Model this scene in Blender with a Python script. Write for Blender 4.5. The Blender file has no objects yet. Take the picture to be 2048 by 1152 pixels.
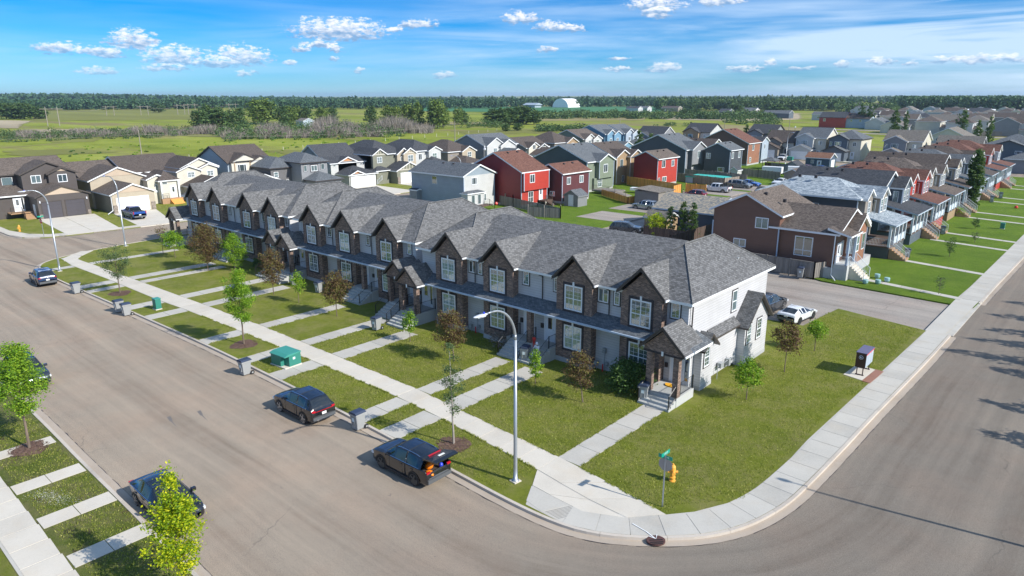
import bpy, math, random
import numpy as np
from mathutils import Vector, Matrix
R_ = math.radians
D = bpy.data
C = bpy.context.scene.collection
SC = bpy.context.scene
RNG = random.Random(7)
NR = np.random.RandomState(11)

# ------------------------------------------------------------------ camera, sky, sun, exposure
cam = D.cameras.new('camera'); co = D.objects.new('camera', cam); C.objects.link(co)
CAMH = 19.0
co.location = (0, 0, CAMH)
co.rotation_euler = (R_(90 - 15.53), R_(0.10), R_(41.4))
cam.sensor_width = 36.0; cam.lens = 36.0 * 1389.0 / 2048.0
cam.clip_start = 0.5; cam.clip_end = 30000
SC.camera = co
SUN_EL, SUN_AZ = 34.5, 10.5          # azimuth from +X towards +Y
sd = D.lights.new('sun', 'SUN'); so = D.objects.new('sun', sd); C.objects.link(so)
sd.energy = 4.1; sd.angle = R_(0.53); sd.color = (1.0, 0.95, 0.87)
so.rotation_euler = (R_(90 - SUN_EL), 0, R_(90 + SUN_AZ))
SC.view_settings.view_transform = 'Standard'; SC.view_settings.look = 'None'
SC.view_settings.gamma = 1.0; SC.view_settings.exposure = 0.66
SC.view_settings.use_curve_mapping = False

class NT:
    """small helper to write node trees"""
    def __init__(s, tree): s.t = tree; s.n = tree.nodes; s.l = tree.links
    def node(s, typ, **kw):
        nd = s.n.new(typ)
        for k, v in kw.items():
            if k.startswith('i_'): nd.inputs[int(k[2:])].default_value = v
            else: setattr(nd, k, v)
        return nd
    def put(s, sock, v):
        if v is None: return
        if hasattr(v, 'is_linked') or hasattr(v, 'links'): s.l.new(v, sock)
        else: sock.default_value = v
    def math(s, op, a, b=None, c=None, clamp=False):
        nd = s.node('ShaderNodeMath', operation=op, use_clamp=clamp)
        s.put(nd.inputs[0], a); s.put(nd.inputs[1], b)
        if c is not None: s.put(nd.inputs[2], c)
        return nd.outputs[0]
    def vmath(s, op, a, b=None):
        nd = s.node('ShaderNodeVectorMath', operation=op)
        s.put(nd.inputs[0], a); s.put(nd.inputs[1], b)
        return nd.outputs[0]
    def mix(s, f, a, b, mode='MIX'):
        nd = s.node('ShaderNodeMix', data_type='RGBA', blend_type=mode)
        s.put(nd.inputs[0], f); s.put(nd.inputs[6], a); s.put(nd.inputs[7], b)
        return nd.outputs[2]
    def ramp(s, f, stops, interp='LINEAR'):
        nd = s.node('ShaderNodeValToRGB'); nd.color_ramp.interpolation = interp
        e = nd.color_ramp.elements
        while len(e) < len(stops): e.new(0.5)
        for i, (p, c) in enumerate(stops):
            e[i].position = p; e[i].color = c if len(c) == 4 else (*c, 1)
        s.put(nd.inputs[0], f); return nd.outputs[0]
    def noise(s, vec, scale, detail=3, rough=0.55, dist=0.0, out=0):
        nd = s.node('ShaderNodeTexNoise')
        s.put(nd.inputs['Vector'], vec); nd.inputs['Scale'].default_value = scale
        nd.inputs['Detail'].default_value = detail; nd.inputs['Roughness'].default_value = rough
        nd.inputs['Distortion'].default_value = dist
        return nd.outputs[out]
    def mapping(s, vec, loc=(0,0,0), rot=(0,0,0), sc=(1,1,1)):
        nd = s.node('ShaderNodeMapping'); s.put(nd.inputs[0], vec)
        nd.inputs[1].default_value = loc; nd.inputs[2].default_value = rot; nd.inputs[3].default_value = sc
        return nd.outputs[0]
    def rng(s, v, a, b, c=0.0, d=1.0, smooth=False):
        nd = s.node('ShaderNodeMapRange', clamp=True)
        if smooth: nd.interpolation_type = 'SMOOTHSTEP'
        s.put(nd.inputs[0], v)
        for i, q in enumerate((a, b, c, d)): nd.inputs[i+1].default_value = q
        return nd.outputs[0]

def make_world():
    w = D.worlds.new('World'); SC.world = w; w.use_nodes = True
    n = NT(w.node_tree); w.node_tree.nodes.clear()
    sky = n.node('ShaderNodeTexSky', sky_type='NISHITA'); sky.sun_disc = False
    sky.sun_elevation = R_(SUN_EL); sky.sun_rotation = R_(90 - SUN_AZ)
    sky.altitude = 700; sky.air_density = 1.0; sky.dust_density = 0.25; sky.ozone_density = 3.0
    tc = n.node('ShaderNodeTexCoord').outputs['Generated']
    sep = n.node('ShaderNodeSeparateXYZ'); n.put(sep.inputs[0], tc)
    x, y, z = sep.outputs
    # direction as azimuth / elevation in degrees (azimuth counted clockwise from the street grid's +Y)
    az = n.math('MULTIPLY', n.math('ARCTAN2', x, y), 57.2958)
    el = n.math('MULTIPLY', n.math('ARCSINE', z), 57.2958)
    # the clear sky: the physical sky, tinted deep clear blue low down, the unseen upper part warmed as fill light
    base = n.node('ShaderNodeHueSaturation'); base.inputs['Saturation'].default_value = 1.25; base.inputs['Value'].default_value = 1.0
    n.put(base.inputs['Color'], sky.outputs[0])
    tint = n.ramp(n.rng(el, -1, 60), [(0.0, (0.26,0.46,0.80)), (0.06, (0.14,0.42,0.76)), (0.125, (0.0,0.375,0.70)), (0.3, (0.28,0.52,0.78)), (0.6, (0.85,0.93,0.97)), (1.0, (1.15,1.10,1.05))])
    col = n.mix(1.0, base.outputs[0], tint, 'MULTIPLY')
    # vector in (azimuth, elevation*3) space for clouds
    cmb = n.node('ShaderNodeCombineXYZ'); n.put(cmb.inputs[0], az); n.put(cmb.inputs[1], n.math('MULTIPLY', el, 2.2))
    P = cmb.outputs[0]
    # thin streaked high cloud
    rotp = n.mapping(P, rot=(0,0,R_(-16)), sc=(0.045, 0.22, 1))
    c1 = n.noise(rotp, 1.0, 6, 0.62, 0.8)
    c2 = n.noise(n.mapping(P, loc=(13,4,0), rot=(0,0,R_(-10)), sc=(0.03, 0.10, 1)), 1.0, 3, 0.5)
    cir = n.math('MULTIPLY', n.rng(c1, 0.36, 0.66, smooth=True), n.rng(c2, 0.33, 0.55, smooth=True))
    side = n.rng(az, -50, -24, 0.35, 1.5)          # more of it towards the right, as in the place
    cir = n.math('MULTIPLY', n.math('MULTIPLY', cir, side), n.rng(el, 0.3, 2.5))
    veil = n.math('MULTIPLY', n.rng(n.noise(n.mapping(P, loc=(3,9,0), sc=(0.035,0.16,1)), 1.0, 4, 0.6), 0.38, 0.7), n.math('MULTIPLY', side, 0.75))
    cir = n.math('ADD', n.math('MULTIPLY', cir, 0.8), n.math('MULTIPLY', veil, n.rng(el, 8.5, 3.5, 0.35, 1.0)), clamp=True)
    # one long trail
    tr = n.math('SUBTRACT', n.math('SUBTRACT', el, 5.6), n.math('MULTIPLY', n.math('ADD', az, 15.0), 0.105))
    tr = n.math('MULTIPLY', n.rng(n.math('ABSOLUTE', tr), 0.02, 0.16, 1, 0), n.rng(az, -27, -10, 0.0, 0.55))
    tr = n.math('MULTIPLY', tr, n.rng(n.noise(P, 1.2, 3), 0.25, 0.6))
    cir = n.math('MAXIMUM', cir, tr)
    hicol = (4.0, 5.0, 6.2, 1)
    col = n.mix(n.math('MULTIPLY', cir, 0.80), col, hicol)
    # heaped clouds: each one at its own direction (azimuth, elevation, half width, half height)
    wob = n.node('ShaderNodeVectorMath', operation='MULTIPLY')
    nz = n.noise(P, 0.85, 5, 0.62, out=1)
    n.put(wob.inputs[0], n.vmath('SUBTRACT', nz, (0.5,0.5,0.5))); wob.inputs[1].default_value = (2.1, 1.5, 0)
    PW = n.vmath('ADD', P, wob.outputs[0])
    sw = n.node('ShaderNodeSeparateXYZ'); n.put(sw.inputs[0], PW)
    clouds = []
    F, CX, CY, PT = 1389.0, 1024.0, 576.0, R_(15.53)
    cp = [(268,85,45,22),(120,99,42,12),(205,106,40,12),(350,118,60,22),(480,118,62,24),(430,128,40,10),(680,66,105,26),(640,90,40,8),
          (835,50,42,12),(790,60,18,7),(672,99,17,9),(668,117,15,6),(195,143,33,10),(330,137,45,8),(492,145,20,7),(605,100,20,9),
          (1040,40,40,15),(1105,57,38,12),(1150,58,28,8),(1310,14,62,18),(1440,5,48,14),(1315,30,34,10),(1098,100,24,8),(720,141,14,5),(890,152,24,8),
          (1330,140,42,12),(1240,140,30,6),(1490,141,38,8),(1540,128,16,9),(1600,138,34,6),(1684,132,16,7),(1760,126,24,8),(1825,130,18,7),
          (1880,124,16,8),(1955,122,52,10),(2030,120,22,8),(1240,118,30,4),(575,127,16,5)]
    for (px, py, wx, wy) in cp:
        u, v = (px-CX)/F, (py-CY)/F
        dx, dy, dz = u, math.cos(PT)-v*math.sin(PT), -math.sin(PT)-v*math.cos(PT)
        a = math.degrees(math.atan2(dx, dy)) - 41.4; e = math.degrees(math.atan2(dz, math.hypot(dx, dy)))
        clouds.append((a, e, wx*0.042, wy*0.050))
    m = None; sh = None
    for (a, e, wa, we) in clouds:
        p = n.math('MULTIPLY', n.math('SUBTRACT', sw.outputs[0], a), 1/wa)
        q = n.math('MULTIPLY', n.math('SUBTRACT', sw.outputs[1], e*2.2), 1/(we*2.2))
        qn = n.math('MAXIMUM', q, n.math('MULTIPLY', q, -1.9))
        r = n.math('SUBTRACT', 1.0, n.math('ADD', n.math('MULTIPLY', p, p), n.math('MULTIPLY', qn, qn)))
        if m is None: m, sh = r, n.math('MULTIPLY', q, n.rng(r, -0.3, 0.1))
        else:
            sh = n.math('ADD', sh, n.math('MULTIPLY', q, n.rng(r, -0.3, 0.1))); m = n.math('MAXIMUM', m, r)
    # elsewhere round the sky the same kind of small heaped cloud goes on
    fld = n.noise(n.mapping(P, loc=(40,7,0), sc=(0.09,0.26,1)), 1.0, 7, 0.58)
    away = n.rng(n.math('ABSOLUTE', n.math('ADD', az, 41.0)), 42, 50)
    fl = n.math('MULTIPLY', n.rng(fld, 0.60, 0.68), n.math('MULTIPLY', away, n.math('MULTIPLY', n.rng(el, 1.0, 2.5), n.rng(el, 45, 20))))
    det = n.noise(P, 1.9, 6, 0.66)
    mm = n.math('ADD', m, n.math('MULTIPLY', n.math('SUBTRACT', det, 0.52), 3.6))
    cm = n.math('MAXIMUM', n.rng(mm, 0.0, 0.85, smooth=True), fl)
    lit = n.rng(n.math('ADD', n.math('ADD', sh, 0.15), n.math('MULTIPLY', n.math('SUBTRACT', n.noise(n.vmath('ADD', P, (0.35,-0.25,0)), 1.5, 5, 0.6), 0.5), 2.6)), -0.35, 0.95, smooth=True)
    ccol = n.mix(lit, (1.4, 2.4, 3.9, 1), (6.0, 6.1, 6.3, 1))
    fade = n.rng(el, 0.4, 3.6, 0.42, 1.0)
    col = n.mix(n.math('MULTIPLY', cm, n.math('MULTIPLY', fade, 0.94)), col, ccol)
    bg = n.node('ShaderNodeBackground'); n.put(bg.inputs[0], col); bg.inputs[1].default_value = 0.118
    out = n.node('ShaderNodeOutputWorld'); n.l.new(bg.outputs[0], out.inputs[0])
make_world()

# ------------------------------------------------------------------ materials
M = {}
def mat(name, fn=None, col=None, rough=0.6, metal=0.0, spec=0.5, **kw):
    m = D.materials.new(name); m.use_nodes = True
    n = NT(m.node_tree); b = m.node_tree.nodes['Principled BSDF']
    b.inputs['Roughness'].default_value = rough; b.inputs['Metallic'].default_value = metal
    b.inputs['Specular IOR Level'].default_value = spec
    for k, v in kw.items(): b.inputs[k].default_value = v
    if col: b.inputs['Base Color'].default_value = (*col, 1)
    if fn: fn(n, b)
    M[name] = m; return m
def UV(n): return n.node('ShaderNodeTexCoord').outputs['UV']
def OBJ(n): return n.node('ShaderNodeTexCoord').outputs['Object']
def POS(n): return n.node('ShaderNodeNewGeometry').outputs['Position']
def bump(n, b, h, strength=0.5, dist=0.05):
    nd = n.node('ShaderNodeBump'); nd.inputs['Strength'].default_value = strength; nd.inputs['Distance'].default_value = dist
    n.put(nd.inputs['Height'], h); n.put(b.inputs['Normal'], nd.outputs[0])
def v4(c): return (*c, 1)
def sc3(c, k): return (c[0]*k, c[1]*k, c[2]*k, 1)

def painted(name, c, rough=0.55, var=0.10):
    def f(n, b):
        g = n.noise(POS(n), 0.9, 4); h = n.noise(POS(n), 14, 3)
        t = n.math('ADD', n.math('MULTIPLY', g, 0.7), n.math('MULTIPLY', h, 0.3))
        n.put(b.inputs['Base Color'], n.ramp(t, [(0.25, sc3(c, 1-var)), (0.75, sc3(c, 1+var*0.6))]))
    return mat(name, f, rough=rough)
def siding(name, c, board=0.13):
    def f(n, b):
        uv = UV(n); sp = n.node('ShaderNodeSeparateXYZ'); n.put(sp.inputs[0], uv)
        v = n.math('FRACT', n.math('MULTIPLY', sp.outputs[1], 1/board))
        row = n.node('ShaderNodeTexWhiteNoise', noise_dimensions='1D'); n.put(row.inputs['W'], n.math('FLOOR', n.math('MULTIPLY', sp.outputs[1], 1/board)))
        g = n.noise(POS(n), 0.6, 4)
        base = n.ramp(g, [(0.3, sc3(c, 0.9)), (0.7, sc3(c, 1.05))])
        base = n.mix(n.math('MULTIPLY', row.outputs[0], 0.06), base, (0.02,0.02,0.02,1))
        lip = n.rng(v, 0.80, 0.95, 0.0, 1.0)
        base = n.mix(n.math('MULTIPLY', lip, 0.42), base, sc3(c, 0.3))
        n.put(b.inputs['Base Color'], base)
        bump(n, b, n.math('MULTIPLY', v, -1.0), 0.45, board*0.12)
    return mat(name, f, rough=0.5)
def shingle(name, c, c2, row=0.125, w=0.235, var=1.0):
    def f(n, b):
        uv = UV(n)
        br = n.node('ShaderNodeTexBrick'); n.put(br.inputs['Vector'], uv)
        br.inputs['Scale'].default_value = 1.0; br.inputs['Brick Width'].default_value = w; br.inputs['Row Height'].default_value = row
        br.inputs['Mortar Size'].default_value = 0.012; br.inputs['Mortar Smooth'].default_value = 0.3
        br.inputs['Color1'].default_value = (0,0,0,1); br.inputs['Color2'].default_value = (1,1,1,1); br.inputs['Mortar'].default_value = (0.5,0.5,0.5,1)
        br.offset_frequency = 2; br.offset = 0.43; br.squash = 1.0
        a = br.outputs[0]; fc = br.outputs['Fac']
        lo = n.noise(POS(n), 0.35, 3); mid = n.noise(n.mapping(uv, sc=(4.5,9,1)), 1.3, 2, 0.75); grn = n.noise(POS(n), 40, 2)
        t = n.math('ADD', n.math('MULTIPLY', a, 0.55*var), n.math('MULTIPLY', mid, 0.42))
        t = n.math('ADD', t, n.math('MULTIPLY', n.math('SUBTRACT', grn, 0.5), 0.35))
        t = n.math('ADD', t, n.math('MULTIPLY', n.math('SUBTRACT', lo, 0.5), 0.12))
        base = n.ramp(t, [(0.12, v4(c)), (0.9, v4(c2))])
        base = n.mix(n.math('MULTIPLY', fc, 0.6), base, sc3(c, 0.35))
        n.put(b.inputs['Base Color'], base)
        sp = n.node('ShaderNodeSeparateXYZ'); n.put(sp.inputs[0], uv)
        v = n.math('FRACT', n.math('MULTIPLY', sp.outputs[1], 1/row))
        hgt = n.math('ADD', n.math('MULTIPLY', v, -0.8), n.math('MULTIPLY', a, 0.4))
        bump(n, b, hgt, 0.8, 0.03)
    return mat(name, f, rough=0.92, spec=0.2)
def brick(name, c1, c2, mortar):
    def f(n, b):
        uv = UV(n)
        br = n.node('ShaderNodeTexBrick'); n.put(br.inputs['Vector'], uv)
        br.inputs['Scale'].default_value = 1.0; br.inputs['Brick Width'].default_value = 0.21; br.inputs['Row Height'].default_value = 0.075
        br.inputs['Mortar Size'].default_value = 0.010; br.inputs['Color1'].default_value = (0,0,0,1); br.inputs['Color2'].default_value = (1,1,1,1)
        t = n.math('ADD', n.math('MULTIPLY', br.outputs[0], 0.55), n.math('MULTIPLY', n.noise(uv, 7, 3, 0.7), 0.5))
        base = n.ramp(t, [(0.15, sc3(c1, 0.6)), (0.5, v4(c1)), (0.8, v4(c2)), (1.0, sc3(c2, 1.5))])
        base = n.mix(br.outputs['Fac'], base, v4(mortar)); n.put(b.inputs['Base Color'], base)
        bump(n, b, n.math('SUBTRACT', 1.0, br.outputs['Fac']), 0.7, 0.012)
    return mat(name, f, rough=0.85, spec=0.25)
def concrete(name, c, stain=0.25):
    def f(n, b):
        p = POS(n); g = n.noise(p, 0.45, 5, 0.6); h = n.noise(p, 9, 4, 0.7); k = n.noise(p, 60, 2)
        oi = n.node('ShaderNodeObjectInfo').outputs['Random']
        t = n.math('ADD', n.math('MULTIPLY', g, 0.55), n.math('MULTIPLY', h, 0.30))
        t = n.math('ADD', t, n.math('MULTIPLY', k, 0.15)); t = n.math('ADD', t, n.math('MULTIPLY', n.math('SUBTRACT', oi, 0.5), 0.16))
        base = n.ramp(t, [(0.28, sc3(c, 1-stain)), (0.5, v4(c)), (0.72, sc3(c, 1.12))])
        spt = n.math('MULTIPLY', n.rng(n.noise(n.vmath('ADD', p, (17,3,0)), 3.1, 4, 0.75), 0.66, 0.74), 0.35)
        base = n.mix(spt, base, sc3(c, 0.45)); wr = n.math('MULTIPLY', n.rng(n.noise(n.vmath('ADD', p, (7,33,0)), 0.7, 4), 0.5, 0.7), 0.3)
        base = n.mix(wr, base, (c[0]*0.95,c[1]*0.86,c[2]*0.75,1)); n.put(b.inputs['Base Color'], base); bump(n, b, k, 0.25, 0.01)
    return mat(name, f, rough=0.85, spec=0.3)
def wood(name, c):
    def f(n, b):
        uv = UV(n); oi = n.node('ShaderNodeObjectInfo').outputs['Random']
        isl = n.node('ShaderNodeNewGeometry').outputs['Random Per Island']
        g = n.noise(n.mapping(POS(n), sc=(6,6,0.7)), 2.2, 4, 0.6)
        t = n.math('ADD', n.math('MULTIPLY', g, 0.6), n.math('MULTIPLY', isl, 0.4))
        n.put(b.inputs['Base Color'], n.ramp(t, [(0.2, sc3(c, 0.6)), (0.8, sc3(c, 1.2))]))
    return mat(name, f, rough=0.8, spec=0.25)
def leafmat(name, dark, light, tip=None, trans=0.25):
    def f(n, b):
        r = n.node('ShaderNodeNewGeometry').outputs['Random Per Island']
        g = n.noise(POS(n), 1.2, 3)
        t = n.math('ADD', n.math('MULTIPLY', r, 0.65), n.math('MULTIPLY', g, 0.4))
        st = [(0.12, v4(dark)), (0.55, v4(light))]
        if tip: st.append((0.85, v4(tip)))
        colr = n.ramp(t, st); n.put(b.inputs['Base Color'], colr)
        tr = n.node('ShaderNodeBsdfTranslucent'); n.put(tr.inputs[0], n.mix(1.0, colr, (1.5,1.6,0.8,1), 'MULTIPLY'))
        mx = n.node('ShaderNodeMixShader'); mx.inputs[0].default_value = trans
        n.l.new(b.outputs[0], mx.inputs[1]); n.l.new(tr.outputs[0], mx.inputs[2])
        out = [q for q in n.n if q.type == 'OUTPUT_MATERIAL'][0]; n.l.new(mx.outputs[0], out.inputs[0])
    return mat(name, f, rough=0.6, spec=0.25)

# --- house skins
siding('siding_white', (0.52,0.52,0.535), 0.19); siding('siding_greyblue', (0.27,0.33,0.38)); siding('siding_lightgrey', (0.52,0.53,0.52))
siding('siding_red', (0.42,0.045,0.03)); siding('siding_red_shaded', (0.24,0.022,0.022)); siding('siding_maroon', (0.11,0.035,0.04))  # the darker red is the red siding with shade put into its colour
siding('siding_green', (0.20,0.24,0.18)); siding('siding_darkgreen', (0.060,0.085,0.085)); siding('siding_tan', (0.35,0.25,0.15)); siding('siding_brown', (0.165,0.088,0.064))
siding('siding_rust', (0.30,0.14,0.085)); siding('siding_charcoal', (0.075,0.085,0.098)); siding('siding_darkgrey', (0.13,0.13,0.135)); siding('siding_grey', (0.24,0.25,0.265))
siding('siding_beige', (0.44,0.38,0.29)); siding('siding_cream', (0.60,0.57,0.48)); siding('siding_olive', (0.20,0.205,0.16)); siding('siding_blue', (0.16,0.30,0.42))
siding('siding_navy', (0.065,0.10,0.145)); siding('siding_black_brown', (0.088,0.076,0.072), 0.2); siding('siding_taupe', (0.26,0.235,0.20)); siding('siding_mint', (0.40,0.43,0.32))
siding('siding_slate', (0.10,0.125,0.155)); siding('siding_paleblue', (0.36,0.43,0.50))
shingle('roof_grey', (0.082,0.082,0.083), (0.215,0.217,0.220)); shingle('roof_charcoal', (0.040,0.044,0.052), (0.105,0.11,0.12))
shingle('roof_brown', (0.075,0.060,0.052), (0.21,0.175,0.15)); shingle('roof_midbrown', (0.065,0.052,0.046), (0.15,0.125,0.11)); shingle('roof_redbrown', (0.095,0.045,0.035), (0.24,0.125,0.095))
shingle('roof_bluegrey', (0.13,0.17,0.21), (0.46,0.51,0.54), 0.15, 0.30, 1.2); shingle('roof_slate', (0.075,0.085,0.095), (0.19,0.205,0.22))
shingle('roof_mixed', (0.13,0.16,0.19), (0.50,0.42,0.30), 0.15, 0.3, 1.2); shingle('roof_rust', (0.16,0.075,0.045), (0.33,0.19,0.13)); shingle('roof_taupe', (0.11,0.10,0.088), (0.27,0.245,0.215))
brick('brick_brown', (0.17,0.105,0.078), (0.36,0.235,0.18), (0.24,0.21,0.19))
brick('brick_stone', (0.20,0.16,0.13), (0.38,0.31,0.26), (0.30,0.28,0.25))
brick('brick_soldier', (0.042,0.034,0.036), (0.075,0.062,0.062), (0.09,0.08,0.08))
painted('trim_white', (0.74,0.76,0.78), 0.45, 0.05); painted('trim_dark', (0.045,0.038,0.038), 0.45); painted('trim_brown', (0.06,0.05,0.045), 0.5)
painted('trim_brick_top', (0.05,0.045,0.045), 0.5); painted('door_white', (0.68,0.72,0.78), 0.4, 0.04); painted('door_black', (0.02,0.02,0.022), 0.35)
painted('garage_white', (0.78,0.79,0.80), 0.45, 0.04); painted('garage_dark', (0.065,0.06,0.07), 0.45, 0.1); painted('gable_tan', (0.45,0.36,0.27), 0.6); painted('gable_orange', (0.50,0.24,0.11), 0.7)
painted('rail_black', (0.014,0.014,0.015), 0.35); painted('rail_white', (0.60,0.66,0.72), 0.45, 0.05); painted('trim_blue', (0.42,0.50,0.60), 0.5)
concrete('concrete', (0.545,0.505,0.435), 0.16); concrete('concrete_worn', (0.45,0.43,0.385), 0.22); concrete('concrete_curb', (0.48,0.43,0.37), 0.25); concrete('concrete_step', (0.42,0.43,0.42), 0.2)
concrete('gutter', (0.38,0.32,0.26), 0.3); concrete('foundation', (0.38,0.39,0.40), 0.25)
wood('wood_new', (0.74,0.36,0.10)); wood('wood_old', (0.29,0.25,0.205)); wood('wood_grey', (0.24,0.22,0.20)); wood('wood_dark', (0.12,0.085,0.07)); wood('wood_step', (0.38,0.24,0.14)); wood('bark', (0.17,0.13,0.10)); wood('bark_grey', (0.30,0.27,0.24))
wood('pole_wood', (0.30,0.27,0.23)); wood('mulch', (0.16,0.10,0.075))
painted('galvanised', (0.36,0.39,0.42), 0.35, 0.12); M['galvanised'].node_tree.nodes['Principled BSDF'].inputs['Metallic'].default_value = 0.55
painted('sign_back', (0.33,0.30,0.28), 0.5); painted('sign_green', (0.0,0.30,0.20), 0.35); painted('sign_text', (0.75,0.85,0.8), 0.4); painted('sign_red', (0.6,0.03,0.03), 0.4)
painted('hydrant', (0.80,0.38,0.06), 0.4, 0.15); painted('box_green', (0.03,0.20,0.155), 0.45, 0.12); painted('box_green_light', (0.05,0.27,0.22), 0.45, 0.1); painted('sticker_orange', (0.7,0.25,0.1), 0.5)
painted('bin_grey', (0.30,0.31,0.31), 0.55, 0.1); painted('bin_lid', (0.035,0.05,0.09), 0.45); painted('rubber', (0.018,0.018,0.019), 0.85); painted('bin_mark', (0.60,0.70,0.72), 0.5)
painted('mailbox_brown', (0.05,0.022,0.022), 0.4, 0.2); painted('mailbox_door', (0.40,0.47,0.54), 0.4, 0.08); painted('mailbox_red', (0.65,0.03,0.05), 0.4); painted('mailbox_top', (0.12,0.10,0.17), 0.25)
painted('lamp_head', (0.62,0.64,0.68), 0.35, 0.05); painted('grate_rust', (0.09,0.04,0.035), 0.75, 0.3); painted('paint_white', (0.75,0.76,0.76), 0.6, 0.15); painted('black_hole', (0.006,0.006,0.006), 0.9)
painted('bag_orange', (0.95,0.24,0.01), 0.45, 0.2); painted('bag_blue', (0.03,0.06,0.6), 0.3); painted('cargo_mat', (0.05,0.04,0.035), 0.95); painted('tarp_teal', (0.05,0.50,0.42), 0.5, 0.2)
painted('mat_yellow', (0.85,0.42,0.02), 0.8, 0.3); painted('plastic_red', (0.6,0.03,0.02), 0.4); painted('plastic_blue', (0.02,0.10,0.45), 0.4); painted('plastic_yellow', (0.75,0.55,0.02), 0.4); painted('pot_teal', (0.25,0.42,0.42), 0.5)
painted('skin', (0.42,0.24,0.16), 0.55); painted('skin_dark', (0.20,0.10,0.065), 0.55); painted('hair_dark', (0.02,0.014,0.012), 0.6); painted('cloth_red', (0.55,0.04,0.03), 0.8); painted('cloth_denim', (0.05,0.07,0.13), 0.8); painted('cloth_tan', (0.5,0.38,0.28), 0.8)
painted('meter_grey', (0.30,0.32,0.33), 0.4); painted('shed_grey', (0.20,0.21,0.22), 0.5); painted('shed_tan', (0.33,0.30,0.22), 0.6); painted('tent_white', (0.86,0.87,0.88), 0.5, 0.04); painted('trailer_white', (0.75,0.77,0.79), 0.35, 0.05); painted('antenna_grey', (0.3,0.32,0.34), 0.5)
def patt(n, b):
    v = n.node('ShaderNodeTexVoronoi'); n.put(v.inputs['Vector'], POS(n)); v.inputs['Scale'].default_value = 14
    n.put(b.inputs['Base Color'], n.ramp(v.outputs['Distance'], [(0.28,(0.03,0.04,0.10,1)), (0.36,(0.72,0.74,0.78,1))], 'CONSTANT'))
mat('cloth_pattern', patt, rough=0.85)
def glassmat(name, c, refl=0.35, warm=0.0):
    def f(n, b):
        oi = n.node('ShaderNodeObjectInfo').outputs['Random']
        p = UV(n); sp = n.node('ShaderNodeSeparateXYZ'); n.put(sp.inputs[0], p)
        # blinds or curtains seen behind the pane in some windows
        sl = n.math('FRACT', n.math('MULTIPLY', sp.outputs[1], 11.0))
        bl = n.math('MULTIPLY', n.rng(oi, 0.35, 0.55), 1.0)
        inner = n.mix(n.math('MULTIPLY', bl, n.rng(sl, 0.15, 0.3, 0.55, 1.0)), sc3(c, 0.35), v4(c))
        n.put(b.inputs['Base Color'], inner)
        gl = n.node('ShaderNodeBsdfGlossy'); gl.inputs['Roughness'].default_value = 0.03; gl.inputs[0].default_value = (0.85,0.95,1.0,1)
        mx = n.node('ShaderNodeMixShader'); mx.inputs[0].default_value = refl
        n.l.new(b.outputs[0], mx.inputs[1]); n.l.new(gl.outputs[0], mx.inputs[2])
        out = [q for q in n.n if q.type == 'OUTPUT_MATERIAL'][0]; n.l.new(mx.outputs[0], out.inputs[0])
        bump(n, b, n.noise(POS(n), 0.7, 2), 0.05, 0.05)
    return mat(name, f, rough=0.12)
glassmat('glass', (0.15,0.21,0.22), 0.28); glassmat('glass_dark', (0.03,0.035,0.04), 0.25); glassmat('glass_blind', (0.26,0.36,0.35), 0.22)
mat('car_glass', col=(0.012,0.016,0.02), rough=0.04, spec=0.9)
def carpaint(name, c, metal=0.2, rough=0.28):
    def f(n, b):
        g = n.noise(POS(n), 2.2, 3); n.put(b.inputs['Base Color'], n.ramp(g, [(0.3, sc3(c,0.92)), (0.7, sc3(c,1.05))]))
        n.put(b.inputs['Roughness'], n.rng(n.noise(POS(n), 5, 4), 0.3, 0.7, rough*0.7, rough*1.25))
    return mat(name, f, rough=rough, metal=metal, **{'Coat Weight': 1.0, 'Coat Roughness': 0.04})
carpaint('paint_black', (0.010,0.011,0.014), 0.0, 0.2); carpaint('paint_navy', (0.008,0.02,0.06), 0.2, 0.25); carpaint('paint_whitecar', (0.72,0.73,0.74), 0.0); carpaint('paint_silver', (0.42,0.45,0.48), 0.6)
carpaint('paint_darkred', (0.16,0.01,0.02), 0.3); carpaint('paint_greycar', (0.20,0.215,0.23), 0.5); carpaint('paint_blue', (0.01,0.07,0.30), 0.3); carpaint('paint_slate', (0.035,0.045,0.06), 0.4); carpaint('paint_brightblue', (0.02,0.12,0.45), 0.3)
mat('car_trim', col=(0.02,0.02,0.022), rough=0.55); mat('car_grey_trim', col=(0.13,0.14,0.15), rough=0.45, metal=0.4); mat('chrome', col=(0.65,0.67,0.7), rough=0.12, metal=1.0); mat('rim', col=(0.42,0.44,0.47), rough=0.28, metal=0.8)
mat('rim_dark', col=(0.09,0.10,0.11), rough=0.35, metal=0.7); mat('lens_red', col=(0.45,0.01,0.02), rough=0.12); mat('lens_clear', col=(0.62,0.66,0.70), rough=0.1); mat('plate', col=(0.7,0.7,0.68), rough=0.5)
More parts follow.
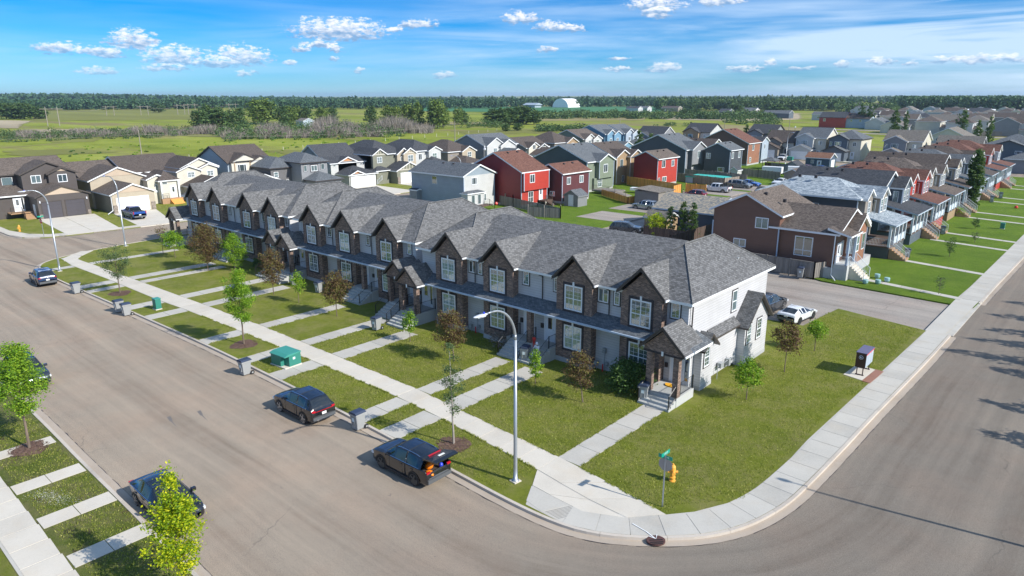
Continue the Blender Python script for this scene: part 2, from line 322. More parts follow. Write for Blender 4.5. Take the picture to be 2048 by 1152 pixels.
# --- foliage
leafmat('leaf_green', (0.05,0.12,0.01), (0.15,0.28,0.018), (0.32,0.44,0.03), 0.3); leafmat('leaf_yellow', (0.07,0.15,0.01), (0.27,0.38,0.012), (0.66,0.62,0.02), 0.35); leafmat('leaf_maroon', (0.05,0.028,0.02), (0.13,0.078,0.04), (0.21,0.21,0.055), 0.22)
leafmat('leaf_dark', (0.025,0.065,0.018), (0.075,0.14,0.035), (0.12,0.18,0.05)); leafmat('leaf_sage', (0.04,0.075,0.025), (0.10,0.15,0.06), None); leafmat('leaf_far', (0.03,0.065,0.025), (0.07,0.13,0.04), (0.12,0.18,0.05), 0.12)
leafmat('leaf_forest', (0.022,0.060,0.032), (0.052,0.115,0.055), (0.08,0.15,0.06), 0.1); leafmat('brush_grey', (0.09,0.08,0.065), (0.22,0.19,0.165), (0.32,0.29,0.25), 0.05); leafmat('leaf_bright', (0.05,0.13,0.01), (0.16,0.30,0.02), (0.30,0.42,0.03)); leafmat('grass_blade', (0.09,0.13,0.015), (0.25,0.29,0.04), (0.42,0.39,0.13), 0.35)
leafmat('leaf_poplar', (0.05,0.095,0.022), (0.12,0.185,0.04), (0.19,0.25,0.05), 0.15)

def lawn(n, b, dry=0.5, deep=(0.055,0.088,0.010), lite=(0.19,0.225,0.028), straw=(0.31,0.27,0.12), bt=0.69):
    p = POS(n)
    a = n.noise(p, 0.22, 5, 0.65); f1 = n.noise(p, 2.6, 4, 0.7); f2 = n.noise(p, 16, 3, 0.75); f3 = n.noise(p, 55, 2, 0.7)
    t = n.math('ADD', n.math('MULTIPLY', a, 0.42), n.math('MULTIPLY', f1, 0.30))
    t = n.math('ADD', t, n.math('MULTIPLY', f2, 0.22)); t = n.math('ADD', t, n.math('MULTIPLY', f3, 0.24))
    base = n.ramp(t, [(0.34, v4(deep)), (0.62, v4(lite)), (0.82, (lite[0]*1.6, lite[1]*1.35, lite[2]*1.6, 1))])
    d = n.math('MULTIPLY', n.rng(n.noise(n.vmath('ADD', p, (31,7,0)), 0.55, 6, 0.75), 0.42, 0.64), n.rng(f2, 0.3, 0.7, 0.35, 1.0))
    base = n.mix(n.math('MULTIPLY', d, dry), base, v4(straw))
    bare = n.math('MULTIPLY', n.rng(n.noise(n.vmath('ADD', p, (3,77,0)), 0.8, 5, 0.75), bt, bt+0.07), 0.8)
    base = n.mix(bare, base, (0.085,0.06,0.04,1))
    n.put(b.inputs['Base Color'], base)
    bump(n, b, n.math('ADD', n.math('MULTIPLY', f2, 0.5), n.math('MULTIPLY', f3, 0.8)), 1.0, 0.10)
mat('lawn', lambda n, b: lawn(n, b, 0.72), rough=0.9, spec=0.15)
mat('lawn_lush', lambda n, b: lawn(n, b, 0.12, (0.035,0.085,0.006), (0.115,0.195,0.014)), rough=0.9, spec=0.15)
mat('lawn_worn', lambda n, b: lawn(n, b, 0.95, (0.045,0.075,0.014), (0.13,0.165,0.03), (0.27,0.225,0.12), 0.58), rough=0.9, spec=0.15)
def asphalt(n, b, bend=True, c=(0.305,0.255,0.200), c2=(0.190,0.166,0.138)):
    p = POS(n); fine = n.noise(p, 26, 3, 0.8); g = n.noise(p, 0.14, 4, 0.6); m = n.noise(p, 1.2, 4, 0.6)
    sp_ = n.node('ShaderNodeSeparateXYZ'); n.put(sp_.inputs[0], p); X, Y, _z = sp_.outputs
    # wheel streaks run along the street, follow the bend round the corner and go on up the side street
    if bend:
        dx = n.math('MAXIMUM', n.math('ADD', X, 21.0), 0.0); dy = n.math('MAXIMUM', n.math('SUBTRACT', 34.0, Y), 0.0)
        s_ = n.math('SQRT', n.math('ADD', n.math('MULTIPLY', dx, dx), n.math('MULTIPLY', dy, dy)))
    else: s_ = Y
    al = n.math('ADD', X, Y)
    def streak(f, fa, sd):
        cb = n.node('ShaderNodeCombineXYZ'); n.put(cb.inputs[0], n.math('MULTIPLY', s_, f)); n.put(cb.inputs[1], n.math('MULTIPLY', al, fa)); cb.inputs[2].default_value = sd
        return n.noise(n.vmath('ADD', cb.outputs[0], n.vmath('MULTIPLY', n.noise(p, 0.05, 2, out=1), (1.2,0,0))), 1.0, 5, 0.6)
    st = streak(0.62, 0.018, 0.0); st2 = streak(1.9, 0.03, 7.0)
    t = n.math('ADD', n.math('MULTIPLY', st, 0.50), n.math('MULTIPLY', st2, 0.22)); t = n.math('ADD', t, n.math('MULTIPLY', g, 0.22)); t = n.math('ADD', t, n.math('MULTIPLY', m, 0.10))
    far = n.rng(n.math('ADD', X, n.math('MULTIPLY', n.math('SUBTRACT', g, 0.5), 14)), -30, -6, smooth=True) if bend else 0.0
    cc = n.mix(far, v4(c), v4(c2)); k = n.ramp(t, [(0.36, (0.66,0.63,0.61,1)), (0.5, (0.95,0.95,0.95,1)), (0.66, (1.24,1.22,1.19,1))])
    base = n.mix(1.0, cc, k, 'MULTIPLY')
    base = n.mix(n.math('MULTIPLY', n.rng(fine, 0.25, 0.75, -1, 1), 0.0), base, base)
    sp = n.mix(1.0, base, n.ramp(fine, [(0.25,(0.52,0.52,0.53,1)), (0.5,(1,1,1,1)), (0.75,(1.42,1.40,1.36,1))]), 'MULTIPLY')
    warm = n.rng(n.noise(n.vmath('ADD', p, (9,9,0)), 0.25, 3), 0.42, 0.66)
    sp = n.mix(n.math('MULTIPLY', warm, 0.30), sp, n.mix(1.0, sp, (1.10,0.93,0.86,1), 'MULTIPLY'))
    # sealed cracks
    vo = n.node('ShaderNodeTexVoronoi', feature='DISTANCE_TO_EDGE'); vo.inputs['Scale'].default_value = 0.075
    n.put(vo.inputs['Vector'], n.vmath('ADD', p, n.vmath('MULTIPLY', n.noise(p, 0.9, 4, out=1), (1.2,1.2,0))))
    cr = n.math('MULTIPLY', n.rng(vo.outputs['Distance'], 0.0, 0.0028, 1, 0), n.rng(n.noise(p, 0.11, 2), 0.50, 0.60))
    sp = n.mix(n.math('MULTIPLY', cr, 0.4), sp, (0.05,0.05,0.05,1))
    spot = n.math('MULTIPLY', n.rng(n.noise(n.vmath('ADD', p, (5,50,0)), 2.2, 3, 0.7), 0.68, 0.76), 0.38)
    sp = n.mix(spot, sp, (0.07,0.07,0.075,1))
    n.put(b.inputs['Base Color'], sp); bump(n, b, fine, 0.5, 0.012)
mat('asphalt', lambda n, b: asphalt(n, b), rough=0.9, spec=0.2)
mat('asphalt_lane', lambda n, b: asphalt(n, b, False, (0.30,0.272,0.243)), rough=0.9, spec=0.2)
mat('asphalt_patch', col=(0.15,0.135,0.125), rough=0.9)
def fieldmat(n, b):
    p = POS(n)
    a = n.noise(n.mapping(p, rot=(0,0,R_(41)), sc=(0.006,0.020,1)), 1.0, 6, 0.62); a2 = n.noise(p, 0.05, 5, 0.65); f = n.noise(p, 0.9, 4, 0.75)
    t = n.math('ADD', n.math('MULTIPLY', a, 0.5), n.math('MULTIPLY', a2, 0.35)); t = n.math('ADD', t, n.math('MULTIPLY', f, 0.22))
    base = n.ramp(t, [(0.38, (0.075,0.115,0.014,1)), (0.47, (0.165,0.20,0.024,1)), (0.57, (0.24,0.275,0.040,1)), (0.70, (0.34,0.35,0.08,1))])
    br = n.math('MULTIPLY', n.rng(n.noise(n.mapping(n.vmath('ADD', p, (90,20,0)), rot=(0,0,R_(41)), sc=(0.007,0.045,1)), 1.0, 6, 0.7), 0.50, 0.62), 0.85)
    base = n.mix(br, base, (0.22,0.175,0.09,1))
    n.put(b.inputs['Base Color'], base); bump(n, b, f, 0.8, 0.25)
mat('field', fieldmat, rough=0.95, spec=0.1)
def cropmat(name, c, k=1.12):
    def f(n, b):
        p = POS(n); g = n.noise(n.mapping(p, rot=(0,0,R_(41)), sc=(0.004,0.03,1)), 1.0, 5, 0.6)
        n.put(b.inputs['Base Color'], n.ramp(g, [(0.3, sc3(c,0.8)), (0.7, sc3(c,k))]))
    return mat(name, f, rough=0.95, spec=0.1)
cropmat('crop_teal', (0.07,0.19,0.085)); cropmat('crop_straw', (0.25,0.215,0.10), 1.3); cropmat('crop_olive', (0.20,0.205,0.055)); cropmat('reed_tan', (0.36,0.30,0.20), 1.25); cropmat('dirt_pale', (0.36,0.31,0.24), 1.2); cropmat('far_green', (0.035,0.065,0.03))
# ------------------------------------------------------------------ mesh helpers
ZV = Vector((0,0,1))
def meta(o, label=None, cat=None, group=None, kind=None, category=None):
    cat = cat or category
    if label: o['label'] = label
    if cat: o['category'] = cat
    if group: o['group'] = group
    if kind: o['kind'] = kind
    return o
def empty(name, loc, label=None, cat=None, group=None, rz=0.0):
    o = D.objects.new(name, None); C.objects.link(o); o.location = loc; o.rotation_euler = (0,0,rz)
    o.empty_display_size = 0.3
    return meta(o, label, cat, group)
class MB:
    def __init__(s): s.v = []; s.f = []; s.m = []
    def poly(s, pts, mi=0):
        k = len(s.v); s.v += [tuple(p) for p in pts]; s.f.append(tuple(range(k, k+len(pts)))); s.m.append(mi)
    def box(s, x0, x1, y0, y1, z0, z1, mi=0, skip=''):
        k = len(s.v)
        s.v += [(x0,y0,z0),(x1,y0,z0),(x1,y1,z0),(x0,y1,z0),(x0,y0,z1),(x1,y0,z1),(x1,y1,z1),(x0,y1,z1)]
        fs = {'b':(0,3,2,1),'t':(4,5,6,7),'f':(0,1,5,4),'r':(1,2,6,5),'k':(2,3,7,6),'l':(3,0,4,7)}
        for q, f in fs.items():
            if q in skip: continue
            s.f.append(tuple(k+i for i in f)); s.m.append(mi)
        return s
    def prism(s, poly, z0, z1, mt=0, ms=None, bottom=False):
        ms = mt if ms is None else ms; k = len(s.v); n = len(poly)
        s.v += [(p[0],p[1],z0) for p in poly] + [(p[0],p[1],z1) for p in poly]
        s.f.append(tuple(k+n+i for i in range(n))); s.m.append(mt)
        for i in range(n):
            j = (i+1) % n; s.f.append((k+i,k+j,k+n+j,k+n+i)); s.m.append(ms)
        if bottom: s.f.append(tuple(k+i for i in reversed(range(n)))); s.m.append(ms)
        return s
    def extr(s, prof, axis, a0, a1, mats=None, cap=0):
        """profile of (u,z) points swept along axis x (u=y) or y (u=x); mats per side edge"""
        n = len(prof); k = len(s.v)
        for a in (a0, a1):
            for u, z in prof: s.v.append((a,u,z) if axis == 'x' else (u,a,z))
        for i in range(n):
            j = (i+1) % n; f = (k+i,k+n+i,k+n+j,k+j)
            s.f.append(f if axis == 'y' else f[::-1]); s.m.append(mats[i] if mats else 0)
        f0 = tuple(k+i for i in range(n)); f1 = tuple(k+n+i for i in reversed(range(n)))
        s.f.append(f0 if axis == 'y' else f0[::-1]); s.m.append(cap); s.f.append(f1 if axis == 'y' else f1[::-1]); s.m.append(cap)
        return s
    def tube(s, p0, p1, r0, r1=None, n=8, mi=0, caps=True):
        r1 = r0 if r1 is None else r1; p0 = Vector(p0); p1 = Vector(p1); d = (p1-p0)
        if d.length < 1e-6: return s
        d.normalize(); a = d.cross(ZV if abs(d.z) < 0.9 else Vector((1,0,0))).normalized(); b = d.cross(a); k = len(s.v)
        for p, r in ((p0,r0),(p1,r1)):
            for i in range(n):
                t = 2*math.pi*i/n; s.v.append(tuple(p + a*(r*math.cos(t)) + b*(r*math.sin(t))))
        for i in range(n):
            j = (i+1) % n; s.f.append((k+i,k+n+i,k+n+j,k+j)); s.m.append(mi)
        if caps: s.f.append(tuple(k+i for i in range(n))); s.m.append(mi); s.f.append(tuple(k+n+i for i in reversed(range(n)))); s.m.append(mi)
        return s
    def path(s, pts, rs, n=8, mi=0):
        for i in range(len(pts)-1): s.tube(pts[i], pts[i+1], rs[i] if hasattr(rs,'__len__') else rs, rs[i+1] if hasattr(rs,'__len__') else rs, n, mi, caps=(i in (0, len(pts)-2)))
        return s
    def lathe(s, prof, cx, cy, n=14, mi=0):
        k = len(s.v); m = len(prof)
        for r, z in prof:
            for i in range(n):
                t = 2*math.pi*i/n; s.v.append((cx+r*math.cos(t), cy+r*math.sin(t), z))
        for q in range(m-1):
            for i in range(n):
                j = (i+1) % n; s.f.append((k+q*n+i,k+q*n+j,k+(q+1)*n+j,k+(q+1)*n+i)); s.m.append(mi)
        s.f.append(tuple(k+i for i in reversed(range(n)))); s.m.append(mi); s.f.append(tuple(k+(m-1)*n+i for i in range(n))); s.m.append(mi)
        return s
    def mesh(s, name, mats, smooth=False, origin=(0,0,0)):
        me = D.meshes.new(name)
        ox, oy, oz = origin
        vv = [(a-ox,b-oy,c-oz) for a,b,c in s.v] if origin != (0,0,0) else s.v
        me.from_pydata(vv, [], s.f)
        for m_ in mats: me.materials.append(M[m_])
        me.polygons.foreach_set('material_index', s.m)
        if smooth: me.polygons.foreach_set('use_smooth', [True]*len(s.f))
        boxuv(me, s.v); me.update(); return me
    def build(s, name, mats, parent=None, smooth=False, origin=None, **tags):
        """world-coordinate geometry; a part's data is stored relative to its thing"""
        if isinstance(mats, str): mats = [mats]
        if origin is None: origin = worg(parent)
        o = D.objects.new(name, s.mesh(name, mats, smooth, origin)); C.objects.link(o)
        if parent: o.parent = parent
        else: o.location = origin
        return meta(o, **tags)
WL = {}
def worg(p):
    v = Vector((0,0,0))
    while p is not None: v = v + p.location; p = p.parent
    return tuple(v)
def boxuv(me, v):
    uvl = me.uv_layers.new(name='UVMap'); n = len(me.loops)
    uv = np.empty((n,2), dtype=np.float32); V = v
    for p in me.polygons:
        nx, ny, nz = p.normal; h = math.hypot(nx, ny)
        if h < 0.05: ux, uy, uz = 1.0, 0.0, 0.0
        else: ux, uy, uz = -ny/h, nx/h, 0.0
        wx, wy, wz = ny*uz-nz*uy, nz*ux-nx*uz, nx*uy-ny*ux
        for li in p.loop_indices:
            q = V[me.loops[li].vertex_index]
            uv[li,0] = q[0]*ux+q[1]*uy; uv[li,1] = q[0]*wx+q[1]*wy+q[2]*wz
    uvl.data.foreach_set('uv', uv.ravel())
def put(me, name, parent=None, loc=(0,0,0), rz=0.0, sc=None, **tags):
    o = D.objects.new(name, me); C.objects.link(o)
    if parent: o.parent = parent
    o.location = loc; o.rotation_euler = (0,0,rz)
    if sc: o.scale = sc
    return meta(o, **tags)
def kids(o): return [c for c in CH.get(o.name, [])]
CH = {}
def copy_thing(root, loc, rz=None, label=None, group=None, sc=None):
    r = root.copy(); C.objects.link(r); r.location = loc
    if rz is not None: r.rotation_euler = (0,0,rz)
    if sc: r.scale = sc
    if label: r['label'] = label
    if group: r['group'] = group
    def rec(src, dst):
        for ch in src.children:
            c = ch.copy(); C.objects.link(c); c.parent = dst; rec(ch, c)
    rec(root, r); return r
def structure(name, mb, mats, **k): return mb.build(name, mats, kind='structure', **k)

# ------------------------------------------------------------------ windows and doors (local: face looks to -Y, origin at bottom centre)
FACE = {'-Y': 0.0, '+X': R_(90), '+Y': R_(180), '-X': R_(-90)}
WC = {}
def win_meshes(w, h, style, trim, glass):
    key = (round(w,2), round(h,2), style, trim, glass)
    if key in WC: return WC[key]
    f = MB(); t = 0.10 if w > 0.9 else 0.075
    if 'n' in style: t = 0.05
    def bar(x0, x1, z0, z1, y=-0.055): f.box(x0, x1, y, 0.02, z0, z1)
    bar(-w/2, w/2, 0, t); bar(-w/2, w/2, h-t, h); bar(-w/2, -w/2+t, t, h-t); bar(w/2-t, w/2, t, h-t)
    if 'v' in style: bar(-0.035, 0.035, t, h-t, -0.045)
    if 'V' in style: bar(-w/4-0.03, -w/4+0.03, t, h-t, -0.045); bar(w/4-0.03, w/4+0.03, t, h-t, -0.045)
    if 'h' in style: bar(-w/2+t, w/2-t, h*0.47-0.03, h*0.47+0.03, -0.043)
    if 'l' in style: bar(-w/2+t, w/2-t, h*0.30-0.03, h*0.30+0.03, -0.043)
    if 'g' in style:
        nx = 4 if w > 1.2 else 2
        for i in range(1, nx):
            if 'v' in style and i*2 == nx: continue
            x = -w/2 + w*i/nx; f.box(x-0.008, x+0.008, -0.034, -0.022, t, h-t)
        for z in (h*0.24, h*0.62, h*0.78): f.box(-w/2+t, w/2-t, -0.034, -0.022, z-0.008, z+0.008)
    g = MB(); g.poly([(-w/2+t*0.8,-0.02,t*0.8),(w/2-t*0.8,-0.02,t*0.8),(w/2-t*0.8,-0.02,h-t*0.8),(-w/2+t*0.8,-0.02,h-t*0.8)])
    WC[key] = (f.mesh('window', [trim]), g.mesh('pane', [glass])); return WC[key]
def window(par, face, c, u, z, w, h, style='v', trim='trim_white', glass='glass', surround=None):
    """c: plane coordinate, u: centre along the wall, z: sill height"""
    o = Vector(WL.get(par.name, par.location))
    p = Vector((u, c, z)) if face in ('-Y','+Y') else Vector((c, u, z))
    fm, gm = win_meshes(w, h, style, trim, glass)
    wo = put(fm, 'window', par, p-o, FACE[face]); put(gm, 'pane', wo)
    if surround:
        key = ('sur', w, h, surround)
        if key not in WC:
            m_ = MB(); a = 0.17 if w > 1.2 else 0.08; y = -0.035
            m_.box(-w/2-a,-w/2,y,0.01,-a,h+a); m_.box(w/2,w/2+a,y,0.01,-a,h+a); m_.box(-w/2,w/2,y,0.01,h,h+a); m_.box(-w/2,w/2,y,0.01,-a,0)
            WC[key] = m_.mesh('window_surround', [surround])
        put(WC[key], 'window_surround', wo)
    return wo
def door(par, face, c, u, z, w=0.95, h=2.05, m_='door_white', lite=True, side=False):
    o = Vector(WL.get(par.name, par.location)); p = Vector((u, c, z)) if face in ('-Y','+Y') else Vector((c, u, z))
    key = ('door', w, h, m_, lite, side)
    if key not in WC:
        d = MB(); d.box(-w/2,w/2,-0.03,0.02,0,h)
        fr = MB(); t = 0.09; fr.box(-w/2-t,-w/2,-0.06,0.02,0,h+t); fr.box(w/2,w/2+t,-0.06,0.02,0,h+t); fr.box(-w/2,w/2,-0.06,0.02,h,h+t)
        if side: fr.box(w/2+t+0.25,w/2+2*t+0.25,-0.06,0.02,0,h+t); fr.box(w/2+t,w/2+t+0.25,-0.03,0.0,0,0.3); fr.box(w/2+t,w/2+t+0.25,-0.05,0.02,h,h+t)
        for q in (0.25,): d.box(-w*0.3,w*0.3,-0.042,-0.03,q,0.85)
        g = MB(); g.box(-w*0.2,w*0.2,-0.04,-0.03,1.0,h-0.2)
        if side: g.box(w/2+t,w/2+t+0.25,-0.02,0,0.3,h)
        hd = MB(); hd.lathe([(0.0,0),(0.03,0.005),(0.035,0.03),(0.0,0.05)], w*0.38, -0.07, 8)
        hd.v = [(x,y,zz+0.98) for x,y,zz in hd.v]
        WC[key] = (d.mesh('door',[m_]), fr.mesh('door_frame',['trim_white']), g.mesh('door_glass',['glass_dark']), hd.mesh('handle',['chrome']))
    a, b_, g_, h_ = WC[key]; do = put(a, 'door', par, p-o, FACE[face]); put(b_, 'door_frame', do)
    if lite: put(g_, 'door_glass', do)
    put(h_, 'handle', do); return do
def garage_door(par, face, c, u, z, w, h=2.15, m_='garage_white', trim='trim_white'):
    o = Vector(WL.get(par.name, par.location)); p = Vector((u, c, z)) if face in ('-Y','+Y') else Vector((c, u, z))
    key = ('gar', w, h, m_, trim)
    if key not in WC:
        n = 4; nx = max(2, int(w/0.62)); sec = []
        for i in range(n):
            s_ = MB(); z0 = h*i/n; z1 = h*(i+1)/n - 0.02; s_.box(-w/2,w/2,-0.015,0.02,z0,z1)
            for j in range(nx):
                x0 = -w/2+w*(j+0.12)/nx; x1 = -w/2+w*(j+0.88)/nx; s_.box(x0,x1,-0.032,-0.015,z0+0.1,z1-0.08)
            sec.append(s_.mesh('door_section',[m_]))
        fr = MB(); t = 0.12; fr.box(-w/2-t,-w/2,-0.06,0.02,0,h+t); fr.box(w/2,w/2+t,-0.06,0.02,0,h+t); fr.box(-w/2,w/2,-0.06,0.02,h,h+t)
        WC[key] = (fr.mesh('garage_door', [trim]), sec)
    fm, sec = WC[key]; do = put(fm, 'garage_door', par, p-o, FACE[face])
    for s_ in sec: put(s_, 'door_section', do)
    return do

# ------------------------------------------------------------------ roofs and walls
def gable_roof(mb, ax, x0, x1, y0, y1, ze, pitch, oh=0.45, t=0.2, gap=0.35, side=(1,1), peakoff=0.0):
    """closed solid: shingled top (0), trim edges (1). ze = height of the eave edge (top)."""
    a0, a1 = (y0, y1) if ax == 'x' else (x0, x1); b0, b1 = (x0, x1) if ax == 'x' else (y0, y1)
    e0, e1 = a0-oh, a1+oh; mid = (a0+a1)/2 + peakoff; zr = ze + (mid-e0)*pitch; z1e = zr-(e1-mid)*pitch
    prof = [(e0, ze-t), (e0, ze), (mid, zr), (e1, z1e), (e1, z1e-t), (mid, zr-t*1.15)]
    if ax == 'y': prof_m = [1,0,0,1,1,1]
    else: prof_m = [1,0,0,1,1,1]
    mb.extr(prof, ax, b0-gap*side[0], b1+gap*side[1], prof_m, cap=1)
    return zr
def gable_wall(mb, ax, x0, x1, y0, y1, z0, ze, pitch, oh=0.45, t=0.2, mi=0):
    a0, a1 = (y0, y1) if ax == 'x' else (x0, x1); b0, b1 = (x0, x1) if ax == 'x' else (y0, y1)
    mid = (a0+a1)/2; zw = ze + oh*pitch - t*1.08; zr = ze+(mid-a0+oh)*pitch - t*1.2
    mb.extr([(a0,z0),(a0,zw),(mid,zr),(a1,zw),(a1,z0)], ax, b0, b1, [mi]*5, cap=mi)
def hip_roof(mb, x0, x1, y0, y1, ze, pitch, oh=0.45, t=0.18, ax=None, pend=None):
    X0,X1,Y0,Y1 = x0-oh,x1+oh,y0-oh,y1+oh; w, d = X1-X0, Y1-Y0
    ax = ax or ('x' if w >= d else 'y'); pend = pend or pitch
    if ax == 'x': h = d/2*pitch; r = h/pend; r0 = (X0+r,(Y0+Y1)/2); r1 = (X1-r,(Y0+Y1)/2)
    else: h = w/2*pitch; r = h/pend; r0 = ((X0+X1)/2,Y0+r); r1 = ((X0+X1)/2,Y1-r)
    zr = ze+h; A,B_,C_,D_ = (X0,Y0,ze),(X1,Y0,ze),(X1,Y1,ze),(X0,Y1,ze); P,Q = (*r0,zr),(*r1,zr)
    if ax == 'x': fs = [(A,B_,Q,P),(B_,C_,Q),(C_,D_,P,Q),(D_,A,P)]
    else: fs = [(A,B_,P),(B_,C_,Q,P),(C_,D_,Q),(D_,A,P,Q)]
    for f in fs: mb.poly(f, 0)
    L_ = [(X0,Y0,ze-t),(X1,Y0,ze-t),(X1,Y1,ze-t),(X0,Y1,ze-t)]; U = [A,B_,C_,D_]
    for i in range(4): j = (i+1) % 4; mb.poly([L_[i],L_[j],U[j],U[i]], 1)
    mb.poly([L_[3],L_[2],L_[1],L_[0]], 1)
    return zr
class House:
    def __init__(s, name, loc, label, cat='house', group=None):
        s.o = empty(name, (loc[0], loc[1], 0), label, cat, group); s.loc = Vector((loc[0], loc[1], 0))
    def sec(s, kind, x0, x1, y0, y1, ze, pitch, wall, roof, trim='trim_white', z0=-0.1, oh=0.45, gap=0.35, side=(1,1), noroof=False, gcol=None, ax=None):
        w = MB()
        if kind == 'hip': w.box(x0,x1,y0,y1,z0,ze-0.1, 0, skip='b')
        else: gable_wall(w, kind[1], x0,x1,y0,y1,z0,ze,pitch,oh)
        w.build('wall', [wall], s.o)
        r = MB()
        if kind == 'hip': zr = hip_roof(r, x0,x1,y0,y1,ze,pitch,oh,ax=ax)
        else: zr = gable_roof(r, kind[1], x0,x1,y0,y1,ze,pitch,oh,gap=gap,side=side)
        r.build('roof', [roof, trim], s.o); return zr
    def part(s, name, mb, mats): return mb.build(name, mats, s.o)
    def win(s, *a, **k): return window(s.o, *a, **k)
    def corner_boards(s, pts, z0, z1, trim='trim_white'):
        for (x, y) in pts:
            m_ = MB(); m_.box(x-0.06,x+0.06,y-0.06,y+0.06,z0,z1); m_.build('corner_board', [trim], s.o)
    def found(s, x0, x1, y0, y1, z=0.35):
        m_ = MB(); m_.box(x0-0.02,x1+0.02,y0-0.02,y1+0.02,-0.2,z,skip='b'); m_.build('foundation', ['foundation'], s.o)
    def vents(s, pts):
        for (x, y, z) in pts:
            m_ = MB(); m_.box(x-0.16,x+0.16,y-0.16,y+0.16,z-0.2,z+0.16); m_.build('roof_vent', ['trim_dark'], s.o)

def railing(par, pts, mname='rail_black', h=0.92, step=0.13, name='railing', r=0.02):
    """pts: list of (x,y,z) along the base; posts at the points, balusters between"""
    m_ = MB()
    for i, p in enumerate(pts): m_.box(p[0]-r*1.4,p[0]+r*1.4,p[1]-r*1.4,p[1]+r*1.4,p[2],p[2]+h+0.03)
    for a, b in zip(pts[:-1], pts[1:]):
        a = Vector(a); b = Vector(b)
        for hh in (0.1, h): m_.tube(a+ZV*hh, b+ZV*hh, r, r, 4)
        L_ = (Vector((b.x-a.x,b.y-a.y,0))).length; n = max(1, int(L_/step))
        for k in range(1, n):
            q = a.lerp(b, k/n); m_.tube(q+ZV*0.1, q+ZV*h, r*0.5, r*0.5, 4, caps=False)
    return m_.build(name, [mname], par)
def stairs(par, x0, x1, y0, y1, ztop, n, axis='-Y', mname='concrete_step', zb=0.0):
    """steps going down from (axis side of) a landing; y0 = foot, y1 = landing edge for -Y; for +X, x0 = landing edge, x1 = foot"""
    for i in range(n):
        m_ = MB(); z1 = ztop*(i+1)/(n+1) ; z0 = zb-0.1
        if axis == '-Y':
            a = y0+(y1-y0)*i/n; b = y0+(y1-y0)*(i+1)/n + (0 if i < n-1 else -0.003)
            m_.box(x0,x1,a,b,z0,z1)
        else:
            a = x1-(x1-x0)*(i+1)/n; b = x1-(x1-x0)*i/n; m_.box(a+(0.003 if i == n-1 else 0),b,y0,y1,z0,z1)
        m_.build('step', [mname], par)
# ------------------------------------------------------------------ ground, roads, pavements
def sheet(name, polys, z, mats, **k):
    m_ = MB()
    for p in polys: m_.poly([(x,y,z) for x,y in p])
    return m_.build(name, mats, kind='structure', **k)
sheet('ground', [[(-9000,-3000),(7000,-3000),(7000,12000),(-9000,12000)]], -0.20, ['field'])
ROADZ = -0.12
sheet('street', [[(-175,-14),(14,-14),(14,23.5),(-8.0,23.5),(-14,28),(-100,28),(-175,28)]], ROADZ, ['asphalt'], label='wide asphalt residential street along the townhouse fronts')
sheet('side_street', [[(-16,20),(14,20),(14,420),(-6.5,420),(-7.2,204),(-8.7,78),(-9.2,60),(-12,50),(-16,40)]], ROADZ-0.004, ['asphalt'], label='asphalt street along the right of the corner lawn')
sheet('far_street', [[(-124,23),(-94,23),(-94,245),(-124,245)]], ROADZ-0.008, ['asphalt'], label='asphalt street in front of the garages beyond the townhouses')
sheet('lane', [[(-101,56),(-8,56),(-8,78),(-41,78),(-41,232),(-60,232),(-60,78),(-101,78)]], ROADZ-0.012, ['asphalt_lane'], label='asphalt lane and parking behind the townhouses')
sheet('crossing_street', [[(-124,205),(-8,205),(-8,217),(-124,217)]], ROADZ-0.0105, ['asphalt'], label='asphalt street in front of the far white garages')

def off_in(P, d):
    """offset an open polyline to its left by d"""
    out = []; n = len(P)
    for i in range(n):
        a = Vector(P[max(i-1,0)]); b = Vector(P[i]); c = Vector(P[min(i+1,n-1)])
        t = (c-a).normalized(); nrm = Vector((-t.y, t.x)); out.append((b.x+nrm.x*d, b.y+nrm.y*d))
    return out
def resamp(P, step):
    P = [Vector(p) for p in P]; L = [0]
    for a, b in zip(P[:-1], P[1:]): L.append(L[-1]+(b-a).length)
    n = max(1, round(L[-1]/step)); out = []; j = 0
    for k in range(n+1):
        s_ = L[-1]*k/n
        while j < len(L)-2 and L[j+1] < s_: j += 1
        f = (s_-L[j])/max(1e-9, L[j+1]-L[j]); q = P[j].lerp(P[j+1], f); out.append((q.x,q.y))
    return out
def smooth(P, it=2):
    for _ in range(it):
        Q = [P[0]]
        for a, b in zip(P[:-1], P[1:]): Q += [(a[0]*.75+b[0]*.25, a[1]*.75+b[1]*.25), (a[0]*.25+b[0]*.75, a[1]*.25+b[1]*.75)]
        P = Q + [P[-1]]
    return P
def ribbon(name, A, B, z0, z1, mats, seg=None, gap=0.0, **k):
    """solid ribbon between two polylines with equal counts"""
    m_ = MB()
    for i in range(len(A)-1):
        m_.prism([A[i],A[i+1],B[i+1],B[i]], z0, z1)
    return m_.build(name, mats, kind='structure', **k)
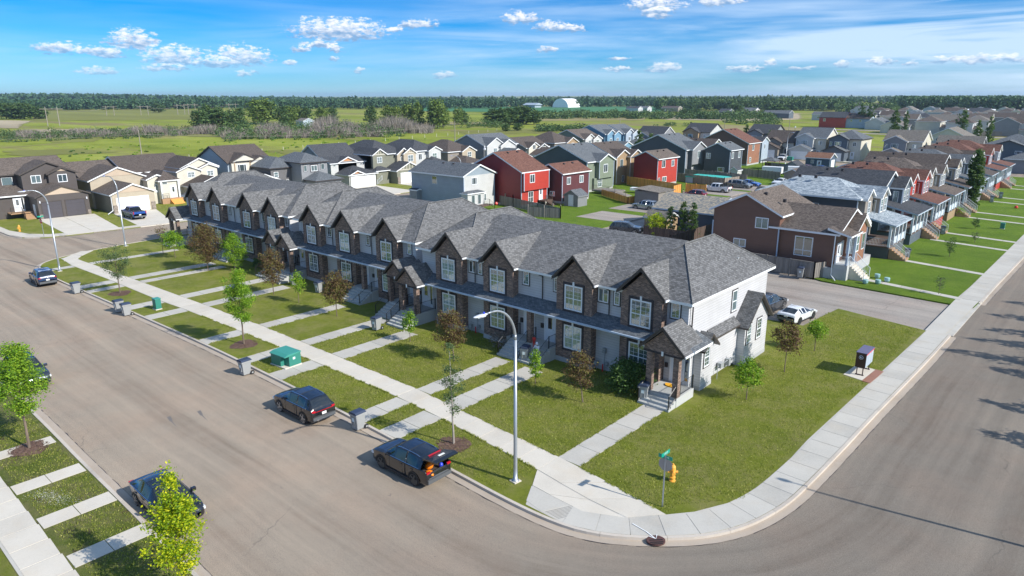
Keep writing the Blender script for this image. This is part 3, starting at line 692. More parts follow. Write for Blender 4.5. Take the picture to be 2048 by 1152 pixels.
def kerb(name, P, lab, w=0.17, gut=0.42, seg=3.0):
    """kerb and gutter following P, lawn side on the left of the direction of travel; each cast length is a piece"""
    S = resamp(P, 0.6); I = off_in(S, w); O = off_in(S, -gut); root = None
    k = max(1, int(seg/0.6))
    base = MB()
    for i in range(len(S)-1): base.poly([(*O[i],ROADZ+0.012),(*O[i+1],ROADZ+0.012),(*S[i+1],ROADZ+0.014),(*S[i],ROADZ+0.014)])
    root = base.build(name, ['gutter'], kind='structure', label=lab); O2 = resamp(O, 0.35); sm = MB(); wd = [0.012+0.05*RNG.random()**2.5 for _ in O2]; A_ = [(p[0]+q[0],p[1]+q[1]) for p, q in zip(O2, [(RNG.gauss(0,.012),RNG.gauss(0,.012)) for _ in O2])]
    B_ = [(p[0]+(q[0]-p[0])*k/0.5, p[1]+(q[1]-p[1])*k/0.5) for p, q, k in zip(A_, off_in(O2, -0.5), wd)]
    for i in range(len(O2)-1):
        if RNG.random() < 0.85: sm.poly([(*B_[i],ROADZ+0.016),(*B_[i+1],ROADZ+0.016),(*A_[i+1],ROADZ+0.016),(*A_[i],ROADZ+0.016)])
    sm.build('tar_seam', ['trim_dark'], root)
    for a in range(0, len(S)-1, k):
        b = min(a+k, len(S)-1); m_ = MB()
        for i in range(a, b):
            e = 0.02 if i == b-1 else 0
            p0, p1 = Vector(S[i]), Vector(S[i+1]); q0, q1 = Vector(I[i]), Vector(I[i+1])
            p1 = p1+(p0-p1)*e*1.2; q1 = q1+(q0-q1)*e*1.2
            m_.prism([tuple(p0),tuple(p1),tuple(q1),tuple(q0)], -0.25, 0.03)
        m_.build('kerb_piece', ['concrete_curb'], root)
    return root

# outline of the townhouse block (kerb line), clockwise seen from the street: from the lane mouth round the two corners
curbB = [(-8.6,64.0),(-8.7,57),(-8.9,50),(-9.1,44),(-9.2,38),(-9.35,33.2)]
corner = [(-9.5,30.8),(-9.9,28.9),(-10.4,27.4),(-11.2,26.0),(-12.2,24.9),(-13.7,23.6),(-15.2,22.7),(-16.7,22.25)]
curbA = [(-19.4,22.1),(-24.1,22.3),(-29.3,22.45),(-35,22.65),(-43,22.75),(-52,22.75),(-60,22.5),(-70,22.2),(-78.3,21.9),(-84.6,21.7),(-90,21.75)]
west = [(-92.4,22.2),(-94.2,23.0),(-95.6,24.5),(-96.7,26.6),(-97.6,29.2),(-98.2,32.5),(-98.7,36),(-99.2,40),(-99.6,48),(-99.6,56.5)]
def rev(P): return list(reversed(P))
line = smooth(rev(curbB + corner + curbA + west), 2)       # runs west -> east -> north; lawn on the left
kerb('kerb', line, 'concrete kerb and gutter round the townhouse block')
blk = off_in(line, 0.165)
parking = [(-10.4,64.05),(-17.9,65.7),(-18.6,58.6),(-21.5,58.3),(-22,56.4),(-99.4,56.4)]
m_ = MB(); m_.prism(blk + [(-10.4,64.0)] + parking[1:], -0.25, 0.0); m_.build('lawn', ['lawn'], kind='structure', label='mown front and side lawn of the townhouses')
BLK = blk
# west lamp-post lawn etc. is the same lawn; pavements lie on it
swU = [(-95.6,26.9),(-93.0,26.55),(-90,26.75),(-79,27.2),(-68.2,27.6),(-54,28.15),(-43.4,28.15),(-33.3,28.1),(-28.6,27.75),(-20.6,27.15),(-19.1,27.0),(-13.5,26.2)]
swL = [(-97.6,28.6),(-95.4,25.4),(-90.2,25.0),(-80.9,25.4),(-68.3,25.6),(-62.5,25.95),(-53.5,26.2),(-41.6,26.4),(-33.3,26.4),(-28.9,26.15),(-20.6,25.35)]
def yat(P, x):
    P = sorted(P)
    for a, b in zip(P[:-1], P[1:]):
        if a[0] <= x <= b[0]: return a[1]+(b[1]-a[1])*(x-a[0])/(b[0]-a[0])
    return P[0][1] if x < P[0][0] else P[-1][1]
def slab(par, poly, z=0.022, mname='concrete', name='slab', z0=-0.08, g=0.014):
    c = [sum(p[0] for p in poly)/len(poly), sum(p[1] for p in poly)/len(poly)]
    q = []
    for p in poly:
        d = Vector((c[0]-p[0], c[1]-p[1])); l = d.length; d = d*(g*1.4/l); q.append((p[0]+d.x, p[1]+d.y))
    m_ = MB(); m_.prism(q, z0, z+RNG.uniform(-0.003,0.003)); return m_.build(name, [mname], par)
def bed(name, poly, lab, z=0.004, mname='concrete_worn'):
    m_ = MB(); m_.poly([(x,y,z) for x,y in poly]); return m_.build(name, [mname], kind='structure', label=lab)
swb = bed('pavement', swL[1:]+[(-20.6,25.35),(-19.0,27.0)]+rev(swU)[1:], 'main concrete pavement along the front lawns')
x = -93.4
xs = [x]
while x < -20.6: x += 1.62; xs.append(min(x, -20.6))
for a, b in zip(xs[:-1], xs[1:]): slab(swb, [(a,yat(swL,a)),(b,yat(swL,b)),(b,yat(swU,b)),(a,yat(swU,a))])
# west end: the pavement bends to the ramp at the far street
slab(swb, [(-97.9,28.4),(-96.6,27.0),(-95.0,27.6),(-97.2,29.6)]); slab(swb, [(-96.6,27.0),(-95.2,25.55),(-93.4,25.15),(-93.4,26.6),(-95.0,27.55)])
# corner landing: fan of slabs, the ramp with grooves and the corner pavement
swc = bed('corner_pavement', [(-20.6,25.35),(-19.6,23.6),(-19.0,22.5),(-16.6,22.45),(-14.9,23.1),(-12.2,25.2),(-10.6,27.6),(-9.7,31),(-9.35,38),(-8.9,64),(-10.4,64),(-11.1,38),(-11.0,32.3),(-11.5,29.5),(-12.6,27.3),(-13.5,26.2),(-20.6,27.1)], 'corner pavement of concrete slabs', 0.003)
slab(swc, [(-20.6,25.35),(-18.9,25.1),(-17.1,26.75),(-19.0,27.0),(-20.6,27.15)], z=0.024); slab(swc, [(-18.9,25.1),(-17.0,24.85),(-15.2,26.5),(-17.1,26.75)], z=0.022); slab(swc, [(-17.0,24.85),(-14.75,24.75),(-13.5,26.2),(-15.2,26.5)], z=0.02)
slab(swc, [(-20.6,25.3),(-19.85,24.0),(-18.7,23.9),(-17.0,24.8),(-18.9,25.05)], z=0.021); slab(swc, [(-18.7,23.9),(-16.6,23.8),(-14.8,24.7),(-17.0,24.8)], z=0.019)
slab(swc, [(-19.85,23.95),(-19.2,22.75),(-18.0,22.5),(-17.4,23.85)], z=0.012, mname='concrete_worn')
rampA = slab(swc, [(-18.0,22.5),(-17.0,22.45),(-16.4,23.8),(-17.4,23.85)], z=0.008, mname='concrete_worn'); rampB = slab(swc, [(-17.0,22.45),(-16.0,22.65),(-15.45,23.85),(-16.4,23.8)], z=0.008, mname='concrete_worn')
for A_, B_, n, dr in [((-18.0,22.5),(-17.0,22.45),9,1), ((-17.0,22.45),(-16.0,22.65),9,0)]:
    m_ = MB()
    for i in range(1, n):
        if dr: x0 = A_[0]+(B_[0]-A_[0])*i/n; m_.box(x0-0.012,x0+0.012,22.62,22.62+0.01,0.008,0.009); m_.poly([(x0-0.012,22.6,0.0125),(x0+0.012,22.6,0.0125),(x0+0.6,23.75,0.0125),(x0+0.576,23.75,0.0125)])
        else: y0 = 22.7+1.05*i/n; x0 = A_[0]+0.05+0.5*i/n; m_.poly([(x0,y0,0.0125),(x0+0.9,y0+0.02,0.0125),(x0+0.9,y0+0.045,0.0125),(x0,y0+0.025,0.0125)])
    m_.build('groove', ['trim_dark'], swc)
cs = off_in(smooth(rev(curbB+corner), 2), 0.19); ci = off_in(smooth(rev(curbB+corner), 2), 1.78)
cs = resamp(cs, 0.5); ci = [min(ci, key=lambda q: (q[0]-p[0])**2+(q[1]-p[1])**2) for p in cs]
ci = resamp(off_in(smooth(rev(curbB+corner), 2), 1.78), 0.5); n = min(len(cs), len(ci)); 
cs = [Vector(p) for p in resamp(off_in(smooth(rev(curbB+corner), 2), 0.19), 1e9)] if False else cs
def frac(P, f):
    P = [Vector(p) for p in P]; L = [0]
    for a, b in zip(P[:-1], P[1:]): L.append(L[-1]+(b-a).length)
    s_ = L[-1]*f; j = 0
    while j < len(L)-2 and L[j+1] < s_: j += 1
    q = P[j].lerp(P[j+1], (s_-L[j])/max(1e-9, L[j+1]-L[j])); return (q.x, q.y)
OUT = smooth(rev(curbB+corner), 2)
OUTS = resamp(OUT, 0.8); o1 = off_in(OUTS, 0.19); i1 = off_in(OUTS, 1.78)
k = 2; a = 0
while a < len(OUTS)-1:
    b = min(a+k, len(OUTS)-1); A_ = o1[a:b+1]; B_ = i1[a:b+1]
    if OUTS[b][0] > -15.3: slab(swc, A_ + rev(B_), z=0.016, mname='concrete_worn')
    a = b
# private walks, each crossing the pavement to the street
walks = [(-89.7,1.15,0,'leftmost'),(-78.9,1.5,1,''),(-76.4,1.2,1,''),(-67.5,1.5,1,''),(-63.1,1.5,1,''),(-53.2,1.5,1,''),(-46.8,1.5,1,''),(-42.4,1.7,1,''),(-32.6,1.45,1,''),(-29.6,1.7,1,''),(-19.85,1.5,0,'rightmost')]
ends = {-89.7:36.9,-78.9:36.4,-76.4:36.4,-67.5:36.6,-63.1:36.4,-53.2:36.2,-46.8:36.2,-42.4:35.4,-32.6:35.9,-29.6:35.9,-19.85:36.3}
wk = bed('front_walks', [(-60,40.2),(-59,40.2),(-59,41),(-60,41)], 'narrow concrete walks from the pavement to the front steps', -0.02)
for (x, w, through, _) in walks:
    y0 = yat(swU, x)+0.02; y1 = ends[x]; n = max(1, round((y1-y0)/1.7)); sk = 0.03*(x+45)/40
    for i in range(n):
        a = y0+(y1-y0)*i/n; b = y0+(y1-y0)*(i+1)/n
        slab(wk, [(x-w/2,a),(x+w/2,a),(x+w/2,b),(x-w/2,b)], z=0.016, mname='concrete_worn')
    yk = yat([p for p in line if p[1] < 24], x)+0.19; y2 = yat(swL, x)-0.02
    if through or x < -85:
        for i in range(2):
            a = yk+(y2-yk)*i/2; b = yk+(y2-yk)*(i+1)/2
            slab(wk, [(x-w/2,a),(x+w/2,a),(x+w/2,b),(x-w/2,b)], z=0.014, mname='concrete_worn')

# near left verge: kerb, grass plots, pavement at the bottom left of the view
lk = [(-16,9.6),(-29,9.75),(-33.5,9.84),(-40,9.9),(-44.5,10.0),(-49.5,10.05),(-60,10.1),(-120,10.4),(-175,10.6)]
kerb('kerb', smooth(lk,1), 'concrete kerb and gutter on the near side of the street')
m_ = MB(); m_.prism([(-175,10.4),(-175,-60),(-8,-60),(-8,8),(-12,9.2),(-16,9.45),(-29,9.6),(-33.5,9.69),(-40,9.75),(-44.5,9.84),(-49.5,9.9),(-60,9.94),(-120,10.24)], -0.25, 0.0); m_.build('verge', ['lawn_worn'], kind='structure', label='worn grass verge at the near side of the street')
m_ = MB(); m_.prism([(-175,-60),(-175,5.0),(-55,5.0),(-12,4.6),(-12,-60)], -0.1, 0.006); m_.build('lawn', ['lawn'], kind='structure', label='lawn behind the near left pavement')
pv = bed('pavement', [(-120,5.2),(-12,4.75),(-12,6.35),(-120,6.8)], 'wide concrete pavement at the near left', 0.010)
x = -70.0
while x < -14: slab(pv, [(x,4.95),(x+1.55,4.95),(x+1.55,6.45),(x,6.5)], z=0.024); x += 1.6
for (a, w) in [(-38.9,1.0),(-34.7,1.0),(-30.6,1.0),(-43.6,0.9)]:
    for (y0, y1) in ((6.52,8.05),(8.05,9.66)): slab(pv, [(a-w/2-(0.15),y0),(a+w/2,y0),(a+w/2,y1),(a-w/2-0.15,y1)], z=0.02)
# mulch rings round the street trees
def mulch(x, y, r, lab):
    m_ = MB(); n = 26; pts = []
    for i in range(n):
        t = 2*math.pi*i/n; q = r*(1+0.12*math.sin(3*t+x)+RNG.uniform(-.07,.07)); pts.append((x+q*math.cos(t), y+q*math.sin(t)))
    for i in range(n): m_.poly([(x,y,0.06),(*pts[i],0.012),(*pts[(i+1)%n],0.012)])
    for i in range(260):
        t = RNG.uniform(0,6.283); q = r*math.sqrt(RNG.random())*1.05; px, py = x+q*math.cos(t), y+q*math.sin(t); a = RNG.uniform(0,3.14); l = RNG.uniform(0.04,0.09); w = 0.02
        z = 0.06*(1-q/r)+0.02; c_, s_ = math.cos(a), math.sin(a); dz = RNG.uniform(-.02,.03)
        m_.poly([(px-l*c_-w*s_,py-l*s_+w*c_,z),(px-l*c_+w*s_,py-l*s_-w*c_,z+0.01),(px+l*c_+w*s_,py+l*s_-w*c_,z+0.02+dz),(px+l*c_-w*s_,py+l*s_+w*c_,z+0.02+dz)])
    return m_.build('mulch_ring', ['mulch'], kind='stuff', label=lab)
mulch(-25.9,24.3,0.95,'brown bark mulch round the thin tree by the open-hatch car'); mulch(-50.2,24.8,1.0,'brown bark mulch round the middle street tree'); mulch(-73.4,24.1,1.0,'brown bark mulch round the far street tree'); mulch(-43.4,8.35,0.95,'brown bark mulch round the near left tree')

# right row block, middle block, left block
rkl = [(-8.35,76.0),(-8.3,80),(-8.0,92),(-7.6,108),(-7.3,130),(-7.0,160),(-6.8,204)]
kerb('kerb', rkl[::1], 'concrete kerb along the street side of the porch houses')
m_ = MB(); rb = off_in(rkl, 0.165); m_.prism(rb + [(-7.0,204.2),(-43.0,204.2),(-43.0,78.8),(-30,78.6),(-22.4,75.0),(-10.4,74.2),(-8.6,74.2)], -0.25, 0.0); m_.build('lawn', ['lawn_lush'], kind='structure', label='lush green front lawns of the porch houses')
pr_ = bed('pavement', [(-9.0,64.0),(-8.6,76),(-8.1,90),(-7.5,110),(-6.9,150),(-6.7,204),(-8.6,204),(-8.9,150),(-9.4,110),(-9.9,90),(-10.4,76),(-10.5,64)], 'pavement along the porch house lawns', 0.004)
y = 64.1
while y < 200:
    st = 1.6 if y < 110 else 4.8
    xo = lambda q: -8.45+(q-64)*0.0135 if q < 204 else -6.6
    xi = lambda q: -10.45+(q-64)*0.0155 if q < 204 else -8.3
    slab(pr_, [(xo(y),y),(xo(y+st),y+st),(xi(y+st),y+st),(xi(y),y)], z=0.02 if y > 76 else -0.05, z0=-0.2, mname='concrete_worn'); y += st
m_ = MB(); m_.prism([(-99.6,78.4),(-57.4,78.4),(-57.4,204.2),(-99.6,204.2)], -0.25, 0.0); m_.build('lawn', ['lawn_lush'], kind='structure', label='back yards of the middle row houses')
m_ = MB(); m_.prism([(-175,26.2),(-114,26.2),(-111.6,28.3),(-110.9,31.5),(-110.2,40),(-109.6,60),(-109.3,90),(-109.2,204),(-175,204)], -0.25, 0.0); m_.build('lawn', ['lawn'], kind='structure', label='lawns round the houses with front garages')
kerb('kerb', smooth(rev([(-109.2,204),(-109.3,90),(-109.6,60),(-110.2,40),(-110.9,31.5),(-111.6,28.3),(-114,26.0),(-118,25.2),(-175,24.6)]),1)[::-1] if False else smooth([(-175,24.6),(-118,25.2),(-114,26.0),(-111.6,28.3),(-110.9,31.5),(-110.2,40),(-109.6,60),(-109.3,90),(-109.2,204)],1), 'concrete kerb in front of the garages')
lw = bed('lawn_walks', [(-30,60),(-29.9,60),(-29.9,60.1),(-30,60.1)], 'narrow concrete walks across the lush lawns', -0.15)
for (y, a) in [(78.6,-19.2),(91.2,-18.9),(107.2,-18.7),(114.0,-18.6),(131.2,-18.6),(137.8,-18.5),(154.0,-18.2),(161,-18.2),(177.5,-18),(184.5,-18)]:
    xe = -9.95 if y < 100 else (-9.3 if y < 140 else -8.9); n = 5
    for i in range(n):
        x0 = a+(xe-a)*i/n; x1 = a+(xe-a)*(i+1)/n; d0, d1 = -1.9*i/n, -1.9*(i+1)/n; slab(lw, [(x0,y-0.5+d0),(x1,y-0.5+d1),(x1,y+0.45+d1),(x0,y+0.45+d0)], z=0.018, mname='concrete_worn')
pf = bed('pavement', [(-175,24.9),(-118,25.5),(-114.2,26.3),(-111.9,28.4),(-111.1,31.5),(-110.4,40),(-109.8,60),(-109.5,90),(-109.4,200),(-111.0,200),(-111.2,90),(-111.5,60),(-112.0,40),(-112.7,32.2),(-114,29.4),(-116.5,27.6),(-121.5,26.5),(-175,26.2)], 'far pavement in front of the garages', 0.01, 'concrete')
# driveways
def drive(poly, lab, mname='concrete'):
    m_ = MB(); m_.prism(poly, -0.1, 0.02); return m_.build('driveway', [mname], kind='structure', label=lab)
for (q, l) in [([(-129,32.2),(-111.3,31.0),(-110.9,34.3),(-128.9,35.75)],'near half of the driveway at the dark house'),([(-128.9,35.8),(-110.9,34.35),(-110.4,37.8),(-128.6,40.2)],'far half of the driveway at the dark house'),
               ([(-126,42.3),(-110.1,40.4),(-109.7,45.2),(-125.6,49.0)],'driveway with the blue pickup'),([(-127,56.5),(-109.8,55),(-109.7,60.5),(-127,62.5)],'driveway at the cream house'),([(-124,66.5),(-109.6,66),(-109.5,72),(-124,73)],'driveway at the brown roofed house'),
               ([(-122,76.5),(-109.4,76),(-109.4,82),(-122,82.3)],'driveway at the grey house'),([(-123.4,88),(-109.3,87.6),(-109.3,94.4),(-123.4,94.7)],'driveway at the twin white garage doors'),([(-121.6,99.4),(-109.3,99.2),(-109.3,105),(-121.6,105.3)],'driveway at the timbered gable house'),([(-121.6,111),(-109.3,111),(-109.3,117),(-121.6,117)],'driveway past the timbered gable house')]:
    drive(q, l)
# parking pads by the lane and at the far garages
for (q, l) in [([(-66.8,101.0),(-57.2,101.2),(-57.2,108),(-66.8,108)],'pad under the silver hatchback'),([(-66,119.6),(-57.2,119.6),(-57.2,126),(-66,126)],'pad under the dark red car'),([(-67,129),(-57.2,129),(-57.2,137),(-67,137)],'pad under the white pickup'),([(-66,139),(-57.2,139),(-57.2,150),(-66,150)],'pad under the grey people carrier'),
               ([(-66,90.5),(-57.2,90.5),(-57.2,98),(-66,98)],'empty pad behind the maroon house')]:
    drive(q, l, 'asphalt_lane')
drive([(-90,218),(-50,218),(-50,222),(-90,222)], 'wide concrete apron at the far white garages')
# lane drainage patch lines (dark wet strip)
m_ = MB(); m_.poly([(x,y,ROADZ+0.004) for x,y in [(-57.3,88),(-56.9,88),(-56.5,150),(-56.9,150)]]); m_.build('lane_seam', ['asphalt_patch'], kind='structure')
# short dark tyre marks on the street
for (x, y) in [(-41.9,15.3),(-41.3,16.9)]:
    m_ = MB(); m_.poly([(x,y-0.04,ROADZ+0.004),(x+0.75,y-0.16,ROADZ+0.004),(x+0.75,y+0.0,ROADZ+0.004),(x,y+0.2,ROADZ+0.004)]); m_.poly([(x+0.76,y-0.12,ROADZ+0.004),(x+1.9,y-0.22,ROADZ+0.004),(x+0.76,y-0.04,ROADZ+0.004)]); m_.build('tyre_mark', ['asphalt_patch'], kind='structure')
for (yy, xa, xb) in [(388,-120,6),(423,-130,8),(461,-140,8),(502,-150,8),(546,-160,10),(594,-175,12),(646,-195,16),(706,-210,16)]:
    m_ = MB(); m_.poly([(xa,yy-4.5,-0.1),(xb,yy-4.5,-0.1),(xb,yy+4.5,-0.1),(xa,yy+4.5,-0.1)]); m_.build('street', ['asphalt_lane'], kind='structure')
# storm drain with painted arrow at the corner
dr = empty('storm_drain', (-12.85,24.15,0), 'rusty round storm drain inlet with a white painted arrow at the corner kerb', 'storm drain')
ang = math.atan2(1.0, 1.0)
def rotp(pts, a, o): c_, s_ = math.cos(a), math.sin(a); return [(o[0]+x*c_-y*s_, o[1]+x*s_+y*c_, z) for x,y,z in pts]
def local_obj(mb, name, mats, par, rz=0): o = mb.build(name, mats, None, origin=(0,0,0)); o.parent = par; o.rotation_euler = (0,0,rz); return o
rz = R_(-45+90)
m_ = MB(); n = 20; ring = [(0.42*math.cos(2*math.pi*i/n), 0.34*math.sin(2*math.pi*i/n)) for i in range(n)]
m_.prism(ring, -0.05, 0.032); local_obj(m_, 'grate', ['grate_rust'], dr, rz)
m_ = MB(); m_.box(-0.3,0.3,-0.20,-0.12,0.033,0.036); m_.box(-0.3,0.3,-0.04,0.03,0.033,0.036); m_.box(-0.25,0.25,-0.31,-0.25,0.033,0.036); local_obj(m_, 'slot', ['black_hole'], dr, rz)
m_ = MB(); A_ = [(-0.02,0.12,0.04),(0.02,0.12,0.04),(-0.25,0.62,0.04),(-0.30,0.6,0.04)]; m_.poly([(0.03,0.08,0.041),(-0.02,0.07,0.041),(-0.30,0.62,0.041),(-0.25,0.64,0.041)]); m_.poly([(-0.25,0.62,0.042),(-0.30,0.62,0.042),(-0.78,1.25,0.042),(-0.73,1.27,0.042)])
m_.poly([(0.02,0.05,0.043),(0.0,0.11,0.043),(-0.22,0.30,0.043),(-0.25,0.26,0.043)]); m_.poly([(0.02,0.05,0.0435),(0.05,0.1,0.0435),(0.16,0.36,0.0435),(0.12,0.37,0.0435)]); local_obj(m_, 'painted_arrow', ['paint_white'], dr, rz)
# ------------------------------------------------------------------ townhouse rows
def small_gable(o, cx, hw, y0, y1, ze, pitch, roofm='roof_grey', wallm='brick_brown', trim='trim_dark', oh=0.28, yov=0.25, zb=None, name='gable_roof', wname='gable_wall', brickface=True, t=0.17):
    r = MB(); gable_roof(r, 'y', cx-hw, cx+hw, y0, y1, ze, pitch, oh=oh, t=t, gap=yov, side=(1,0)); ro = r.build(name, [roofm, trim], o)
    # white gutter caps at the low front corners, dark barge boards along the rake
    b = MB(); zr = ze+(hw+oh)*pitch
    yf = y0-yov-0.03
    for sx in (-1, 1):
        e = cx+sx*(hw+oh); 
        pts = [(e,yf,ze-0.20),(e,yf,ze+0.02),(cx,yf,zr+0.02),(cx,yf,zr-0.24)]
        if sx < 0: pts = pts[::-1]
        pts2 = [(p[0],yf+0.06,p[2]) for p in pts]
        b.poly(pts if sx < 0 else pts); k = len(b.v)
        b.poly(pts2[::-1])
        for i in range(4): j = (i+1) % 4; b.poly([pts[i],pts2[i],pts2[j],pts[j]])
    b.build('barge_board', [trim], o)
    for sx in (-1, 1):
        g = MB(); g.box(min(cx+sx*(hw+oh-0.02), cx+sx*(hw+oh+0.07)), max(cx+sx*(hw+oh-0.02), cx+sx*(hw+oh+0.07)), y0-yov+0.02, y1-0.6 if sx < 0 else y1-0.6, ze-0.17, ze-0.05)
        g.build('eave_gutter', ['trim_white'], o)
    return ro
def porch_gable(o, cx, yf, y1, ze, hw=1.35, pitch=1.0):
    small_gable(o, cx, hw-0.25, yf+0.1, y1, ze, pitch, oh=0.27, yov=0.18, name='porch_roof')
    w = MB(); a = hw-0.27; w.extr([(cx-a,ze-0.22),(cx-a,ze+0.02),(cx,ze+0.02+a*pitch-0.04),(cx+a,ze+0.02),(cx+a,ze-0.22)], 'y', yf+0.14, yf+0.5); w.build('porch_gable', ['brick_brown'], o)
    s_ = MB(); s_.box(cx-a-0.02,cx+a+0.02,yf+0.10,yf+0.52,ze-0.34,ze-0.22); s_.build('porch_beam', ['brick_soldier'], o)
    k = MB(); k.box(cx-0.07,cx+0.07,yf+0.07,yf+0.1,ze-0.42,ze-0.12); k.build('keystone', ['trim_white'], o)
def townrow(label, xr, xl, yb, bays, dz, wins_at, doors, porches, gas, right_detail=False):
    """xr, xl: side walls; yb: front face of the brick bays"""
    yw = yb+0.65; yr = yb+13.7; yn = yr-0.4
    o = empty('townhouse_row', ((xr+xl)/2, yw, 0), label, 'townhouse', 'brick fronted townhouse rows')
    def P(n_, mb, mats, **k): return mb.build(n_, mats, o, **k)
    m_ = MB(); m_.box(xl,xr,yw,yn,0.3,6.2,0,skip='b'); P('wall', m_, ['siding_white'])
    m_ = MB(); m_.box(xl-0.03,xr+0.03,yw-0.03,yn+0.03,-0.2,0.3,0,skip='b'); P('foundation', m_, ['foundation'])
    # main roof and the hipped wings across both ends
    ze = 6.32; r = MB(); hip_roof(r, xl+1.2, xr-1.2, yw, yn, ze, 0.370, oh=0.42, t=0.16, ax='x', pend=0.85); P('roof', r, ['roof_grey','trim_white'])
    for cx in ((xr-2.7), (xl+2.7)):
        r = MB(); X0, X1 = cx-3.12, cx+3.12; Y0, Y1 = yw-0.43, yn+0.43; zt = ze+0.006; zr = 9.05
        a0, a1 = Y0+4.5, Y1-4.5
        A,B_,C_,D_ = (X0,Y0,zt),(X1,Y0,zt),(X1,Y1,zt),(X0,Y1,zt); Pp,Q = (cx,a0,zr),(cx,a1,zr)
        for f in ((A,B_,Pp),(B_,C_,Q,Pp),(C_,D_,Q),(D_,A,Pp,Q)): r.poly(f, 0)
        L_ = [(p[0],p[1],ze-0.17) for p in (A,B_,C_,D_)]; U = [A,B_,C_,D_]
        for i in range(4): j = (i+1)%4; r.poly([L_[i],L_[j],U[j],U[i]], 1)
        r.poly(L_[::-1], 1); P('wing_roof', r, ['roof_grey','trim_white'])
        c = MB(); c.path([(cx,a0,zr+0.02),(cx,a1,zr+0.02)], 0.07, 4); c.tube((cx,a0,zr+0.01),(X1-0.02,Y0+0.02,zt+0.01),0.06,0.06,4); c.tube((cx,a1,zr+0.01),(X1-0.02,Y1-0.02,zt+0.01),0.06,0.06,4); c.tube((cx,a0,zr+0.01),(X0+0.02,Y0+0.02,zt+0.01),0.06,0.06,4); P('ridge_cap', c, ['roof_grey'])
    # porch roof along the whole front
    r = MB(); e0, e1 = yw-1.45, yw+0.04; X0, X1 = xl-0.1, xr+0.1
    r.extr([(e0,3.50),(e0,3.66),(e1,4.22),(e1,4.05)], 'x', X0, X1, [1,0,0,1], cap=1); P('porch_roof', r, ['roof_slate','trim_white'])
    r = MB(); r.box(X0+0.02,X1-0.02,e0-0.09,e0-0.004,3.54,3.64); P('porch_gutter', r, ['trim_blue'])
    for i, bx in enumerate(bays):
        # brick bay, full height
        b = MB(); b.box(bx-1.56,bx+1.56,yb,yw+0.02,0.35,6.25,0,skip='b'); b.extr([(bx-1.56,6.25),(bx,7.78),(bx+1.56,6.25)], 'y', yb, yw+0.4); P('brick_bay', b, ['brick_brown'])
        f = MB(); f.box(bx-1.6,bx+1.6,yb-0.03,yw,-0.2,0.35,0,skip='b'); P('bay_foundation', f, ['foundation'])
        small_gable(o, bx, 1.56, yb, yb+5.6, 6.38, 1.0)
        k1, k2 = (MB(), MB())
        for (z, h) in ((4.12,1.84),(1.15,1.80)):
            w = window(o, '-Y', yb, bx-0.02, z, 1.56, h, 'vhg', 'trim_white', 'glass_blind' if (i+int(z)) % 3 else 'glass', surround='brick_soldier')
            k = MB(); k.box(bx-0.09,bx+0.05,yb-0.08,yb-0.03,z+h-0.02,z+h+0.28); P('keystone', k, ['trim_white'])
    for (x, w, h, z) in wins_at:
        window(o, '-Y', yw, x, z, w, h, 'v' if w > 0.8 else 'g', 'trim_white', 'glass', surround='trim_dark')
    for (x) in gas[0]:
        m_ = MB(); m_.tube((x,yw-0.12,4.25),(x,yw-0.12,6.0),0.045,0.045,6); m_.tube((x,yw-0.12,6.0),(x-0.15,yw-0.38,6.14),0.045,0.045,6); P('downspout', m_, ['trim_dark'])
    for (x) in gas[1]:
        m_ = MB(); m_.box(x-0.12,x+0.12,yw-0.22,yw-0.02,1.35,1.7); m_.lathe([(0.09,0),(0.09,0.05)], x, yw-0.24, 10); m_.v = [(a,b,c if c > 0.2 else c+1.5) for a,b,c in m_.v]; m_.tube((x,yw-0.1,-0.1),(x,yw-0.1,1.35),0.025,0.025,6); P('electric_meter', m_, ['meter_grey'])
        m_ = MB(); m_.box(x-0.75,x-0.5,yw-0.35,yw-0.1,0.35,0.62); m_.tube((x-0.6,yw-0.2,-0.1),(x-0.6,yw-0.2,0.9),0.02,0.02,5); m_.tube((x-0.6,yw-0.2,0.8),(x-0.3,yw-0.2,0.8),0.02,0.02,5); m_.box(x+0.08,x+0.3,yw-0.16,yw-0.03,0.4,0.7); P('gas_meter', m_, ['meter_grey'])
        m_ = MB(); m_.tube((x,yw-0.3,0),(x,yw-0.3,0.55),0.05,0.05,6); P('bollard', m_, ['plastic_red'])
    # doors between the bays, each with landing, steps and rails
    for (x, dx, L0, L1, st0, rails) in doors:
        zt = 1.0; door(o, '-Y', yw, x, zt, 0.92, 2.05, 'door_white', True, False)
        l = MB(); l.box(L0,L1,yw-1.35,yw-0.002,-0.2,zt); P('landing', l, ['concrete_step'])
        s0, s1 = st0; stairs(o, s0, s1, yw-1.35-1.5, yw-1.352, zt, 5)
        for rx in rails:
            railing(o, [(rx,yw-1.35-1.45,0.1),(rx,yw-1.3,zt),(rx,yw-0.25,zt)])
        m_ = MB(); m_.box(x-0.85,x-0.62,yw-0.12,yw,zt+0.95,zt+1.3); P('letterbox', m_, ['trim_dark'])
    for (x) in gas[2]:
        p = MB(); p.box(x-0.2,x+0.2,yw-1.3,yw-0.9,0.98,3.5); P('brick_post', p, ['brick_brown'])
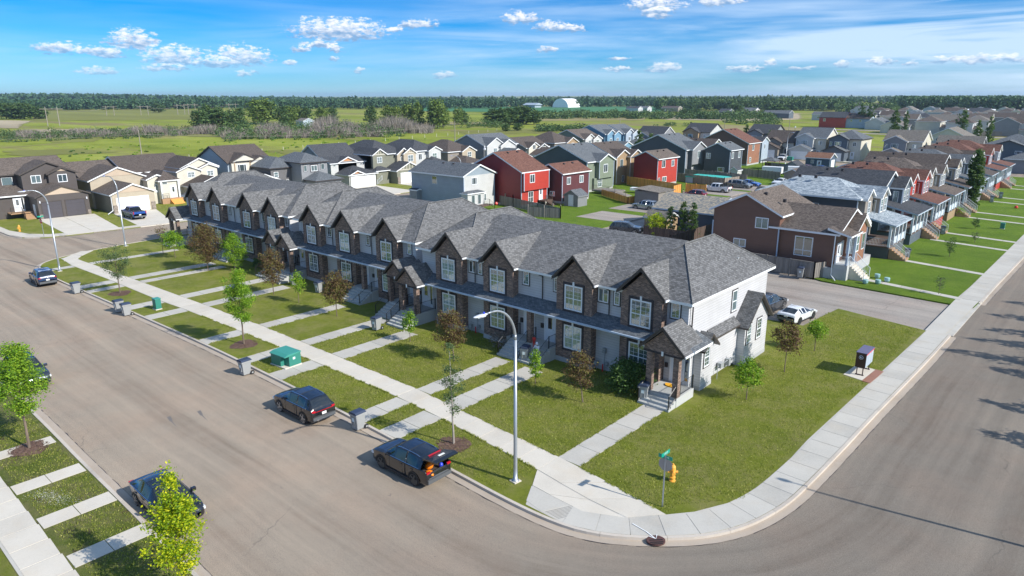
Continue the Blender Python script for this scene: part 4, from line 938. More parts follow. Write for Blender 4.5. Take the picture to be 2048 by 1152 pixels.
    for (cx, side, zt, ns) in porches:
        yf = yw-2.4; porch_gable(o, cx, yf, yw+0.3, 3.62, 1.6 if side else 1.45, 0.95)
        l = MB(); l.box(cx-1.15,cx+1.15,yf+0.12,yw-0.002,-0.2,zt); P('landing', l, ['concrete_step'])
        for sx in (-1,1): p = MB(); p.box(cx+sx*0.95-0.19,cx+sx*0.95+0.19,yf+0.16,yf+0.54,zt-0.002,3.4); P('brick_post', p, ['brick_brown'])
        stairs(o, cx-1.12, cx+1.12, yf+0.12-0.3*ns, yf+0.118, zt, ns)
        for sx in (-1,1):
            railing(o, [(cx+sx*1.08,yf+0.15-0.3*ns,0.08),(cx+sx*1.08,yf+0.1,zt-0.1)])
            railing(o, [(cx+sx*1.1,yf+0.6,zt),(cx+sx*1.1,yw-0.1,zt)])
        door(o, '-Y', yw, cx-0.1, zt, 0.92, 2.05, 'door_white', True, True)
        m_ = MB(); m_.box(cx-0.98,cx-0.78,yw-0.12,yw,zt+0.95,zt+1.25); P('letterbox', m_, ['trim_dark'])
    for i in range(4):
        x = xl+(xr-xl)*(i+0.5)/4+RNG.uniform(-.5,.5); m_ = MB(); yv = (yw+yn)/2+2.2; m_.box(x-0.13,x+0.13,yv-0.13,yv+0.13,7.9,8.32); P('roof_vent', m_, ['trim_dark'])
    return o, yw
def pairwins(b, right_inner): pass
W5 = 5.02
o1, yw1 = townrow('nearest townhouse row, ending at the corner lawn with a long white side wall', -19.5, -44.95, 38.5, [-22.6,-28.1,-35.45,-41.0], 0,
    [(-20.42,0.66,1.05,5.02),(-24.9,0.46,0.95,5.02),(-26.02,0.86,1.0,5.02),(-30.2,0.40,1.05,5.02),(-33.1,0.62,1.1,5.02),(-37.95,0.5,1.0,5.02),(-38.8,0.86,1.0,5.02)],
    [(-32.75,0,-33.95,-31.75,(-33.6,-31.85),(-33.5,-31.9)),(-30.7,0,-31.75,-29.70,(-31.6,-29.75),(-29.8,))],
    [(-19.95,1,0.62,3),(-44.5,0,1.0,5)], ([-25.45,-31.4,-38.45],[-25.7,-38.3],[-31.75]))
o2, yw2 = townrow('middle townhouse row with three brick gables, icicle lights under its porch roof', -46.95, -66.0, 39.5, [-50.35,-56.85,-62.6], 0,
    [(-47.85,0.62,1.05,5.02),(-53.95,0.55,1.1,5.02),(-52.3,0.4,1.0,5.02),(-59.0,0.45,1.0,5.02),(-60.3,0.8,1.0,5.02),(-65.0,0.5,1.0,5.02)],
    [(-54.6,0,-55.25,-53.4,(-54.9,-53.45),(-55.0,)),(-52.6,0,-53.4,-51.95,(-53.3,-52.0),(-52.05,))],
    [(-47.3,0,1.0,5),(-65.6,0,1.0,5)], ([-53.3,-59.7],[-59.6],[-53.4]))
o3, yw3 = townrow('farthest townhouse row with four brick gables, at the left end by the street', -68.05, -93.2, 39.7, [-70.7,-76.2,-83.7,-89.6], 0,
    [(-68.7,0.62,1.05,5.02),(-73.6,0.8,1.0,5.02),(-78.9,0.5,1.05,5.02),(-81.5,0.5,1.05,5.02),(-86.5,0.8,1.0,5.02)],
    [(-81.2,0,-82.1,-80.2,(-81.8,-80.3),(-81.9,)),(-79.0,0,-80.2,-77.8,(-79.8,-78.1),(-78.1,))],
    [(-68.5,0,1.0,5),(-92.9,0,0.8,4)], ([-80.2,-73.4],[-73.3],[-80.15]))
# icicle lights hanging under the porch gutter of the middle row
ic = MB()
for i in range(60):
    x = -64.8+i*0.29; l = RNG.uniform(0.08,0.26); ic.tube((x,yw2-1.5,3.52),(x,yw2-1.5,3.52-l),0.012,0.006,3,caps=False)
ic.build('icicle_lights', ['trim_white'], o2)
# white side wall of the near row: small bump-outs with gables, roof strip between, side windows, services
def side_bump(o, xw, xo, y0, y1, ze, pitch, wm='siding_white'):
    cy = (y0+y1)/2; w = MB(); hw = (y1-y0)/2
    w.box(xw-0.1,xo,y0,y1,0.3,ze,0,skip='b'); zr = ze+hw*pitch
    w.extr([(y0,ze),(cy,zr-0.02),(y1,ze)], 'x', xw-0.1, xo); w.build('bump_out', [wm], o)
    f = MB(); f.box(xw,xo+0.02,y0-0.02,y1+0.02,-0.2,0.3,0,skip='b'); f.build('foundation', ['foundation'], o)
    r = MB(); gable_roof(r, 'x', xw-0.05, xo, y0, y1, ze-0.28*pitch+0.12, pitch, oh=0.28, t=0.14, gap=0.34, side=(0,1)); r.build('bump_roof', ['roof_grey','trim_brown'], o)
side_bump(o1, -19.5, -18.92, 40.25, 41.9, 3.05, 0.9); side_bump(o1, -19.5, -18.62, 46.3, 50.3, 3.15, 0.95)
r = MB(); r.extr([(-18.95,3.05),(-18.95,3.17),(-19.52,3.72),(-19.52,3.6)], 'y', 41.95, 46.2, [1,0,1,1], cap=1); r.build('side_roof_strip', ['roof_grey','trim_brown'], o1)
w = MB(); w.box(-19.5,-19.18,41.9,46.3,0.3,3.1,0,skip='b'); w.build('wall', ['siding_white'], o1)
r = MB(); r.extr([(-18.2,3.50),(-18.2,3.66),(-19.4,4.2),(-19.4,4.05)], 'y', 37.75, 40.2, [1,0,1,1], cap=1); r.build('porch_roof', ['roof_slate','trim_white'], o1)
window(o1, '+X', -18.92, 40.95, 1.55, 0.75, 1.4, 'hg', surround='trim_dark'); window(o1, '+X', -18.62, 46.95, 1.6, 0.75, 1.45, 'hg', surround='trim_dark'); window(o1, '+X', -18.62, 48.75, 1.55, 0.85, 1.55, 'hg', surround='trim_dark'); window(o1, '+X', -19.5, 46.0, 4.1, 0.8, 1.55, 'h', surround='trim_dark')
m_ = MB(); m_.tube((-19.35,yw1+0.25,0.4),(-19.35,yw1+0.25,6.0),0.045,0.045,6); m_.tube((-19.35,yw1+0.25,6.0),(-19.15,yw1-0.2,6.15),0.045,0.045,6); m_.build('downspout', ['trim_dark'], o1)
m_ = MB(); m_.box(-19.1,-18.8,43.1,43.6,0.75,1.1); m_.tube((-18.95,42.9,0),(-18.95,42.9,1.2),0.025,0.025,5); m_.tube((-18.95,42.9,0.9),(-18.95,45.6,0.95),0.025,0.025,5); m_.tube((-18.95,45.6,0.95),(-18.95,45.6,0.3),0.025,0.025,5); m_.tube((-18.95,44.2,0.95),(-18.95,44.2,1.3),0.025,0.025,5); m_.box(-19.15,-18.85,44.5,44.8,0.5,1.0); m_.build('gas_meter', ['meter_grey'], o1)
m_ = MB(); m_.box(-20.55,-20.33,48.0,48.25,7.2,7.52); m_.build('roof_vent', ['meter_grey'], o1)
for (cx, cy, rx, ry) in [(-20.1,38.4,0.5,0.3)]:
    m_ = MB(); m_.prism([(cx+rx*math.cos(t)*RNG.uniform(.7,1.1), cy+ry*math.sin(t)*RNG.uniform(.7,1.1)) for t in [i*0.63 for i in range(10)]], 0.63, 0.70); m_.build('door_mat', ['mat_yellow'], None, label='bright yellow bundle lying on the corner unit porch', category='door mat')
# ------------------------------------------------------------------ houses with front garages (left row), fronts face +X
def steps_simple(o, x0, x1, y0, y1, zt, n, mname='wood_step', rail=None):
    stairs(o, x0, x1, y0, y1, zt, n, '+X', mname)
def timber(o, x, y0, y1, z0, zr, n=5, m_='trim_white', pitch=0.5):
    """upright boards in a gable triangle facing +X"""
    b = MB(); c = (y0+y1)/2
    for i in range(1, n):
        y = y0+(y1-y0)*i/n; top = z0+(zr-z0)*(1-abs(y-c)/((y1-y0)/2)); b.box(x,x+0.05,y-0.06,y+0.06,z0,max(z0+0.1,top-0.15))
    b.box(x,x+0.055,y0+0.1,y1-0.1,z0-0.1,z0+0.06); b.build('timber_boards', [m_], o)
def gable_panel(o, x, yc, hw, z0, zr, m_):
    b = MB(); b.extr([(yc-hw,z0),(yc,zr),(yc+hw,z0)], 'x', x, x+0.03); b.build('gable_panel', [m_], o)

# dark brown-grey house with two dark garage doors
h = House('house', (-138,34), 'dark brown two-storey house with two charcoal garage doors, farthest left')
G = 'siding_black_brown'; RB = 'roof_brown'
h.sec('gy', -149.5,-137.2, 17,40.0, 6.65, 0.34, G, RB, 'trim_brown')
h.sec('gx', -140,-134.5, 32.3,39.9, 6.72, 0.46, G, RB, 'trim_brown', oh=0.35)
h.sec('gx', -139,-133.7, 35.9,39.95, 6.60, 0.46, G, RB, 'trim_brown', oh=0.3)
h.sec('gx', -135.5,-129, 32.5,39.9, 3.55, 0.40, G, RB, 'trim_brown', oh=0.35)
h.sec('gx', -139,-133.5, 22,32.5, 3.6, 0.0001, G, RB, 'trim_brown', oh=0.1)
r = MB(); r.extr([(-133.0,3.45),(-133.0,3.65),(-137.6,5.1),(-137.6,4.9)], 'y', 21.6, 33.2, [1,0,1,1], cap=1); r.build('porch_roof', [RB,'trim_white'], h.o)
gable_panel(h.o, -128.97, 36.2, 3.0, 3.72, 4.95, 'gable_tan'); gable_panel(h.o, -133.68, 37.92, 1.2, 6.95, 7.4, 'gable_tan')
h.win('+X',-137.2,30.9,4.75,1.5,1.45,'n'); h.win('+X',-134.5,34.3,5.15,1.45,1.3,'v'); h.win('+X',-133.7,37.9,5.1,1.4,1.3,'v')
garage_door(h.o,'+X',-129,34.4,0.03,2.75,2.6,'garage_dark','trim_brown'); garage_door(h.o,'+X',-129,37.8,0.03,2.75,2.6,'garage_dark','trim_brown')
for y in (32.75,39.7): m_ = MB(); m_.box(-129.02,-128.9,y-0.22,y+0.22,0,0.75); m_.build('stone_pier', ['brick_stone'], h.o)
for y in (32.8,39.55): m_ = MB(); m_.box(-129,-128.8,y-0.08,y+0.08,2.55,2.9); m_.build('wall_lamp', ['lamp_head'], h.o)
door(h.o,'+X',-133.5,30.9,1.0,0.95,2.1,'door_white',True,True)
m_ = MB(); m_.box(-133.5,-131.6,29.3,32.4,0.85,1.0); m_.build('porch_deck', ['wood_step'], h.o); steps_simple(h.o,-131.6,-130.2,31.0,32.3,0.95,4)
railing(h.o, [(-131.65,29.4,1.0),(-131.65,30.9,1.0),(-130.25,30.9,0.1)], 'rail_black'); door(h.o,'-Y',32.5,-131,0.1,0.85,2.0,'door_white',False)
# beige house behind the blue pickup
h = House('house', (-135,46), 'beige house with brown roof, wide white garage door and stone piers, behind the blue pickup')
h.sec('gy', -152,-139, 42.3,53.0, 4.9, 0.36, 'siding_taupe', RB); h.sec('gx', -142,-134, 42.0,51.2, 4.85, 0.42, 'siding_beige', RB)
h.sec('gx', -136,-126, 42.4,49.2, 3.15, 0.42, 'siding_beige', RB); h.sec('gx', -140,-132, 50.6,54.0, 4.5, 0.42, 'siding_cream', RB, oh=0.3)
gable_panel(h.o,-125.97,45.8,2.9,3.35,4.45,'gable_tan'); gable_panel(h.o,-133.97,46.6,3.4,5.4,6.6,'gable_tan')
garage_door(h.o,'+X',-126,45.6,0.03,5.0,2.4); 
for y in (42.75,48.85): m_ = MB(); m_.box(-126.02,-125.86,y-0.33,y+0.33,0,1.35); m_.build('stone_pier', ['brick_stone'], h.o)
w_ = MB(); w_.box(-136,-126,42.36,42.39,0,3.2); w_.build('side_wall', ['siding_taupe'], h.o)  # darker skin puts the shade of this side into the siding colour
h.win('+X',-132,52.3,2.0,1.0,1.5,'v'); h.win('-Y',42.3,-147,2.6,0.9,1.4,'n'); h.win('-Y',42.3,-143.5,2.6,0.9,1.4,'n')
m_ = MB(); m_.tube((-126.1,42.3,3.0),(-126.1,42.3,0.5),0.06,0.06,6); m_.tube((-126.1,42.3,0.5),(-125.3,41.2,0.1),0.06,0.06,6); m_.build('downspout', ['trim_white'], h.o)
h.vents([(-147,47,6.6),(-147,49,6.5),(-147,51,6.4)])
# cream house with orange wooden steps
h = House('house', (-137,58), 'cream two-storey house with brown roof and orange wooden front steps')
h.sec('gy', -152,-138, 49.5,61, 5.3, 0.36, 'siding_taupe', 'roof_midbrown'); h.sec('gx', -142,-133, 57.3,64.2, 5.9, 0.46, 'siding_cream', 'roof_midbrown', oh=0.4)
h.sec('gx', -140,-132.6, 60.6,64.0, 5.75, 0.42, 'siding_cream', 'roof_midbrown', oh=0.3); h.sec('gx', -139,-132.4, 56.2,60.6, 5.4, 0.42, 'siding_cream', 'roof_midbrown', oh=0.3)
h.sec('gx', -136,-127.5, 57.0,64.5, 2.9, 0.4, 'siding_cream', 'roof_midbrown'); h.sec('hip', -138,-131, 52.3,55.6, 4.2, 0.8, 'siding_cream', 'roof_midbrown', oh=0.35)
h.win('+X',-132.4,58.8,4.15,1.4,1.05,'vhg'); h.win('+X',-132.6,62.6,4.15,1.3,1.05,'vhg'); door(h.o,'+X',-131,54.6,1.0,0.95,2.1); h.win('+X',-131,53.2,3.45,0.9,0.5,'n'); h.win('-Y',49.5,-141,2.6,0.8,1.3,'n')
for y in (52.4,55.5): m_ = MB(); m_.box(-130.8,-130.55,y-0.12,y+0.12,0.9,4.0); m_.build('porch_post', ['trim_white'], h.o)
m_ = MB(); m_.box(-131,-130.4,52.2,56,0.0,0.95); m_.build('porch_deck', ['wood_step'], h.o); steps_simple(h.o,-130.4,-129.0,53.6,55.6,0.95,4,'wood_new'); railing(h.o, [(-130.45,52.4,0.95),(-130.45,53.5,0.95)], 'rail_black')
h.vents([(-145,52,7.2),(-145,54,7.2),(-145,56,7.2),(-145,59,7.2)])
# brown roofed white house
h = House('house', (-140,71), 'white two-storey house with dark brown roof and two cream gable triangles')
h.sec('gy', -147,-134, 66.9,76.2, 6.25, 0.42, 'siding_paleblue', 'roof_midbrown', 'trim_brown'); h.sec('gx', -140,-133.6, 67.4,73.2, 6.3, 0.5, 'siding_lightgrey', 'roof_midbrown', 'trim_brown', oh=0.35)
h.sec('gx', -139,-133.2, 71.6,75.4, 6.2, 0.5, 'siding_lightgrey', 'roof_midbrown', 'trim_brown', oh=0.35)
w_ = MB(); w_.box(-134.1,-133.15,67.3,75.9,0.0,6.0); w_.build('front_wall', ['siding_cream'], h.o)
gable_panel(h.o,-133.12,70.3,2.2,6.45,7.45,'siding_cream'); gable_panel(h.o,-133.1,73.5,1.5,6.4,7.1,'siding_cream')
h.win('+X',-133.12,69.4,4.3,1.9,1.5,'V'); h.win('+X',-133.12,73.3,4.2,1.9,1.6,'V'); h.sec('gx', -135,-126, 66.8,73.2, 2.9, 0.4, 'siding_cream', 'roof_midbrown')
for y in (67.9,71.2): m_ = MB(); m_.box(-133.12,-133.05,y-0.1,y+0.1,4.0,6.2); m_.build('panel_board', ['siding_tan'], h.o)
# grey house with low hipped garage
h = House('house', (-127,80), 'grey two-storey house with hipped slate roofs and a low hipped garage')
h.sec('hip', -132,-122.3, 76.0,82.0, 6.25, 0.48, 'siding_grey', 'roof_slate', 'trim_dark'); h.sec('hip', -142,-126, 71.5,78.5, 5.3, 0.45, 'siding_darkgrey', 'roof_slate', 'trim_dark')
h.sec('hip', -128,-118.3, 76.6,82.3, 3.0, 0.42, 'siding_grey', 'roof_slate', 'trim_dark', oh=0.5); garage_door(h.o,'+X',-118.3,79.4,0.03,4.6,2.3)
h.win('+X',-122.3,76.9,4.5,0.7,1.2,'n',surround='trim_dark'); h.win('+X',-122.3,78.9,4.4,1.5,1.2,'v',surround='trim_dark'); h.win('+X',-122.3,80.9,4.6,0.8,1.15,'n',surround='trim_dark'); door(h.o,'+X',-126,73.5,0.6,0.95,2.1,'door_white'); h.win('+X',-126,72.6,3.4,1.0,1.1,'h',surround='trim_dark'); h.win('+X',-126,75,0.8,0.6,2.0,'n')
# dark roof, twin white garage doors, orange gables
h = House('house', (-130,91), 'house with charcoal roof, orange gable triangles and twin white garage doors')
h.sec('gy', -141,-130.2, 86.6,96.0, 5.0, 0.62, 'siding_grey', 'roof_charcoal'); h.sec('gx', -137,-128, 88.6,93.4, 5.0, 0.44, 'siding_lightgrey', 'roof_charcoal', oh=0.35)
w_ = MB(); w_.box(-130.4,-128.0,86.7,95.6,0,4.85); w_.build('front_wall', ['siding_lightgrey'], h.o)
r = MB(); r.extr([(-127.7,4.8),(-127.7,4.98),(-130.6,6.2),(-130.6,5.9)], 'y', 86.3, 96.0, [1,0,1,1], cap=1); r.build('eave_roof', ['roof_charcoal','trim_white'], h.o)
h.sec('hip', -130,-123.5, 88.0,95.0, 2.75, 0.42, 'siding_lightgrey', 'roof_charcoal'); h.sec('gx', -127,-123.3, 88.2,91.6, 2.8, 0.42, 'siding_lightgrey', 'roof_charcoal', oh=0.3)
gable_panel(h.o,-127.97,91.0,1.9,5.25,6.1,'gable_orange'); gable_panel(h.o,-123.27,89.9,1.2,2.95,3.5,'gable_orange')
garage_door(h.o,'+X',-123.3,89.8,0.03,2.7,2.15); garage_door(h.o,'+X',-123.5,93.2,0.03,2.9,2.15)
h.win('+X',-128,87.6,4.3,0.7,0.35,'n'); h.win('+X',-128,94.6,4.2,0.7,0.35,'n'); railing(h.o, [(-123.6,95.4,0.1),(-123.6,96.8,1.0)], 'rail_white')
# olive craftsman pair with timbered gables
h = House('house', (-130,103), 'olive two-storey house with charcoal roof and cream timbered gables over a white garage')
h.sec('hip', -140,-126, 95.9,106.0, 6.35, 0.5, 'siding_olive', 'roof_charcoal','trim_white'); h.sec('gx', -133,-125.4, 95.9,99.6, 6.3, 0.62, 'siding_olive', 'roof_charcoal', oh=0.35)
h.sec('gx', -133,-125.2, 102.6,106.2, 6.1, 0.66, 'siding_beige', 'roof_charcoal', oh=0.3); h.sec('gx', -134,-124.6, 104.0,107.6, 6.2, 0.6, 'siding_beige', 'roof_charcoal', oh=0.3)
h.sec('gx', -131,-121.6, 99.4,106.6, 2.85, 0.45, 'siding_olive', 'roof_charcoal', oh=0.4); h.sec('hip', -131,-124.0, 95.6,99.3, 3.0, 0.45, 'siding_olive', 'roof_charcoal')
timber(h.o,-121.55,99.6,106.4,3.0,4.6,8,'siding_cream'); timber(h.o,-125.35,96.1,99.4,6.35,7.4,5,'siding_cream'); timber(h.o,-124.55,104.2,107.4,6.3,7.3,5,'siding_cream')
garage_door(h.o,'+X',-121.6,103.0,0.03,5.0,2.2); h.win('+X',-125.4,97.7,4.5,1.4,1.3,'vhg'); h.win('+X',-125.2,104.0,4.0,1.0,1.5,'hg'); h.win('+X',-124.6,106.0,4.3,1.6,1.5,'vhg')
m_ = MB(); m_.box(-121.62,-121.4,99.45,100.1,0,1.5); m_.build('stone_pier', ['brick_stone'], h.o)
h = House('house', (-130,113), 'pale grey two-storey house with charcoal roof and white gable, right of the timbered one')
h.sec('hip', -140,-126.5, 108.4,116.6, 6.4, 0.5, 'siding_lightgrey', 'roof_charcoal'); h.sec('gx', -131,-125.6, 112.6,116.4, 6.3, 0.45, 'siding_lightgrey', 'roof_charcoal', oh=0.35)
h.sec('hip', -131,-121.5, 109.6,117, 2.9, 0.5, 'siding_lightgrey', 'roof_charcoal'); h.win('+X',-126.5,110.6,4.2,1.1,1.5,'v'); h.win('+X',-125.6,114.4,4.3,1.4,1.4,'vh'); garage_door(h.o,'+X',-121.5,113.2,0.03,4.8,2.2)
def front_house(y0, w, lab, wall, roof, trim='trim_white', sty=0, front='siding_lightgrey', X=-128, ex=0):
    h = House('house', (X-6, y0+w/2), lab)
    if sty:
        h.sec('hip', X-12,X, y0,y0+w, 5.4+ex, 0.5, wall, roof, trim); h.sec('gx', X-5,X+0.8, y0+w*0.45,y0+w-0.5, 5.3+ex, 0.5, front, roof, trim, oh=0.3); h.sec('hip', X-4,X+6, y0+0.4,y0+w*0.7, 2.9, 0.42, front, roof, trim)
        garage_door(h.o,'+X',X+6,y0+w*0.38,0.03,4.6,2.2); h.win('+X',X+0.8,y0+w*0.72,3.8,1.4,1.3,'vh'); h.win('-Y',y0,X-5,3.4,0.9,1.2,'n'); return h
    h.sec('gy', X-12,X, y0,y0+w, 5.9+ex, 0.42, wall, roof, trim); h.sec('gx', X-6,X+0.8, y0+0.4,y0+w*0.55, 5.85+ex, 0.55, front, roof, trim, oh=0.35)
    h.sec('gx', X-5,X+1.3, y0+w*0.4,y0+w*0.85, 5.7+ex, 0.5, front, roof, trim, oh=0.3); h.sec('gx', X-5,X+6, y0+0.6,y0+w-0.8, 2.9, 0.42, front, roof, trim, oh=0.35)
    garage_door(h.o,'+X',X+6,y0+w/2,0.03,4.6,2.2); h.win('+X',X+0.8,y0+w*0.27,4.2,1.3,1.3,'v'); h.win('+X',X+1.3,y0+w*0.62,4.2,1.4,1.3,'vh')
    h.win('-Y',y0,X-5,3.8,0.9,1.2,'n'); return h
front_house(121,9.5,'brown roofed house with cream stepped gables, left of the lit grey gable','siding_taupe','roof_midbrown',front='siding_beige',sty=1)
front_house(134,13,'wide pale grey house with slate roof and twin white-edged gables behind the red house','siding_grey','roof_slate',front='siding_lightgrey',ex=0.3)
front_house(151,10,'low brown roofed house with white gable trims behind the charcoal roof','siding_grey','roof_midbrown',front='siding_cream',ex=-1.2)
front_house(164,11,'tan fronted house with brown hipped roof in the rear street','siding_taupe','roof_midbrown',front='siding_tan',sty=1)
front_house(178,10,'dull green house with brown roof in the rear street','siding_green','roof_brown',front='siding_lightgrey')
h = front_house(190,9,'light blue two-storey house with white stepped gables','siding_blue','roof_slate',front='siding_blue',ex=1.0); h = front_house(201,9.5,'second light blue gable house in the rear street','siding_blue','roof_slate',front='siding_paleblue',ex=0.8)

# ------------------------------------------------------------------ middle row: rear faces look to +X (the lane)
def rear_house(lab, x0, x1, y0, y1, ze, side, rear, roof, pitch=0.42, wins=(), upper=None, ax='x', boards=True, zf=0.4, extra=None):
    h = House('house', ((x0+x1)/2,(y0+y1)/2), lab); z = ze-0.12
    gm = {'gx': 'x', 'gy': 'y'}
    h.sec('g'+ax, x0,x1, y0,y1, ze, pitch, side, roof, 'trim_white', z0=zf)
    # rear skin
    w_ = MB(); w_.box(x1,x1+0.03,y0+0.03,y1-0.03,zf,ze-0.05); w_.build('rear_wall', [rear], h.o)
    f = MB(); f.box(x0-0.03,x1+0.05,y0-0.03,y1+0.03,-0.2,zf,0,skip='b'); f.build('foundation', ['foundation'], h.o)
    if boards: h.corner_boards([(x1+0.02,y0),(x1+0.02,y1)], zf, ze-0.1, 'trim_blue')
    for w in wins: h.win(*w)
    zr = ze+((y1-y0 if ax == 'x' else x1-x0)/2+0.45)*pitch
    h.vents([((x0+x1)/2+(0.7 if ax == 'y' else k), (y0+y1)/2-(0.7 if ax == 'x' else k-0.5), zr-0.28) for k in (-1.4,1.2)])
    if extra: extra(h)
    return h
def e1(h):
    h.sec('hip', -84.6,-83.1, 82.9,86.9, 2.95, 0.35, 'siding_lightgrey', 'roof_slate', oh=0.25)
    h.win('+X',-83.1,84.2,0.9,0.8,1.7,'n'); h.win('+X',-83.1,85.7,0.9,0.8,1.7,'n'); railing(h.o, [(-83.1,86.9,0.8),(-81.8,86.9,0.8),(-80.6,86.9,0.1)], 'rail_black')
    m_ = MB(); m_.box(-83.1,-81.7,85.0,87.6,0.6,0.8); m_.build('deck', ['wood_dark'], h.o)
    m_ = MB(); m_.box(-97.4,-95.4,82.3,83.4,0.2,2.5); m_.build('side_closet', ['siding_grey'], h.o); r = MB(); gable_roof(r,'x',-97.4,-95.4,82.3,83.5,2.6,0.3,oh=0.1,gap=0.1); r.build('closet_roof', ['roof_charcoal','trim_white'], h.o)
rear_house('pale grey two-storey house with slate roof right behind the townhouses', -98.0,-84.5, 83.4,91.0, 5.75, 'siding_greyblue', 'siding_lightgrey', 'roof_slate', 0.42, [('+X',-84.47,85.9,4.1,1.35,1.25,'V'),('+X',-84.47,88.4,1.0,0.9,1.3,'v'),('-Y',83.4,-91.8,3.9,1.3,1.35,'n','trim_white','glass_dark')], extra=e1)
def e2(h):
    door(h.o,'+X',-78.85,97.2,0.8,0.9,2.05,'door_white'); m_ = MB(); m_.box(-78.9,-77.3,96.5,98.8,0.6,0.8); m_.build('deck', ['wood_dark'], h.o); railing(h.o, [(-77.35,96.6,0.8),(-77.35,98.7,0.8)], 'wood_dark'); railing(h.o, [(-77.3,96.9,0.8),(-75.9,96.9,0.05)], 'wood_dark')
    stairs(h.o,-77.3,-76.0,97.0,98.3,0.75,4,'+X','wood_dark')
h = rear_house('red two-storey house with long shaded side and brown roof', -91.6,-78.9, 91.9,99.0, 6.12, 'siding_red_shaded', 'siding_red', 'roof_redbrown', 0.46, [('+X',-78.86,94.4,0.6,1.4,2.0,'hv')], ax='y', extra=None)
w_ = MB(); w_.box(-78.87,-78.35,92.0,98.9,2.85,5.95); w_.build('upper_wall', ['siding_red'], h.o); h.win('+X',-78.35,94.2,4.15,1.35,1.5,'v'); h.corner_boards([(-78.35,92.0),(-78.35,98.9)],2.85,5.95,'trim_blue'); e2(h)
rear_house('maroon two-storey house with red-brown roof', -82.0,-76.1, 99.9,108.1, 5.4, 'siding_maroon', 'siding_maroon', 'roof_redbrown', 0.48, [('+X',-76.07,101.8,3.3,1.15,1.35,'v'),('+X',-76.07,105.7,3.3,1.25,1.35,'v'),('-Y',99.9,-78.3,1.2,1.2,0.9,'v'),('+X',-76.07,105.0,0.8,1.6,1.2,'V')], ax='y')
h = rear_house('dark green two-storey house with grey-green rear wing and slate roof', -95.5,-81.5, 115.0,124.6, 6.1, 'siding_darkgreen', 'siding_green', 'roof_slate', 0.42, ax='y')
h.sec('gx', -88,-80.5, 118.0,123.2, 6.1, 0.46, 'siding_green', 'roof_slate', z0=2.6); w_ = MB(); w_.box(-81.6,-81.0,117.0,123.4,0.4,2.7); w_.build('lower_wall', ['siding_green'], h.o); h.win('+X',-80.5,120.2,3.7,1.5,1.7,'v'); h.win('+X',-81.0,119.0,0.8,1.5,2.0,'hv'); h.corner_boards([(-80.5,118.0),(-80.5,123.2)],2.6,6.0,'trim_blue')
h = rear_house('tan two-storey house with two narrow rear gables', -97,-84.6, 129.6,139.2, 5.95, 'siding_maroon', 'siding_tan', 'roof_midbrown', 0.42, ax='y')
h.sec('gx', -90,-84.0, 129.6,135.0, 6.0, 0.5, 'siding_tan', 'roof_midbrown', oh=0.3); h.sec('gx', -90,-83.2, 133.8,138.9, 5.9, 0.5, 'siding_tan', 'roof_midbrown', oh=0.35)
h.win('+X',-84.0,131.6,3.7,1.2,1.7,'n'); h.win('+X',-83.2,136.2,3.7,1.4,1.7,'v'); h.win('+X',-83.2,136.0,0.8,0.9,1.4,'v'); h.win('+X',-84.0,132.4,0.4,0.9,1.4,'n'); h.corner_boards([(-84,129.7),(-83.2,133.9),(-83.2,138.8)],0.3,5.9)
rear_house('bright red house with brown roof behind the new orange fence', -80.6,-74.8, 131.2,139.6, 6.0, 'siding_red_shaded', 'siding_red', 'roof_brown', 0.46, [('+X',-74.77,133.6,4.0,1.5,1.6,'v'),('+X',-74.77,137.6,4.0,1.3,1.4,'v'),('+X',-74.77,134.2,0.9,1.9,1.2,'v'),('+X',-74.77,132.0,0.3,0.7,1.7,'n')], ax='y', zf=0.6)
h = rear_house('charcoal two-storey house with long slate roof and grey rear', -97.5,-82, 157.0,167.0, 6.05, 'siding_charcoal', 'siding_grey', 'roof_slate', 0.42, ax='y'); h.sec('gx', -90,-80.9, 158.5,165.5, 6.1, 0.46, 'siding_grey', 'roof_slate', z0=2.4); h.win('+X',-80.9,161.8,3.8,1.5,1.8,'v'); h.win('+X',-82,160.5,0.5,1.5,2.2,'hv'); w_ = MB(); w_.box(-90,-80.95,158.3,158.5,0.3,5.9); w_.build('side_wall', ['siding_charcoal'], h.o)
h = rear_house('pale mint narrow house beside the charcoal house', -95,-81.5, 169.5,176.5, 6.0, 'siding_mint', 'siding_mint', 'roof_midbrown', 0.5, [('+X',-81.47,172,3.8,1.1,1.6,'v'),('+X',-81.47,172,0.8,1.0,1.4,'n')]); h.sec('gx', -88,-80.6, 172.8,176.6, 5.9, 0.5, 'siding_mint', 'roof_midbrown', oh=0.3); h.win('+X',-80.6,174.7,3.8,1.0,1.5,'v')
rear_house('dark charcoal house with blue-grey roof beside the brown house', -80,-73.4, 163.2,170.0, 6.0, 'siding_charcoal', 'siding_charcoal', 'roof_slate', 0.46, [('+X',-73.37,164.6,3.9,1.2,1.5,'v'),('+X',-73.37,168.4,3.9,1.2,1.5,'v'),('-Y',163.2,-79,3.7,1.2,1.4,'v'),('-Y',163.2,-75.5,0.7,1.8,1.1,'V')], ax='y')
h = rear_house('long dark brown house with rust coloured rear wall', -95,-80.0, 189.0,197.2, 6.05, 'siding_brown', 'siding_rust', 'roof_redbrown', 0.46, [('+X',-79.97,192.5,3.9,1.4,1.8,'v'),('+X',-79.97,191,0.8,1.3,1.4,'h')], ax='y')
rear_house('pale blue-white narrow house beside the rust wall', -90,-80.2, 199.0,203.6, 6.0, 'siding_paleblue', 'siding_paleblue', 'roof_charcoal', 0.5, [('+X',-80.17,201,3.9,0.9,1.4,'v')])
